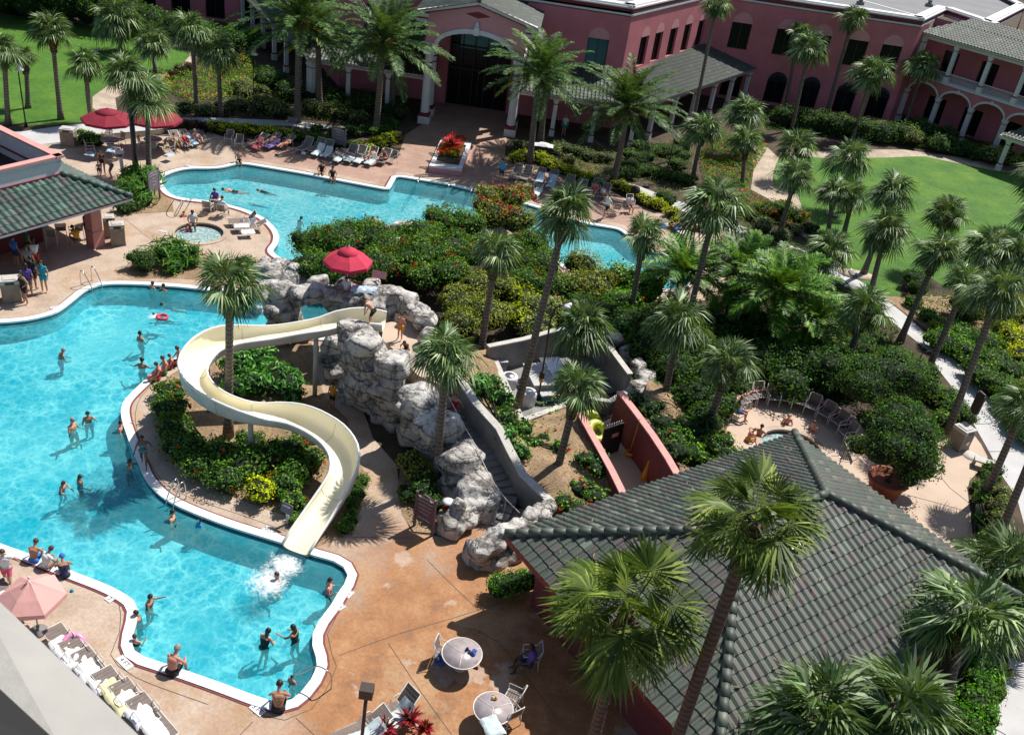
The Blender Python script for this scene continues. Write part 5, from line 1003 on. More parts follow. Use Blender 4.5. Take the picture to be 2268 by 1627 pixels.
B('dark grassy strip under the right slide bend','hib',[(790,1090,.15,.4,.4,.28),(800,1065,.15,.35),(782,1115,.15,.35)],None,.22,110,.14,name='grass_tuft',cat='grass')
B('grassy clump left of the slide end','mid',[(655,1150,.15,.35,.35,.25),(672,1120,.15,.3)],None,.2,120,.12,name='grass_tuft',cat='grass')
B('yellow green bush at the foot of the boulder wall','olive',[(915,1025,.6,.62),(930,1050,.5,.6)],None,.12,100)
B('dark green shrub under the stair palm','dark',[(940,1090,.4,.6),(955,1120,.4,.5),(900,1095,.3,.4)],None,.13,85)
# left side
B('clipped round dark shrub on the near shore','box',[(318,578,.5,.82,.8,.7)],None,.09,130)
B('strappy green lily clump beside the round shrub','spike',[(368,560,.6,.9),(405,565,.5,.8),(385,590,.3,.6)],None,.85,24,.085,name='lily_clump',cat='plant')
B('small green shrub right of the lily clump','mid',[(425,580,.3,.5),(545,585,.2,.6)],None,.11,90)
B('ginger plants around the sign by the bar','spike',[(300,395,.6,.9),(332,398,.5,.8),(285,425,.5,.8),(318,440,.4,.7)],None,.8,24,.10,name='ginger_clump',cat='plant')
B('dark plants behind the bar roof corner','dark',[(275,460,.3,.6),(300,455,.3,.5)],None,.15,60)
B('green shrub under the left maroon umbrella','mid',[(190,308,.35,.7),(215,312,.35,.6)],None,.12,85)
B('burgundy cordyline clump beside the sunbathers','wine',[(395,282,.4,.7),(425,282,.4,.7),(452,284,.3,.5)],None,.4,45,.13,name='cordyline',cat='plant')
B('yellow green clipped hedge behind the far loungers, left half','lime',[(475,282,.4,.7,.6,.5),(500,284,.4,.8,.6,.5),(530,286,.4,.8,.6,.5),(560,288,.4,.8,.6,.5),(595,292,.4,.8,.6,.5),(630,298,.4,.8,.6,.5)],None,.11,90,name='hedge',cat='hedge')
B('green clipped hedge behind the far loungers, middle','mid',[(660,302,.35,.7,.5,.45),(690,308,.35,.7,.5,.45),(720,314,.35,.7,.5,.45),(750,320,.35,.7,.5,.45),(780,326,.35,.7,.5,.45)],None,.11,90,name='hedge',cat='hedge')
B('bright yellow hedge end beside the brick entrance','lime',[(810,330,.4,.7,.6,.5),(835,320,.4,.7,.6,.5),(858,310,.4,.7,.6,.5),(875,302,.35,.6,.5,.4)],None,.11,95,name='hedge',cat='hedge')
B('yellow green back hedge along the garden path','mid',[(700,287,.4,.6,.5,.45),(740,292,.4,.7,.5,.45),(780,292,.4,.7,.5,.45),(820,290,.4,.7,.5,.45),(850,290,.4,.6,.5,.45)],None,.11,85,name='hedge',cat='hedge')
B('greyish shrubs behind the garden path, left group','sage',[(500,240,.4,.9),(530,235,.4,.9),(410,240,.3,.8),(455,245,.3,.8)],None,.13,60)
B('pale olive shrubs in front of the left colonnade','vari',[(560,215,.5,1.2),(590,235,.5,1.2),(620,245,.5,1.),(540,195,.5,1.)],None,.13,60)
B('variegated shrubs behind the brown notice board','vari',[(690,240,.4,.9),(725,248,.4,1.),(760,252,.4,1.),(795,262,.4,.8)],None,.13,60)
B('dark hedge below the left pink wall','dark',[(x,y,1.,1.8,1.5,1.6) for x,y in ((20,5),(80,10),(140,18),(200,28),(260,40),(330,55),(390,66),(450,82),(500,100))],None,.22,22,name='hedge',cat='hedge')
B('dark trees at the top left corner','dark',[(x,y,2.5,2.8,2.4,2.6) for x,y in ((-20,-20),(60,-15),(150,-8),(240,8))],None,.28,16,name='tree_group',cat='trees')
B('light green shrub at the foot of the left pink wall','bright',[(530,75,.6,1.3),(560,92,.6,1.2)],None,.16,45)
B('burgundy plants edging the left lawn','wine',[(380,165,.3,.5),(400,158,.3,.6),(418,152,.3,.6)],None,.3,50,.2,name='cordyline',cat='plant')
B('dark shrubs under the left date palms','dark',[(590,180,.6,1.4),(640,210,.5,1.2),(740,225,.5,1.2),(800,235,.5,1.2),(880,250,.6,1.),(860,280,.4,.8)],None,.15,50)
# right deck hedges
for lab,ps,kd in (('yellow shrub left of the vine necked palm',[(1140,352),(1158,345)],'lime'),('yellow shrub right of the vine necked palm',[(1195,350),(1210,355)],'lime'),('yellow shrub behind the blue striped chairs',[(1232,372),(1215,365),(1250,378)],'lime'),('yellow green shrub beside the leaning date palm',[(1278,388),(1295,395)],'lime'),('green end of the shrub beside the leaning date palm',[(1315,402),(1328,410)],'mid'),
    ('yellow shrub behind the black pushchair',[(1372,412),(1390,420)],'lime'),('long yellow shrub right of the pushchair',[(1420,440),(1440,448),(1458,455)],'lime'),('round yellow shrub at the hedge end',[(1486,472)],'lime'),('dark leafy shrub on the path edge by the hedge',[(1465,435),(1480,445)],'dark'),('small yellow shrub under the big leaning palm',[(1502,496),(1580,505)],'lime')):
    B(lab,kd,[(x,y,.35,.62,.55,.48) for x,y in ps],None,.11,100,group='low hedges beside the right deck',name='shrub')
B('low grey green hedge in front of the colonnade','sage',[(x,y,.35,.9,.6,.45) for x,y in ((1240,325),(1270,335),(1300,345),(1340,350))],None,.12,65,name='hedge',cat='hedge')
B('brown and green shrubs by the covered cart','vari',[(1150,325,.3,.7),(1225,335,.3,.7),(1260,355,.3,.6)],None,.12,65)
B('rounded green hedge masses left of the path lamp','box',[(x,y,.4,.9,.7,.5) for x,y in ((1400,345),(1430,350),(1395,370),(1430,378),(1460,385),(1495,392),(1520,398),(1390,385))],None,.12,70,name='hedge',cat='hedge')
B('green hedge mounds behind the path lamp','box',[(x,y,.4,.9,.7,.5) for x,y in ((1510,320),(1480,335),(1450,335),(1510,345),(1500,365),(1420,325))],None,.12,70,name='hedge',cat='hedge')
B('dark hedge along the foot of the right pink wall','dark',[(x,y,.8,1.6,1.2,1.2) for x,y in ((1740,262),(1780,268),(1820,275),(1860,282),(1900,290),(1950,298),(2000,300),(2040,290))],None,.2,26,name='hedge',cat='hedge')
B('flowering shrub left of its twin by the pink wall','vari',[(1945,288,.8,1.1),(1960,295,.6,.9)],'or',.15,50,group='flowering shrubs by the pink wall')
B('flowering shrub right of its twin by the pink wall','vari',[(2010,303,.8,1.1),(2030,308,.6,.9)],'or',.15,50,group='flowering shrubs by the pink wall')
B('flowering shrub by the balcony portico','vari',[(2195,345,.8,1.2),(2230,350,.8,1.2),(2265,360,.8,1.2)],'or',.15,50)
B('dark shrubs before the white arcade','dark',[(2080,320,.8,1.2),(2120,330,.6,1.1),(2160,340,.6,1.1),(2100,300,.8,1.)],None,.2,35)
B('red flowered shrub below the flower slope','hib',[(1740,470,.6,.9),(1765,480,.6,.8),(1715,465,.6,.9),(1690,470,.5,.9)],'or',.14,70,fd=.05)
B('blue green ground shrubs beside the thick trunked palm','sage',[(1790,505,.3,.7),(1760,510,.3,.6),(1730,525,.3,.7)],None,.12,65)
B('grey green shrubs at the right end of the sun deck','sage',[(1660,470,.4,.9),(1690,500,.4,.8),(1610,450,.4,.8)],None,.12,65)
B('round dark shrub at the near tip of the right lawn','dark',[(2028,620,.6,.8),(2035,640,.5,.7)],None,.12,90)
B('small green shrub across the path from the lawn','mid',[(2020,668,.3,.6),(2052,698,.3,.6),(2078,722,.3,.6)],'or',.12,85,fd=.01)
B('yellow green shrubs at the right edge of the lawn','olive',[(x,y,.5,1.1,1.,.7) for x,y in ((2140,690),(2170,670),(2210,665),(2250,680),(2240,700))],None,.13,70)
for lab,ps,kd in (('shaded shrubs right of the concrete path, upper group',[(2090,760),(2120,740),(2140,780),(2180,760)],'mid'),('shaded shrubs right of the concrete path, middle group',[(2170,830),(2200,850),(2230,820),(2240,870),(2200,800)],'box'),('bright shrubs at the right edge under the palms',[(2250,760),(2265,790),(2230,740)],'lime'),
    ('shaded shrubs right of the concrete path, lower group',[(2260,930),(2270,900),(2240,900),(2285,960)],'mid')):
    B(lab,kd,[(x,y,.5,1.1,1.,.7) for x,y in ps],None,.14,65)
B('long clipped hedge between plaza and path with pale leaves','vari',[(2215,1100,.5,.5,.6,.6),(2212,1130,.5,.5,.6,.6),(2208,1160,.5,.5,.6,.6),(2202,1190,.5,.5,.6,.6),(2200,1220,.5,.5,.6,.6)],None,.11,100,name='hedge',cat='hedge')
B('small shrubs along the right edge of the plaza','mid',[(2165,1075,.25,.35),(2168,1105,.25,.35),(2172,1150,.25,.35),(2178,1190,.25,.4),(2165,1235,.25,.35)],None,.11,90)
B('green shrub by the picnic box at the path junction','box',[(2200,1040,.4,.5),(2190,1065,.4,.5)],None,.11,90)
B('dark shrubs filling the lower right bed','dark',[(2215,1260,.4,.8),(2190,1290,.4,.8),(2250,1230,.4,.8),(2230,1330,.4,.8)],None,.13,75)
B('bright green shrub at the lower right beside the walk','bright',[(2185,1480,.5,.6),(2175,1520,.5,.6),(2160,1560,.5,.7),(2120,1590,.5,.6),(2150,1610,.5,.6),(2080,1530,.4,.6)],None,.12,100)
B('clipped pale hedge bordering the lower right walk','vari',[(2225,1440,.4,.4),(2215,1490,.4,.4),(2200,1540,.4,.4),(2180,1590,.4,.4),(2160,1640,.4,.4)],None,.10,110,name='hedge',cat='hedge')
B('clipped dark hedge against the pavilion wall','mid',[(1105,1300,.5,.55,.5,.5),(1135,1290,.5,.6,.5,.5),(1165,1285,.5,.55,.5,.5)],None,.09,130,name='hedge',cat='hedge')
# mulch slope plants
for lab,ps,fl in (('straggly hibiscus beside the pink corridor wall, upper one',[(1300,1020),(1325,1040)],'red'),('straggly hibiscus beside the pink corridor wall, lower one',[(1290,1085),(1320,1100)],'red'),('hibiscus near the pavilion roof edge by the mulch',[(1250,1115),(1275,1130)],'red'),('hibiscus left of the garden spa with red blooms',[(1605,975),(1625,1010),(1600,1020)],'red'),('green shrub between garden spa and pavilion roof',[(1640,1025),(1570,1030)],None)):
    B(lab,'mid',[(x,y,1.3 if x<1400 else .9,.55,.55,.4) for x,y in ps],fl,.14,45,inner=.9,fd=.03)
B('bright plants beside the stair wall','phil',[(1085,865,1.5,.7),(1110,890,1.4,.6),(1075,845,1.6,.5)],None,.26,36,.35,name='philodendron',cat='plant')
B('small plants on the mulch below the equipment yard','mid',[(1180,980,1.2,.4),(1205,970,1.1,.3),(1160,950,1.4,.5),(1240,990,1.2,.45)],'or',.16,50,inner=.9,fd=.02)
B('leafy clump under the leaning palm','dark',[(1120,930,1.6,.6),(1150,955,1.4,.5)],None,.18,60)
# flower beds
def cover(label,poly,h,dens,kind,fl,fd,size=.14,cat='flower bed',name='flower_bed'):
    P2=g2(poly); A=abs(area(P2)); n=int(A*dens); r=np.random.default_rng(len(label)); xs=[p[0] for p in P2]; ys=[p[1] for p in P2]; pts=[]
    X=r.uniform(min(xs),max(xs),n*3); Y=r.uniform(min(ys),max(ys),n*3); ins=np.zeros(n*3,bool); k=len(P2)
    for i in range(k):
        a,b=P2[i],P2[(i+1)%k]; c=((a[1]>Y)!=(b[1]>Y))&(X<(b[0]-a[0])*(Y-a[1])/(b[1]-a[1]+1e-12)+a[0]); ins^=c
    X,Y=X[ins],Y[ins]; n=len(X); Z=h*(.35+.65*np.abs(np.sin(X*1.7+np.sin(Y*1.3))*np.cos(Y*1.9+X)))*r.uniform(.5,1.1,n); P=np.stack([X,Y,Z],1)
    N=np.array([0,0,1.])+r.normal(size=(n,3))*.6; N/=np.linalg.norm(N,axis=1)[:,None]; t=np.cross(N,r.normal(size=(n,3))); t/=np.linalg.norm(t,axis=1)[:,None]; b=np.cross(N,t); V,Q=leafmesh(P,N,t,b,size,.45,r)
    m2=int(n*fd); ix=r.choice(n,m2); p=P[ix]+np.array([0,0,.08]); V2,Q2=leafmesh(p,N[ix],t[ix],b[ix],.13,1.,r)
    o=npmesh(name,np.concatenate([V,V2]),[np.concatenate([Q,Q2+len(V)])],[M['L_'+kind],M['fl_'+fl]],None,np.array([0]*len(Q)+[1]*len(Q2))); tag(o,label,cat,kind='stuff'); return o
cover('orange flower bed beside the left lawn',[(345,168),(385,172),(425,150),(470,150),(560,120),(575,190),(500,225),(430,235),(370,205)],.7,60,'mid','or',.12,.18)
cover('orange flower slope in front of the colonnade wing',[(1545,340),(1600,300),(1640,300),(1700,330),(1665,385),(1655,425),(1560,420)],.5,60,'bright','or',.12,.16)
cover('orange flowers above the right sun deck',[(1600,425),(1655,428),(1705,460),(1780,480),(1790,500),(1750,510),(1660,480),(1590,455)],.6,60,'hib','or',.25,.16)
cover('low green planting behind the right deck hedge',[(1140,335),(1240,345),(1330,375),(1360,392),(1340,405),(1240,375),(1135,350)],.3,50,'vari','or',.02,.14,'ground cover','ground_cover')
cover('ground cover on the slope left of the path',[(1640,500),(1790,550),(1900,655),(1990,730),(1900,900),(1600,860),(1560,640)],.35,32,'dark','or',.004,.2,'ground cover','ground_cover')
cover('ground cover right of the path under the palms',[(1990,665),(2100,650),(2400,640),(2500,1200),(2290,1000),(2130,805),(2060,745)],.4,22,'box','or',.01,.2,'ground cover','ground_cover')
cover('ground cover beneath the left date palms',[(480,180),(560,140),(640,170),(900,220),(880,290),(640,262),(470,258)],.3,34,'sage','or',.01,.16,'ground cover','ground_cover')
cover('ground cover between colonnade and path',[(1160,315),(1340,330),(1420,328),(1520,300),(1540,400),(1500,440),(1380,395),(1160,345)],.3,34,'sage','or',.01,.15,'ground cover','ground_cover')
cover('dark planting along the pink wall',[(1640,250),(1760,250),(2050,290),(2240,330),(2260,370),(2000,325),(1700,290)],.4,26,'dark','or',.0,.2,'ground cover','ground_cover')
cover('low grassy bank by the equipment yard',[(1095,745),(1180,735),(1250,715),(1255,728),(1160,745),(1085,765)],.15,90,'olive','or',.02,.12,'ground cover','ground_cover')
cover('scattered plants on the mulch slope',[(1150,930),(1270,900),(1345,1050),(1290,1090),(1220,1070),(1190,1020)],.3,7,'mid','red',.05,.18,'ground cover','ground_cover').location.z=1.05
cover('undergrowth between the corridor and garden spa',[(1440,840),(1620,860),(1600,960),(1680,1020),(1520,1060),(1450,960)],.35,16,'dark','red',.01,.2,'ground cover','ground_cover')
# planter flowers
Pc=G(997,342,.6)
rr_=np.random.default_rng(3)
o=cover('red flowers filling the white planter',[(985,315),(1032,322),(1013,362),(962,356)],.35,260,'bright','red',.22,.10,'flowers','planter_flowers'); o.location.z=.38
t=thing('cordyline','magenta cordyline in the white planter','plant',G(1000,325,.5)); V=[];Q=[]
def rosette(nm,mat,n,L,w,seed,par,up=1.,loc=(0,0,0)):
    r=np.random.default_rng(seed); V=[];Q=[];b=0
    for i in range(n):
        az=i*2.4; e=math.radians(r.uniform(15,80)); d=np.array([math.cos(az)*math.cos(e),math.sin(az)*math.cos(e),math.sin(e)]); s=np.array([-math.sin(az),math.cos(az),0])*w; l=L*r.uniform(.7,1.1); z0=np.array([0,0,.1*r.random()])
        m1=d*l*.5+z0; m2=d*l+np.array([0,0,-.25*l*math.cos(e)])+z0; V+=[z0-s*.5,z0+s*.5,m1+s,m1-s,m2]; Q.append((b,b+1,b+2,b+3)); Q.append((b+3,b+2,b+4,b+4)); b+=5
    q=np.array(Q); V=np.array(V)+np.array(loc); o=npmesh(nm,V,[q[0::2],q[1::2][:,:3]],[mat],par); return o
rosette('leaves',M['fl_pink'],44,1.1,.09,1,t,loc=(0,0,.2))
o=rosette('chartreuse_plant',M['L_lime'],40,.45,.06,2,None); o.location=G(1002,345,.5); tag(o,'lime green plant in the middle of the white planter','plant')
M['crim']=leaf('crimson_leaves','#5a0818','#a01030','#d03048',.4,.2,.5)
for i,(x,y,s,lab) in enumerate(((905,1600,.62,'crimson cordyline at the bottom edge, largest of three'),(938,1622,.5,'crimson cordyline at the bottom edge, right one'),(850,1626,.6,'crimson cordyline at the bottom edge, left one behind the pole'))):
    o=rosette('crimson_cordyline',M['crim'],44,s,.05,5+i,None,loc=(0,0,.25)); o.location=G(x,y+8); tag(o,lab,'plant',group='crimson plants at the bottom edge')
# ---------- people
SK={'fair':simple('skin_fair',(.58,.32,.22),.5,.05,5,spec=.4),'tan':simple('skin_tan',(.42,.21,.13),.5,.05,5,spec=.4),'brown':simple('skin_brown',(.20,.095,.055),.5,.05,5,spec=.4),'dark':simple('skin_dark',(.07,.035,.022),.45,.05,5,spec=.5),'rosy':simple('skin_rosy',(.62,.28,.20),.5,.05,5,spec=.4)}
def cloth(nm,c): return simple(nm,c,.8,.1,12)
CL={'black':cloth('black_fabric',(.012,.012,.015)),'navy':cloth('navy_fabric',(.02,.03,.09)),'blue':cloth('blue_fabric',(.03,.16,.55)),'turq':cloth('turquoise_fabric',(.01,.32,.40)),'purple':cloth('purple_fabric',(.12,.07,.36)),'white':cloth('white_fabric',(.78,.78,.80)),
    'grey':cloth('grey_fabric',(.25,.26,.28)),'red':cloth('red_fabric',(.45,.02,.03)),'pink':cloth('pink_fabric',(.75,.12,.22)),'green':cloth('green_fabric',(.03,.22,.09)),'olive':cloth('patterned_fabric',(.13,.13,.11)),'orange':cloth('yellow_fabric',(.70,.32,.02)),'cyan':cloth('cyan_fabric',(.02,.35,.62)),'maroon':cloth('maroon_fabric',(.16,.01,.03))}
HR={'dark':simple('dark_hair',(.015,.010,.008),.5,.1,9),'brown':simple('brown_hair',(.07,.035,.018),.5,.1,9),'blond':simple('blond_hair',(.38,.25,.11),.5,.1,9),'grey':simple('grey_hair',(.30,.27,.25),.5,.1,9)}
M['eye']=simple('eye_dark',(.01,.01,.01),.2,.0)
V3=lambda *a: np.array(a,float)
def limb(hip,knee,ank,toe): return dict(hip=V3(*hip),knee=V3(*knee),ank=V3(*ank),toe=V3(*toe))
def pose(pel,chest,neck,head,L,R,AL,AR):
    """L/R legs: (knee,ankle,toe), AL/AR arms: (elbow,wrist) ; all absolute"""
    return dict(pel=V3(*pel),chest=V3(*chest),neck=V3(*neck),head=V3(*head),L=[V3(*q) for q in L],R=[V3(*q) for q in R],AL=[V3(*q) for q in AL],AR=[V3(*q) for q in AR])
PO={
 'stand':pose((0,0,.95),(0,.0,1.28),(0,-.01,1.50),(0,.02,1.65),[(-.10,.02,.50),(-.11,-.02,.09),(-.13,.14,.03)],[(.10,.02,.50),(.12,-.02,.09),(.15,.14,.03)],[(-.25,-.03,1.16),(-.27,.08,.92)],[(.25,-.03,1.16),(.26,.08,.92)]),
 'akimbo':pose((0,0,.95),(0,.0,1.28),(0,-.01,1.50),(0,.03,1.65),[(-.11,.03,.50),(-.14,-.02,.09),(-.18,.13,.03)],[(.10,.0,.50),(.11,-.02,.09),(.13,.14,.03)],[(-.36,-.05,1.20),(-.20,.07,1.04)],[(.26,.05,1.18),(.12,.26,1.26)]),
 'walk':pose((0,0,.94),(0,.03,1.27),(0,.04,1.49),(0,.08,1.64),[(-.10,.20,.53),(-.10,.26,.12),(-.11,.42,.06)],[(.10,-.06,.50),(.10,-.36,.16),(.11,-.26,.04)],[(-.27,-.14,1.19),(-.34,-.22,.98)],[(.27,.13,1.20),(.34,.30,1.05)]),
 'bend':pose((0,-.08,.90),(0,.16,1.13),(0,.30,1.28),(0,.40,1.36),[(-.12,.06,.50),(-.12,-.06,.09),(-.14,.10,.03)],[(.12,.10,.50),(.14,.0,.09),(.16,.16,.03)],[(-.22,.30,.92),(-.14,.34,.68)],[(.22,.30,.92),(.14,.36,.68)]),
 'wade':pose((0,0,.95),(0,.02,1.28),(0,.02,1.50),(0,.06,1.64),[(-.12,.08,.52),(-.13,-.06,.12),(-.14,.10,.05)],[(.12,-.02,.50),(.13,-.10,.10),(.15,.06,.04)],[(-.38,.06,1.26),(-.56,.22,1.18)],[(.38,.06,1.26),(.52,.28,1.20)]),
 'reach':pose((0,0,.95),(0,.04,1.28),(0,.05,1.50),(0,.09,1.64),[(-.12,.08,.52),(-.13,-.06,.12),(-.14,.10,.05)],[(.12,-.02,.50),(.13,-.10,.10),(.15,.06,.04)],[(-.28,.22,1.32),(-.30,.46,1.42)],[(.26,.10,1.20),(.30,.34,1.12)]),
 'wade2':pose((0,0,.92),(0,.08,1.23),(0,.12,1.44),(.03,.18,1.57),[(-.12,.10,.50),(-.13,-.10,.14),(-.14,.06,.06)],[(.12,-.02,.50),(.13,-.16,.14),(.15,.0,.06)],[(-.27,.20,1.12),(-.20,.42,1.02)],[(.28,.14,1.10),(.16,.36,1.00)]),
 'wade3':pose((0,0,.92),(0,.0,1.24),(0,-.02,1.46),(-.03,.02,1.60),[(-.12,.10,.50),(-.13,-.04,.14),(-.14,.12,.06)],[(.12,-.02,.50),(.13,-.16,.14),(.15,.0,.06)],[(-.30,.02,1.10),(-.42,.20,1.02)],[(.24,.06,1.10),(.30,.26,1.32)]),
 'sit':pose((0,0,.11),(0,-.06,.44),(0,-.03,.66),(0,.03,.80),[(-.12,.44,.12),(-.12,.46,-.32),(-.12,.60,-.38)],[(.13,.44,.12),(.14,.48,-.32),(.14,.62,-.38)],[(-.27,.04,.36),(-.20,.28,.20)],[(.27,.04,.36),(.20,.28,.20)]),
 'lean':pose((0,0,.11),(0,.10,.42),(0,.22,.62),(0,.32,.72),[(-.14,.42,.18),(-.14,.44,-.28),(-.14,.58,-.34)],[(.16,.42,.18),(.18,.46,-.28),(.18,.60,-.34)],[(-.28,.28,.34),(-.18,.42,.26)],[(.30,.24,.36),(.18,.44,.28)]),
 'lie':pose((0,0,.10),(0,.28,.24),(0,.46,.36),(0,.58,.46),[(-.10,-.42,.16),(-.10,-.84,.09),(-.13,-.90,.22)],[(.12,-.40,.30),(.11,-.72,.07),(.12,-.84,.10)],[(-.25,.16,.16),(-.24,-.06,.14)],[(.27,.20,.18),(.20,-.02,.22)]),
 'prone':pose((0,0,.10),(0,.32,.13),(0,.52,.15),(0,.66,.18),[(-.09,-.42,.09),(-.09,-.82,.10),(-.09,-.98,.08)],[(.09,-.42,.09),(.09,-.82,.10),(.09,-.98,.08)],[(-.26,.40,.13),(-.24,.18,.10)],[(.26,.42,.13),(.25,.64,.12)]),
 'swim':pose((0,0,-.12),(0,.30,-.02),(0,.50,.06),(0,.62,.15),[(-.12,-.40,-.24),(-.14,-.78,-.28),(-.14,-.94,-.32)],[(.10,-.36,-.30),(.12,-.72,-.36),(.12,-.88,-.40)],[(-.36,.42,-.03),(-.52,.62,-.02)],[(.36,.42,-.03),(.50,.64,.0)]),
}
def capsules(p):
    c=[];a=c.append
    hipL,hipR=p['pel']+V3(-.095,0,-.03),p['pel']+V3(.095,0,-.03); up=(p['neck']-p['pel']); up/=np.linalg.norm(up); side=V3(1,0,0)
    shL,shR=p['chest']+up*.14-side*.165,p['chest']+up*.14+side*.165; w=p['pel']*.55+p['chest']*.45
    a((hipL,hipR,.105,.105,'hips',.8)); a((p['pel'],w,.125,.115,'hips',.8)); a((w-side*.03,p['chest']-side*.05,.105,.125,'torso',.8)); a((w+side*.03,p['chest']+side*.05,.105,.125,'torso',.8)); a((p['chest']+up*.05-side*.08,p['chest']+up*.05+side*.08,.115,.115,'torso',.8)); a((shL,shR,.058,.058,'torso',1)); a((p['chest']+up*.1,p['neck'],.075,.055,'torso',1)); a((p['neck'],p['head'],.052,.058,'neck',1))
    f=p['head']-p['neck']; f=f/np.linalg.norm(f); fw=V3(0,1,0)-f*f[1]; fw/=np.linalg.norm(fw)+1e-9
    a((p['head']+f*.03-fw*.012,p['head']+f*.07-fw*.01,.083,.078,'head',1)); a((p['head']-f*.03+fw*.02,p['head']+f*.04+fw*.012,.062,.072,'head',1)); a((p['head']+f*.03+fw*.082,p['head']+f*.0+fw*.098,.010,.015,'head',1))
    for s in (-1,1): a((p['head']+f*.02+side*.080*s,p['head']+f*.05+side*.083*s,.014,.016,'head',1))
    for h,k in ((hipL,'L'),(hipR,'R')):
        kn,an,to=p[k]; a((h,kn,.092,.058,'thigh'+k,1)); a((kn,kn*.65+an*.35,.054,.056,'shin',1)); a((kn*.65+an*.35,an,.056,.036,'shin',1)); a((an,to,.036,.024,'foot',1)); hl=an-(to-an)*.25; a((an,hl+V3(0,0,-.02),.034,.03,'foot',1))
    for sh,k,s in ((shL,'AL',-1),(shR,'AR',1)):
        el,wr=p[k]; a((sh,el,.052,.040,'uarm'+k,1)); a((el,wr,.038,.025,'farm',1)); d=wr-el; d/=np.linalg.norm(d); pn=np.cross(d,V3(0,0,1)) if abs(d[2])<.9 else V3(0,1,0); pn/=np.linalg.norm(pn); pal=wr+d*.08; dn=np.cross(pn,d)
        a((wr,pal,.024,.030,'hand',1)); 
        for i,(o,ln) in enumerate(((-.030,.060),(-.010,.072),(.010,.068),(.030,.052))):
            b0=wr+d*.085+pn*o*.75; b1=b0+d*ln*.55+dn*.004; b2=b1+d*ln*.42-dn*s*.012*0-V3(0,0,.012+.003*i); a((b0,b1,.0095,.0085,'hand',1)); a((b1,b2,.0085,.0070,'hand',1))
        t0=wr+d*.03-pn*.022; a((t0,t0+d*.03-pn*.03,.012,.010,'hand',1)); a((t0+d*.03-pn*.03,t0+d*.055-pn*.036,.010,.008,'hand',1))
    return c,f,fw
SEG=12
def capmesh(c):
    V=[];Fq=[];b=0
    for (p0,p1,r0,r1,lab,sq) in c:
        d=p1-p0; L=np.linalg.norm(d); d=d/L if L>1e-6 else V3(0,0,1); u=np.cross(d,V3(0,1,0) if abs(d[1])<.9 else V3(1,0,0)); u/=np.linalg.norm(u); v=np.cross(d,u); rows=[]
        prof=[(-math.cos(q)*r0,math.sin(q)*r0) for q in (math.radians(15),math.radians(50),math.radians(85))]+[(L+math.cos(q)*r1,math.sin(q)*r1) for q in (math.radians(85),math.radians(50),math.radians(15))]
        for z,r in prof:
            for k in range(SEG): q=2*math.pi*k/SEG; V.append(p0+d*z+(u*math.cos(q)+v*math.sin(q))*r)
        n=len(prof)
        for i in range(n-1):
            for k in range(SEG): Fq.append((b+i*SEG+k,b+i*SEG+(k+1)%SEG,b+(i+1)*SEG+(k+1)%SEG,b+(i+1)*SEG+k))
        V.append(p0-d*r0);V.append(p1+d*r1); e=b+n*SEG
        for k in range(SEG): Fq.append((e,b+(k+1)%SEG,b+k,b+k)); Fq.append((e+1,b+(n-1)*SEG+k,b+(n-1)*SEG+(k+1)%SEG,b+(n-1)*SEG+(k+1)%SEG))
        b+=n*SEG+2
    return V,Fq
PM={}
def posemesh(k):
    if k in PM: return PM[k]
    c,f,fw=capsules(PO[k]); V,Fq=capmesh(c); me=bpy.data.meshes.new('tmp'); me.from_pydata([tuple(v) for v in V],[],[tuple(dict.fromkeys(q)) for q in Fq]); o=bpy.data.objects.new('tmp',me); COL.objects.link(o)
    md=o.modifiers.new('r','REMESH'); md.mode='VOXEL'; md.voxel_size=.0125; s=o.modifiers.new('s','SMOOTH'); s.factor=.5; s.iterations=2
    dg=bpy.context.evaluated_depsgraph_get(); bm_=bpy.data.meshes.new_from_object(o.evaluated_get(dg)); bpy.data.objects.remove(o); bm_.name='body'
    n=len(bm_.vertices); co=np.empty(n*3,np.float32); bm_.vertices.foreach_get('co',co); co=co.reshape(-1,3).astype(float)
    # nearest capsule label per vertex
    best=np.full(n,9.); lab=np.zeros(n,int); tt=np.zeros(n)
    for i,(p0,p1,r0,r1,l,sq) in enumerate(c):
        d=p1-p0; L2=d@d; t=np.clip(((co-p0)@d)/L2,0,1); q=np.linalg.norm(co-(p0+t[:,None]*d),axis=1)-(r0+(r1-r0)*t); m=q<best; best[m]=q[m]; lab[m]=i; tt[m]=t[m]
    names=np.array([q[4] for q in c])[lab]; nf=len(bm_.polygons); lt=np.empty(nf*4,np.int32) ; bm_.polygons.foreach_set('use_smooth',np.ones(nf,bool))
    faces=[tuple(p.vertices) for p in bm_.polygons]; nr=np.empty(n*3,np.float32); bm_.vertices.foreach_get('normal',nr); nr=nr.reshape(-1,3)
    PM[k]=dict(me=bm_,co=co,nr=nr,names=names,t=tt,faces=faces,f=f,fw=fw,cache={}); return PM[k]
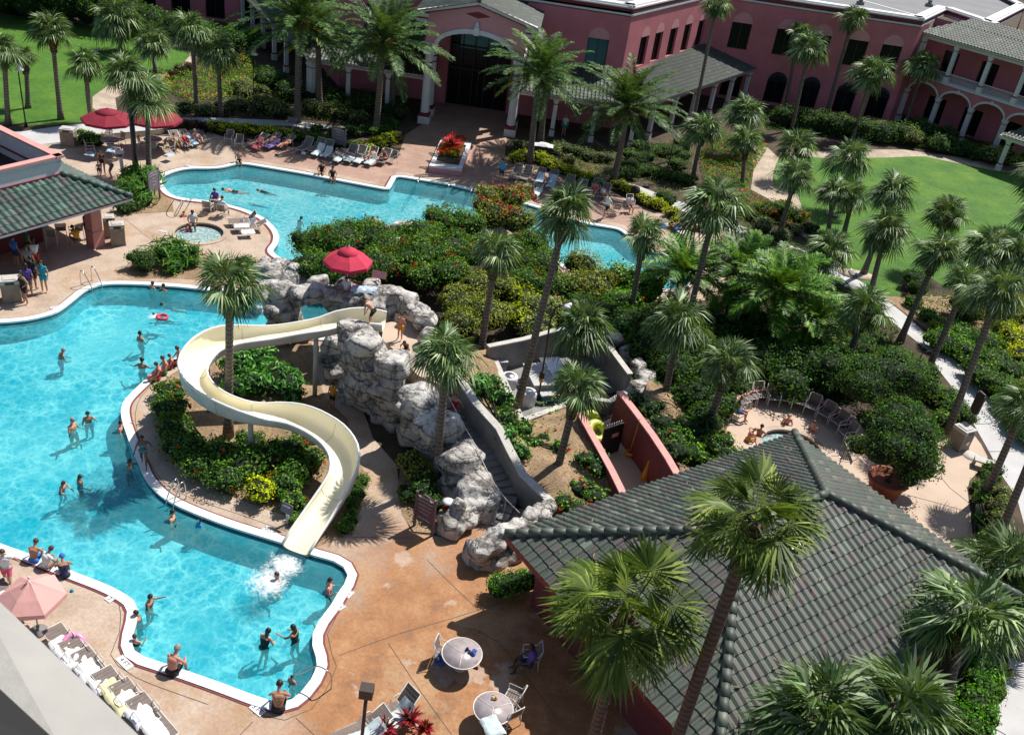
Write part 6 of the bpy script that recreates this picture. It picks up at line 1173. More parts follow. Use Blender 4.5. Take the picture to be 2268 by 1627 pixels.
def garment(k,kind,off=.010):
    P=posemesh(k)
    if kind in P['cache']: return P['cache'][kind]
    nm,t,co=P['names'],P['t'],P['co']; hd=PO[k]['head']; pel=PO[k]['pel']; ch=PO[k]['chest']; up=ch-pel; ul=np.linalg.norm(up); up=up/ul; al=(co-pel)@up/ul
    th=np.char.startswith(nm,'thigh'); ua=np.char.startswith(nm,'uarm')
    if kind=='trunks': m=(nm=='hips')&(al<.30)|(th&(t<.68))
    elif kind=='brief': m=(nm=='hips')&(al<.12)|(th&(t<.16))
    elif kind=='bikini': m=((nm=='hips')&(al<.12)|(th&(t<.14)))|((nm=='torso')&(al>.78)&(al<1.12))
    elif kind=='suit': m=((nm=='hips')|((nm=='torso')&(al<1.28)))|(th&(t<.14))
    elif kind=='shirt': m=((nm=='torso')|((nm=='hips')&(al>.0)))|(ua&(t<.62))
    elif kind=='tank': m=((nm=='torso')&(al<1.5))|((nm=='hips')&(al>.0))
    elif kind=='dress': m=((nm=='torso')|(nm=='hips'))|(th&(t<.55))|(ua&(t<.35))
    elif kind in('hair','long','cap'):
        f,fw=P['f'],P['fw']; r=co-hd; a=r@f; b=r@fw; m=(nm=='head')&((a>.075)|((b<.028)&(a>-.02)&(a>b*.8))); off=.018
    idx={};V=[];F_=[];mm=m
    for fc in P['faces']:
        if all(mm[i] for i in fc):
            q=[]
            for i in fc:
                if i not in idx: idx[i]=len(V); V.append(tuple(co[i]+P['nr'][i]*off))
                q.append(idx[i])
            F_.append(q)
    if kind=='long':
        f,fw=P['f'],P['fw']; c0=hd-fw*.075+f*.04; b=len(V); 
        for j in range(6):
            z=c0-V3(0,0,1)*(.05*j)-fw*.012*j if f[2]>.6 else c0-f*.055*j-fw*.015*j
            for i in range(9): q=math.pi*i/8; V.append(tuple(z+V3(1,0,0)*math.cos(q)*(.085-.003*j)-fw*math.sin(q)*(.035)))
        for j in range(5):
            for i in range(8): F_.append((b+j*9+i,b+j*9+i+1,b+(j+1)*9+i+1,b+(j+1)*9+i))
    me=bpy.data.meshes.new(kind); me.from_pydata(V,[],F_); me.polygons.foreach_set('use_smooth',[True]*len(F_)); P['cache'][kind]=me; return me
def face(k):
    P=posemesh(k)
    if 'face' in P['cache']: return P['cache']['face']
    f,fw=P['f'],P['fw']; hd=PO[k]['head']; m=MB()
    for s in (-1,1): m.add([hd+f*.038+fw*.083+V3(s*.03,0,0)+V3(.011*math.cos(q*math.pi/4),0,0)+f*.007*math.sin(q*math.pi/4) for q in range(8)],[tuple(range(8))])
    m.add([hd-f*.032+fw*.086+V3(.020*math.cos(q*math.pi/4),0,0)+f*.006*math.sin(q*math.pi/4) for q in range(8)],[tuple(range(8))]); me=bpy.data.meshes.new('face'); me.from_pydata(m.v,[],m.f); P['cache']['face']=me; return me
def matinst(nm,me,mat,par):
    o=link(nm,me,par)
    if not me.materials: me.materials.append(mat)
    o.material_slots[0].link='OBJECT'; o.material_slots[0].material=mat; return o
def person(label,ps,px,z=0.,head=180.,s=1.,skin='fair',wear=(('trunks','black'),),hair='dark',hk='hair',group=None):
    g=G(px[0],px[1],z); t=thing('person',label,'person',g,math.radians(head),group); t.scale=(s,s,s)
    P=posemesh(ps); matinst('body',P['me'],SK[skin],t); matinst('face',face(ps),M['eye'],t); matinst('hair',garment(ps,hk),HR[hair] if hair in HR else CL[hair],t)
    nmz={'trunks':'swim_trunks','brief':'swim_bottoms','bikini':'bikini','suit':'swimsuit','shirt':'shirt','tank':'tank_top','dress':'dress'}
    for w,c in wear: matinst(nmz[w],garment(ps,w,.010),CL[c],t)
    return t
PD=Z_D; PW=-1.2; CP=.075
R_=person
# bar queue
R_('woman in turquoise dress standing by the bar queue','stand',(100,647),PD,185,1.,'fair',(('dress','turq'),),'dark','long')
R_('woman in dark top and shorts with hands up at the end of the bar queue','akimbo',(57,672),PD,150,1.02,'tan',(('suit','black'),('trunks','black')),'dark','long')
R_('person in purple top in the bar queue','stand',(66,655),PD,20,1.,'tan',(('shirt','purple'),('trunks','olive')),'dark','long')
R_('person in black clothes in the middle of the bar queue','stand',(76,640),PD,0,1.03,'tan',(('shirt','black'),('trunks','black')),'dark')
R_('person in grey shirt queueing at the bar','stand',(68,615),PD,10,1.05,'tan',(('shirt','grey'),('trunks','black')),'brown')
R_('dark skinned man in white tank top and red shorts at the bar','akimbo',(83,600),PD,20,1.06,'dark',(('tank','white'),('trunks','red')),'dark')
R_('person in blue shirt in the shade of the bar','stand',(38,590),PD,-20,1.,'tan',(('shirt','blue'),('trunks','navy')),'dark')
R_('person in green shirt in the shade under the bar roof','stand',(66,572),PD,-30,1.,'tan',(('shirt','green'),('trunks','black')),'dark')
R_('person in yellow shirt sitting on a bar stool','lean',(172,535),.62,60,1.,'tan',(('shirt','orange'),('trunks','olive')),'dark')
R_('person in blue top near the coral pillar inside the bar','stand',(195,530),PD,80,1.,'fair',(('shirt','blue'),('trunks','navy')),'brown')
# family left deck
R_('woman in black swimsuit standing beside the bending man','stand',(229,388),PD,190,1.,'fair',(('suit','black'),),'brown')
R_('bare chested man in patterned shorts bending towards the children','bend',(247,397),PD,110,1.05,'fair',(('trunks','olive'),),'brown')
R_('blond toddler in dark trunks at the feet of the woman in black','stand',(220,392),PD,200,.58,'fair',(('trunks','navy'),),'blond')
# far deck sunbathers
R_('man in green trunks lying on a lounger beside the burgundy plants','lie',(392,319),.36,40,1.,'tan',(('trunks','green'),),'dark')
R_('person in red top lying on the second lounger by the burgundy plants','lie',(412,317),.36,40,1.,'tan',(('suit','red'),),'brown')
R_('pale person lying on the rightmost lounger by the burgundy plants','lie',(438,310),.36,40,1.,'fair',(('brief','purple'),),'blond')
R_('man in black shorts sitting on the far pool edge at its top corner','sit',(529,358),CP,205,.95,'fair',(('trunks','black'),),'dark')
R_('person in pink swimsuit lying on the leftmost hedge lounger','lie',(572,318),.36,-20,1.,'rosy',(('suit','pink'),),'brown')
R_('sunbather with purple towel on the second hedge lounger','lie',(600,316),.36,-20,1.,'fair',(('brief','purple'),),'blond')
R_('sunbather in orange swimwear on the third hedge lounger','lie',(632,322),.36,-20,1.,'rosy',(('bikini','orange'),),'blond')
R_('person reclining with raised knees under a striped towel on the hedge row','lie',(822,350),.36,-12,1.,'fair',(('trunks','grey'),),'dark')
R_('person in maroon swimsuit sitting at the end of the hedge row','lean',(853,352),.42,150,1.,'tan',(('suit','maroon'),),'grey')
R_('person in black swimwear sitting on the far pool coping, left of two','sit',(712,384),CP,190,1.,'tan',(('suit','black'),),'dark','long')
R_('long haired woman sitting on the far pool coping, right of two','sit',(736,396),CP,200,1.,'tan',(('suit','black'),),'dark','long')
R_('snorkeller floating face down in the far pool','prone',(518,428),-.22,95,1.,'fair',(('trunks','black'),),'dark')
R_('child in black floating face down in the far pool','prone',(588,430),-.22,80,.8,'tan',(('suit','black'),('trunks','black')),'dark')
R_('swimmer holding the curved edge of the far pool','swim',(572,478),-.20,150,.95,'rosy',(('trunks','navy'),),'brown')
R_('swimmer with only head above water in the far pool','wade2',PX(tuple(G(662,482,.14)[:2])+(-1.45,)),-1.45,-20,.95,'fair',(('trunks','navy'),),'dark')
R_('woman in purple top sitting at the table beside the far pool','sit',(476,448),.46,170,1.,'tan',(('shirt','purple'),('brief','navy')),'dark')
R_('person with reddish hair sitting in the right chair by the far pool','sit',(492,466),.42,-10,1.,'fair',(('shirt','white'),),'brown')
R_('woman in white shirt sitting on the spa rim','sit',(427,497),CP+.03,200,1.,'brown',(('shirt','white'),),'dark','long')
R_('boy sitting in the spa beside the woman in white','wade',(409,512),-.95,200,.75,'rosy',(('trunks','navy'),),'brown')
R_('small girl in pink playing at the near side of the spa','wade',(418,532),-.72,60,.6,'fair',(('suit','pink'),),'dark')
# right deck
R_('man in bright blue shirt seen from behind beside the brick entrance','stand',(1108,404),PD,-20,1.,'tan',(('shirt','cyan'),('trunks','navy')),'dark')
R_('man in cream shirt and dark shorts walking on the right deck','walk',(1340,484),PD,120,1.05,'fair',(('shirt','white'),('trunks','black')),'brown')
R_('person reclining in the chair behind the walking man','lie',(1336,432),.40,10,.95,'rosy',(('suit','white'),),'brown')
R_('person sitting in the dark chair beside the pushchair','sit',(1393,458),.42,200,1.,'fair',(('shirt','white'),('trunks','black')),'dark')
R_('person with pink towel sitting left of the walking man','sit',(1316,424),.42,170,.9,'rosy',(('suit','pink'),),'brown')
for lab,p,c,h in (('sunbather on a blue towel, leftmost under the leaning palm','(1508,500)','navy',-60),('sunbather lying face up next to the grey cooler','(1530,508)','pink',-60),('sunbather in red on the upper lounger under the leaning palm','(1555,490)','red',-50),('sunbather in dark swimwear by the lower right deck','(1600,535)','black',-60),('sunbather on the lowest occupied lounger of the right deck','(1622,552)','grey',-60)):
    R_(lab,'lie',eval(p),.38,h,1.,'rosy' if 'face' in lab else 'fair',(('brief',c),),'brown')
R_('hotel guest in pale shirt standing in the shade of the colonnade','stand',(1247,300),PD,170,1.,'fair',(('shirt','white'),('trunks','turq')),'blond')
# lifeguard and slide
R_('lifeguard in white shirt and grey shorts sitting under the red umbrella','sit',(766,647),3.3,175,.9,'tan',(('shirt','white'),('trunks','grey')),'dark')
R_('bare chested man in black shorts bending at the slide entrance','bend',(822,722),3.72,75,.9,'fair',(('trunks','black'),),'brown')
R_('child waiting on the platform behind the rocks','stand',(885,752),2.62,160,.78,'rosy',(('trunks','orange'),),'dark')
R_('dark haired child crouching at the top of the stairs','lean',(900,776),2.75,160,.75,'tan',(('suit','black'),),'dark')
R_('woman in red swimsuit climbing the shaded stairs','walk',(1003,934),1.5,160,.85,'rosy',(('suit','red'),),'brown')
R_('child in blue near the top of the stairs behind the palm','stand',(958,850),2.2,150,.8,'tan',(('shirt','blue'),),'dark')
R_('person in orange in the shade under the boulder wall','stand',(735,905),PD,160,.8,'tan',(('shirt','orange'),('trunks','black')),'dark')
# lower pool
wd=[('swimmer with arms on the coping by the near shore, left one',(332,648),-1.25,10,1.,'rosy',(('trunks','navy'),),'brown'),('swimmer facing the near shore beside the other one',(362,650),-1.25,-30,1.,'tan',(('trunks','navy'),),'dark'),
 ('man with arms spread swimming in the middle of the lower pool',(312,766),-1.15,-20,1.05,'tan',(('trunks','navy'),),'dark'),('bald man in dark trunks with arms wide at the far left',(134,806),-1.10,-10,1.05,'tan',(('trunks','purple'),),'grey'),
 ('man with outstretched arms close to the seated group',(315,826),-1.10,-10,1.05,'tan',(('trunks','navy'),),'dark'),('grey haired man standing in the water facing the boy',(158,968),-1.0,-100,1.05,'fair',(('trunks','navy'),),'grey'),
 ('boy pointing beside the grey haired man',(198,946),-1.0,-110,.95,'tan',(('trunks','purple'),),'dark'),('boy holding the coping below the bush border',(270,966),-1.15,-90,.95,'rosy',(('brief','red'),),'dark'),
 ('swimmer at the wall below the walking girl',(287,1040),-1.2,-80,.95,'tan',(('trunks','navy'),),'dark'),('girl in pink swimsuit wading left of her friend',(135,1100),-1.0,-60,.82,'fair',(('suit','pink'),),'brown'),
 ('girl in teal swimsuit wading right of the girl in pink',(182,1092),-1.0,-70,.85,'tan',(('suit','turq'),),'brown'),('woman with long dark hair and black swimsuit near the ladder',(386,1162),-1.15,-80,1.,'fair',(('suit','black'),),'dark'),
 ('child in cyan rash shirt by the coping near the ladder',(436,1172),-1.15,-20,.8,'tan',(('shirt','cyan'),),'dark'),('swimmer in the white foam at the slide exit',(617,1288),-1.5,120,1.,'tan',(('suit','navy'),),'brown'),
 ('woman in pink bikini standing at the corner wall of the pool',(736,1328),-.95,-80,1.,'rosy',(('bikini','pink'),),'dark'),('woman with long dark hair in black swimsuit, left of the pair',(581,1448),-.85,10,1.,'fair',(('suit','black'),),'dark'),
 ('woman in black swimsuit reaching out, right of the pair',(657,1436),-.85,60,1.,'tan',(('suit','black'),),'dark'),('child with dark hair by the corner handrail',(648,1516),-.75,150,.78,'tan',(('suit','grey'),),'dark'),
 ('dark haired swimmer raising an arm near the left coping bend',(329,1350),-1.1,-60,.95,'tan',(('suit','maroon'),),'dark'),('swimmer holding the coping at its left bend',(314,1376),-1.15,100,.95,'tan',(('suit','black'),),'dark'),
 ('child at the pale inner corner of the coping',(300,1434),-1.0,0,.8,'fair',(('suit','black'),),'brown')]
HD=[(335, 630), (360, 635), (310, 739), (130, 776), (313, 800), (158, 931), (193, 915), (262, 938), (283, 1022), (133, 1065), (174, 1057), (380, 1135), (436, 1151), (616, 1272), (729, 1286), (584, 1402), (654, 1392), (647, 1497), (327, 1322), (307, 1357), (299, 1410)]
for i,(lab,p,z,h,s,sk,w,hr) in enumerate(wd):
    hz=min(.55,max(.10,(p[1]-HD[i][1]-8)*.0125)); gg=G(*HD[i],hz); z=hz-1.62*s*.95; p=PX((gg[0],gg[1],z))
    R_(lab,'reach' if any(k in lab for k in ('pointing','holding','reaching','raising','coping by','wall below')) else ('wade2','wade','wade3')[i%3],p,z,h+((i*47)%70-35),s*.95,sk,w,hr,'long' if any(k in lab for k in ('woman','girl')) else 'hair')
R_('child in dark swim shirt swimming away from the near shore','swim',(382,680),-.2,100,.8,'tan',(('shirt','navy'),),'dark')
R_('child lying in the red and blue float ring','swim',(359,702),-.12,90,.65,'tan',(('suit','red'),),'brown')
R_('girl in a bright bikini walking along the white coping','walk',(320,1032),CP,200,.88,'brown',(('bikini','turq'),),'dark')
for lab,p,h,s,w in (('person in red swimwear sitting on the coping under the slide, leftmost','(350,838)',120,.95,(('suit','red'),)),('person sitting second from left on the coping under the slide','(364,826)',130,1.,(('trunks','green'),)),('child in maroon sitting third on the coping under the slide','(378,814)',120,.8,(('suit','maroon'),)),('person half hidden by the slide sitting on the coping','(396,804)',130,1.,(('trunks','red'),))):
    R_(lab,'sit',eval(p),CP,h,s,'rosy',w,'brown')
R_('bare backed man sitting on the coping at the bottom pool corner','lean',(616,1572),CP,10,1.05,'tan',(('trunks','black'),),'dark')
R_('bald man sitting on the left coping with raised knee','lean',(380,1490),CP,-15,1.05,'rosy',(('trunks','black'),),'grey')
for lab,p,h,w,hr in (('person sitting at the far left coping with legs in the water','(75,1243)',0,(('trunks','blue'),),'brown'),('child in white leaning on the far left coping','(100,1256)',-30,(('shirt','white'),),'brown'),('child with blue cap and pink bow bending at the coping','(144,1276)',30,(('suit','navy'),),'blue')):
    R_(lab,'lean',eval(p),CP,h,.9,'tan',w,hr)
R_('person in pale clothes walking at the far left deck','walk',(22,1300),PD,200,1.,'fair',(('shirt','white'),('trunks','pink')),'brown')
R_('person in blue checked shirt sitting in the shade under the big fan palm','sit',(1172,1470),.44,95,1.,'dark',(('shirt','purple'),('trunks','navy')),'dark')
# garden spa
R_('boy leaning over the rim of the garden spa','lean',(1655,975),.03,-60,.8,'rosy',(('trunks','orange'),),'blond')
R_('dark haired swimmer in the garden spa by the roof edge','wade',(1668,1000),-.95,-30,.9,'tan',(('trunks','black'),),'dark')
R_('bather at the back of the garden spa','wade2',(1728,972),-1.0,180,.95,'rosy',(('trunks','red'),),'blond')
R_('bather at the right side of the garden spa','wade2',(1790,990),-1.0,120,.95,'rosy',(('trunks','red'),),'brown')
R_('person in blue shorts sitting in the leftmost chair by the garden spa','sit',(1632,912),.42,-110,1.,'tan',(('shirt','navy'),('trunks','blue')),'grey')
# ---------- furniture
def stripe(nm,c1,c2,sc=9.):
    a=NT(nm); w=a.n('TexWave',{'Vector':a.co(),'Scale':sc,'Distortion':.0},bands_direction='X'); r=a.ramp(w.outputs['Fac'],[(.45,c1),(.55,c2)]); a.set(a.b,'Base Color',r.outputs[0]); a.b.inputs['Roughness'].default_value=.95; a.bump(a.noise(60).outputs[0],.3); return a.m
TW={'white':simple('white_towel',(.80,.81,.82),.95,.06,6,.3,60),'stripe':stripe('striped_towel',(.74,.76,.76),(.30,.47,.50)),'blue':simple('blue_towel',(.05,.14,.42),.95,.15,6),'bstripe':stripe('blue_striped_towel',(.70,.74,.78),(.14,.30,.50)),'pink':simple('pink_towel',(.65,.16,.20),.95,.1,6),'yellow':simple('yellow_towel',(.80,.74,.42),.95,.1,6),'purple':simple('purple_towel',(.22,.15,.40),.95,.1,6)}
def lounger_meshes(back=48.):
    b=math.radians(back); d={}
    m=MB(); w=.31
    for s in (-1,1): m.tube([(s*w,-.95,.34),(s*w,.32,.34),(s*w,.32+.66*math.cos(b),.34+.66*math.sin(b))],.018,6)
    m.tube([(-w,-.95,.34),(w,-.95,.34)],.018,6); m.tube([(-w,.32+.66*math.cos(b),.34+.66*math.sin(b)),(w,.32+.66*math.cos(b),.34+.66*math.sin(b))],.018,6)
    for y in (-.55,.30): m.tube([(-w,y,.33),(w,y,.33)],.015,6)
    for s in (-1,1): m.tube([(s*w,.1,.34),(s*w*1.08,.1,.52),(s*w*1.08,.42,.54),(s*w,.5,.34+.2*math.sin(b))],.014,6)
    d['frame']=(m,'alu')
    m=MB(); n=9
    for i in range(n): y=-.93+1.22*i/n; m.box((0,y+.06,.345),(2*w-.02,1.22/n-.012,.012))
    d['seat']=(m,'sling'); m=MB()
    for i in range(5): t=(i+.5)/5*.64; m.box((0,.33+t*math.cos(b),.35+t*math.sin(b)),(2*w-.02,.12,.012),0,0,b)
    d['backrest']=(m,'sling'); return d
def protos(parts,legs,name):
    out=[]
    for k,(m,mt) in parts.items():
        o=m.build(k,M[mt]); out.append((k,o.data)); bpy.data.objects.remove(o)
    for l in legs:
        m=MB(); m.tube([l[0],l[1]],.016,6); o=m.build('leg',M['alu']); out.append(('leg',o.data)); bpy.data.objects.remove(o)
    return out
LL=[((s*.31,y,.34),(s*.33,y+dy,0)) for s in (-1,1) for y,dy in ((-.72,-.06),(.42,.08))]
LP={k:protos(lounger_meshes(a),LL,'lounger') for k,a in (('up',52.),('flat',6.),('mid',30.))}
def inst(name,proto,label,cat,px,head,z=Z_D,group=None,scale=1.):
    t=thing(name,label,cat,G(px[0],px[1],z),math.radians(head),group)
    if scale!=1.: t.scale=(scale,)*3
    for k,me in proto: link(k,me,t)
    return t
def towel(label,px,head,kind,back=None,z=.37,w=.56,y0=-.6,y1=.3,seed=0,group=None):
    r=np.random.default_rng(seed+17); N1,N2=14,10; V=[]
    b=math.radians(back) if back else 0
    for i in range(N1):
        for j in range(N2):
            y=y0+(y1-y0)*i/(N1-1); x=-w/2+w*j/(N2-1); zz=.012+.02*math.sin(x*19+seed)*math.cos(y*13+seed*2)+.012*math.sin(y*31+x*11); yy=y
            if back and y>.32: d=y-.32; yy=.32+d*math.cos(b)-.03; zz+=d*math.sin(b)
            if abs(x)>w/2-.07 and j in (0,N2-1): zz-=.07
            if i==0: zz-=.06
            V.append((x*(1+.06*math.sin(y*9+seed)),yy,zz))
    Q=np.array([(i*N2+j,i*N2+j+1,(i+1)*N2+j+1,(i+1)*N2+j) for i in range(N1-1) for j in range(N2-1)])
    o=npmesh('towel',V,[Q],[TW[kind]],None,smooth=True); o.location=G(px[0],px[1],Z_D+z); o.rotation_euler=(0,0,math.radians(head)); tag(o,label,'towel',group); return o
GL='loungers around the pools'
def lg_(lab,px,head,st='up',tw=None,sd=1):
    inst('sun_lounger',LP[st],lab,'sun lounger',px,head,group=GL)
    if tw: towel(tw[0],px,head,tw[1],{'up':52,'flat':6,'mid':30}[st],seed=sd,y1=tw[2] if len(tw)>2 else .3)
for i,(lab,px,hd,st,tw) in enumerate([
 ('lounger of the man in green trunks beside the burgundy plants',(392,318),40,'mid',None),('second lounger by the burgundy plants, under the person in red',(412,316),40,'mid',('blue striped towel on the second lounger by the burgundy plants','bstripe')),('third lounger by the burgundy plants',(428,312),40,'flat',('light blue towel on the third lounger by the burgundy plants','bstripe',.9)),('rightmost lounger by the burgundy plants',(442,309),40,'flat',None),
 ('leftmost lounger at the yellow hedge, under the person in pink',(572,322),-20,'mid',('pink towel on the leftmost hedge lounger','pink')),('second lounger at the yellow hedge',(600,320),-20,'mid',('purple towel on the second hedge lounger','purple',.9)),('third lounger at the yellow hedge',(632,325),-20,'mid',None),
 ('empty grey lounger with a small white towel left of the notice board',(676,334),-14,'up',None),('lounger heaped with striped towels, left of the pair',(703,336),-14,'up',('rumpled striped towel covering the lounger left of the pair','stripe',.9)),('lounger heaped with striped towels, right of the pair',(722,340),-14,'up',('rumpled striped towel covering the lounger right of the pair','stripe',.8)),
 ('low lounger with bag in front of the notice board',(750,350),-14,'flat',('striped towel on the low lounger before the notice board','stripe',.5)),('first of two grey loungers with striped towels on their seats',(775,350),-12,'up',('striped towel on the seat of the first grey lounger','stripe')),('second of two grey loungers with striped towels on their seats',(795,353),-12,'up',('striped towel on the seat of the second grey lounger','stripe')),
 ('lounger of the person with raised knees at the hedge end',(820,356),-12,'up',('striped towel hanging from the lounger at the hedge end','stripe',.7)),('lounger under the person in maroon at the hedge end',(850,360),-10,'up',None),
 ('upright grey lounger nearest the planter on the right deck',(1141,394),-12,'up',None),('second upright grey lounger on the right deck',(1163,397),-12,'up',None),('upright lounger with striped towel, left of the striped pair',(1192,402),-12,'up',('blue and white striped towel over the left lounger of the striped pair','bstripe',.95)),('upright lounger with striped towel, right of the striped pair',(1220,407),-12,'up',('blue and white striped towel over the right lounger of the striped pair','bstripe',.95)),
 ('grey lounger right of the striped pair',(1256,418),-14,'up',None),('grey lounger behind the big leaning palm crown',(1284,428),-14,'up',None),('grey lounger left of the walking man',(1316,426),-14,'up',None),('white framed lounger behind the walking man',(1336,436),-14,'up',None),
 ('lounger with a white towel in front of the striped pair',(1188,425),-12,'flat',('white striped towel on the front lounger of the right deck','stripe',.8)),
 ('lounger with flat blue towel on the brick edge',(1450,502),-60,'flat',('flat blue towel on the lounger at the brick edge','blue',.9)),('blue towelled lounger under the leaning palm, leftmost',(1508,502),-60,'flat',('bright blue towel under the leftmost palm sunbather','blue',.9)),('lounger beside the grey cooler under the leaning palm',(1530,510),-60,'flat',None),('upper lounger under the leaning palm',(1555,492),-50,'mid',('blue towel on the upper lounger under the palm','blue',.8)),
 ('lounger of the sunbather in dark swimwear',(1600,537),-60,'mid',None),('lowest occupied lounger of the right deck',(1622,554),-60,'mid',None),('empty white slatted lounger at the end of the right deck',(1606,572),-60,'flat',None),('last lounger of the right deck with a blue and white towel',(1622,588),-60,'flat',('blue and white towel on the last lounger of the right deck','bstripe',.9)),
 ('white towelled lounger between spa and far pool, upper one',(540,499),-62,'up',('large white towel draped over the upper spa lounger','white',.95)),('lounger between spa and far pool, lower one',(556,512),-62,'mid',('white towel on the lower spa lounger','white',.2)),
 ('tilted lounger with pale towels behind the lamp pole',(872,1590),-42,'up',('pale striped towel on the tilted lounger behind the lamp pole','stripe',.8)),('lounger with white towel left of the lamp pole at the bottom edge',(800,1630),-50,'mid',('white and blue towel on the lounger at the bottom edge','stripe',.8)),
 ]): lg_(lab,px,hd,st,tw,i)
for i,(px,c) in enumerate((((150,1447),'white'),((185,1475),'white'),((213,1500),'white'),((262,1545),'yellow'),((300,1572),'white'),((338,1606),'white'),((20,1345),'white'))):  # towel colours whitened to carry the glare over this deck corner
    o=['topmost lounger','second lounger','third lounger','fourth lounger with yellow towel','fifth lounger','lowest lounger','lone lounger far up'][i]; lg_(o+' in the row along the window ledge',px,52,'flat',(c+' towel on the '+o.split(' with')[0]+' along the window ledge',c,.8),i+60)
def chair_proto(barh=0.):
    h=.42+barh; m=MB()
    for s in (-1,1):
        m.tube([(s*.27,.26,h+.22),(s*.27,-.20,h+.22),(s*.27,-.30,h+.48)],.016,6); m.tube([(s*.25,.25,h),(s*.25,-.24,h),(s*.25,-.33,h+.50)],.016,6)
    m.tube([(-.25,-.33,h+.5),(.25,-.33,h+.5)],.016,6); m.tube([(-.25,.25,h),(.25,.25,h)],.016,6); p={'frame':(m,'alu')}
    m=MB(); [m.box((0,-.2+.085*i,h+.005),(.48,.07,.012)) for i in range(6)]; p['seat']=(m,'sling')
    m=MB(); [m.box((0,-.245-.012*i*1.4,h+.09+.085*i),(.48,.012,.07),0,0,.18) for i in range(5)]; p['backrest']=(m,'sling')
    return protos(p,[((s*.26,y,h+(.22 if y>0 else 0)),(s*.27,y*1.15,0)) for s in (-1,1) for y in (-.24,.26)],'chair')
CHP=chair_proto(); STP=chair_proto(.32)
for lab,px,hd,gr in [('chair with blue towel left of the near round table',(981,1462),-100,'chairs'),('chair with reclined arms right of the second round table, upper',(1132,1562),70,'chairs'),('chair beside the second round table, lower',(1125,1598),40,'chairs'),
 ('white chair under the seated person in blue',(1172,1470),95,'chairs'),('left chair facing the far pool with its back to the spa',(461,472),0,'chairs'),('right chair facing the far pool with its back to the spa',(494,480),-5,'chairs'),
 ('chair under the left maroon umbrella with white cloth',(200,340),-60,'chairs'),('chair under the left maroon umbrella behind the table',(240,308),180,'chairs'),('chair with pink striped towel under the left umbrella',(266,322),150,'chairs'),('chair in front of the left umbrella table',(262,352),10,'chairs'),('chair under the right maroon umbrella, left side',(318,330),-80,'chairs'),('chair under the right maroon umbrella, right side',(358,334),90,'chairs'),
 ('chair with striped towel left of the burgundy plant loungers',(376,342),160,'chairs'),('chair with striped back in front of the yellow hedge',(508,318),180,'chairs'),('chair with green towel at the yellow hedge',(530,328),185,'chairs'),('chair at the right end of the hedge lounger row',(868,362),150,'chairs'),('strap chair beside the walking man',(1362,474),10,'chairs'),('dark chair under the seated person by the pushchair',(1393,460),200,'chairs')]:
    inst('patio_chair',CHP,lab,'chair',px,hd,group='patio chairs with taupe slings')
for lab,px,hd in (('tall white stool in the middle of the bar opening',(138,535),30),('tall white stool left in the bar opening',(118,548),20),('tall stool under the person in yellow',(172,537),60)): inst('bar_stool',STP,lab,'bar stool',px,hd,group='stools at the bar')
arcc=np.array(G(1748,985)[:2])
for i,(x,y) in enumerate(((1628,908),(1640,893),(1655,884),(1676,880),(1706,885),(1734,888),(1764,895),(1792,906),(1822,922),(1850,940),(1868,965),(1880,995))):
    p=np.array(G(x,y+10)[:2]); d=arcc-p; ang=math.degrees(math.atan2(d[1],d[0]))-90
    nth=['first','second','third','fourth','fifth','sixth','seventh','eighth','ninth','tenth','eleventh','twelfth'][i]
    inst('patio_chair',CHP,f'{nth} chair from the left in the arc around the garden spa','chair',(x,y+10),ang,z=.03,group='chairs in the arc around the garden spa',scale=1.12)
def table(lab,px,r=.62,z=Z_D):
    t=thing('round_table',lab,'table',G(px[0],px[1],z),.5,'round patio tables'); m=MB(); m.lathe([(0,.70),(r-.02,.70),(r-.02,.715),(0,.715)],(0,0,0),36); m.build('table_top',M['tabletop'],t)
    m=MB(); m.tube([(r*math.cos(k*math.pi/18),r*math.sin(k*math.pi/18),.705) for k in range(36)],.022,6,closed=True)
    for a in (0,2.1,4.2): m.tube([(0,0,.72),(r*math.cos(a),r*math.sin(a),.72)],.012,5)
    m.build('rim',M['alu'],t); m=MB()
    m.lathe([(.20,0),(.22,.02),(.24,.45),(.20,.5),(0,.5)],(0,0,0),20); m.tube([(0,0,.4),(0,0,.7)],.05,8); m.build('pedestal',M['concl'],t); return t
M['tabletop']=simple('frosted_table_top',(.42,.36,.37),.3,.15,5)
table('near round table with blue and yellow things on top',(1018,1478),.66); table('second round table with white towel near the bottom edge',(1086,1600),.62); table('round table under the left maroon umbrella',(246,332),.6); table('round table under the right maroon umbrella',(340,330),.6); table('small round table between the two chairs by the far pool',(480,462),.4)
towel('rumpled white and aqua towel lying on the second round table',(1088,1600),30,'stripe',None,.74,.6,-.45,.25,5); towel('pale towel on the first far umbrella table',(246,332),10,'bstripe',None,.73,.6,-.3,.3,6)
towel('blue towel over the chair at the near round table',(976,1460),-100,'blue',None,.46,.4,-.2,.2,8); towel('pink striped towel on the chair back under the left umbrella',(266,322),150,'pink',None,.6,.5,-.3,.0,9); towel('white cloth on the chair under the left umbrella',(200,340),0,'bstripe',None,.47,.6,-.3,.3,10); towel('striped towel on the chair beside the burgundy plants',(376,342),160,'bstripe',None,.46,.5,-.25,.35,12)
towel('small white towel on the empty grey lounger',(672,338),0,'white',None,.37,.3,-.2,.1,13); towel('white towel on the lifeguard platform cooler',(806,640),0,'white',None,.01,.1,-.1,.1,14).location=G(806,641,3.83)
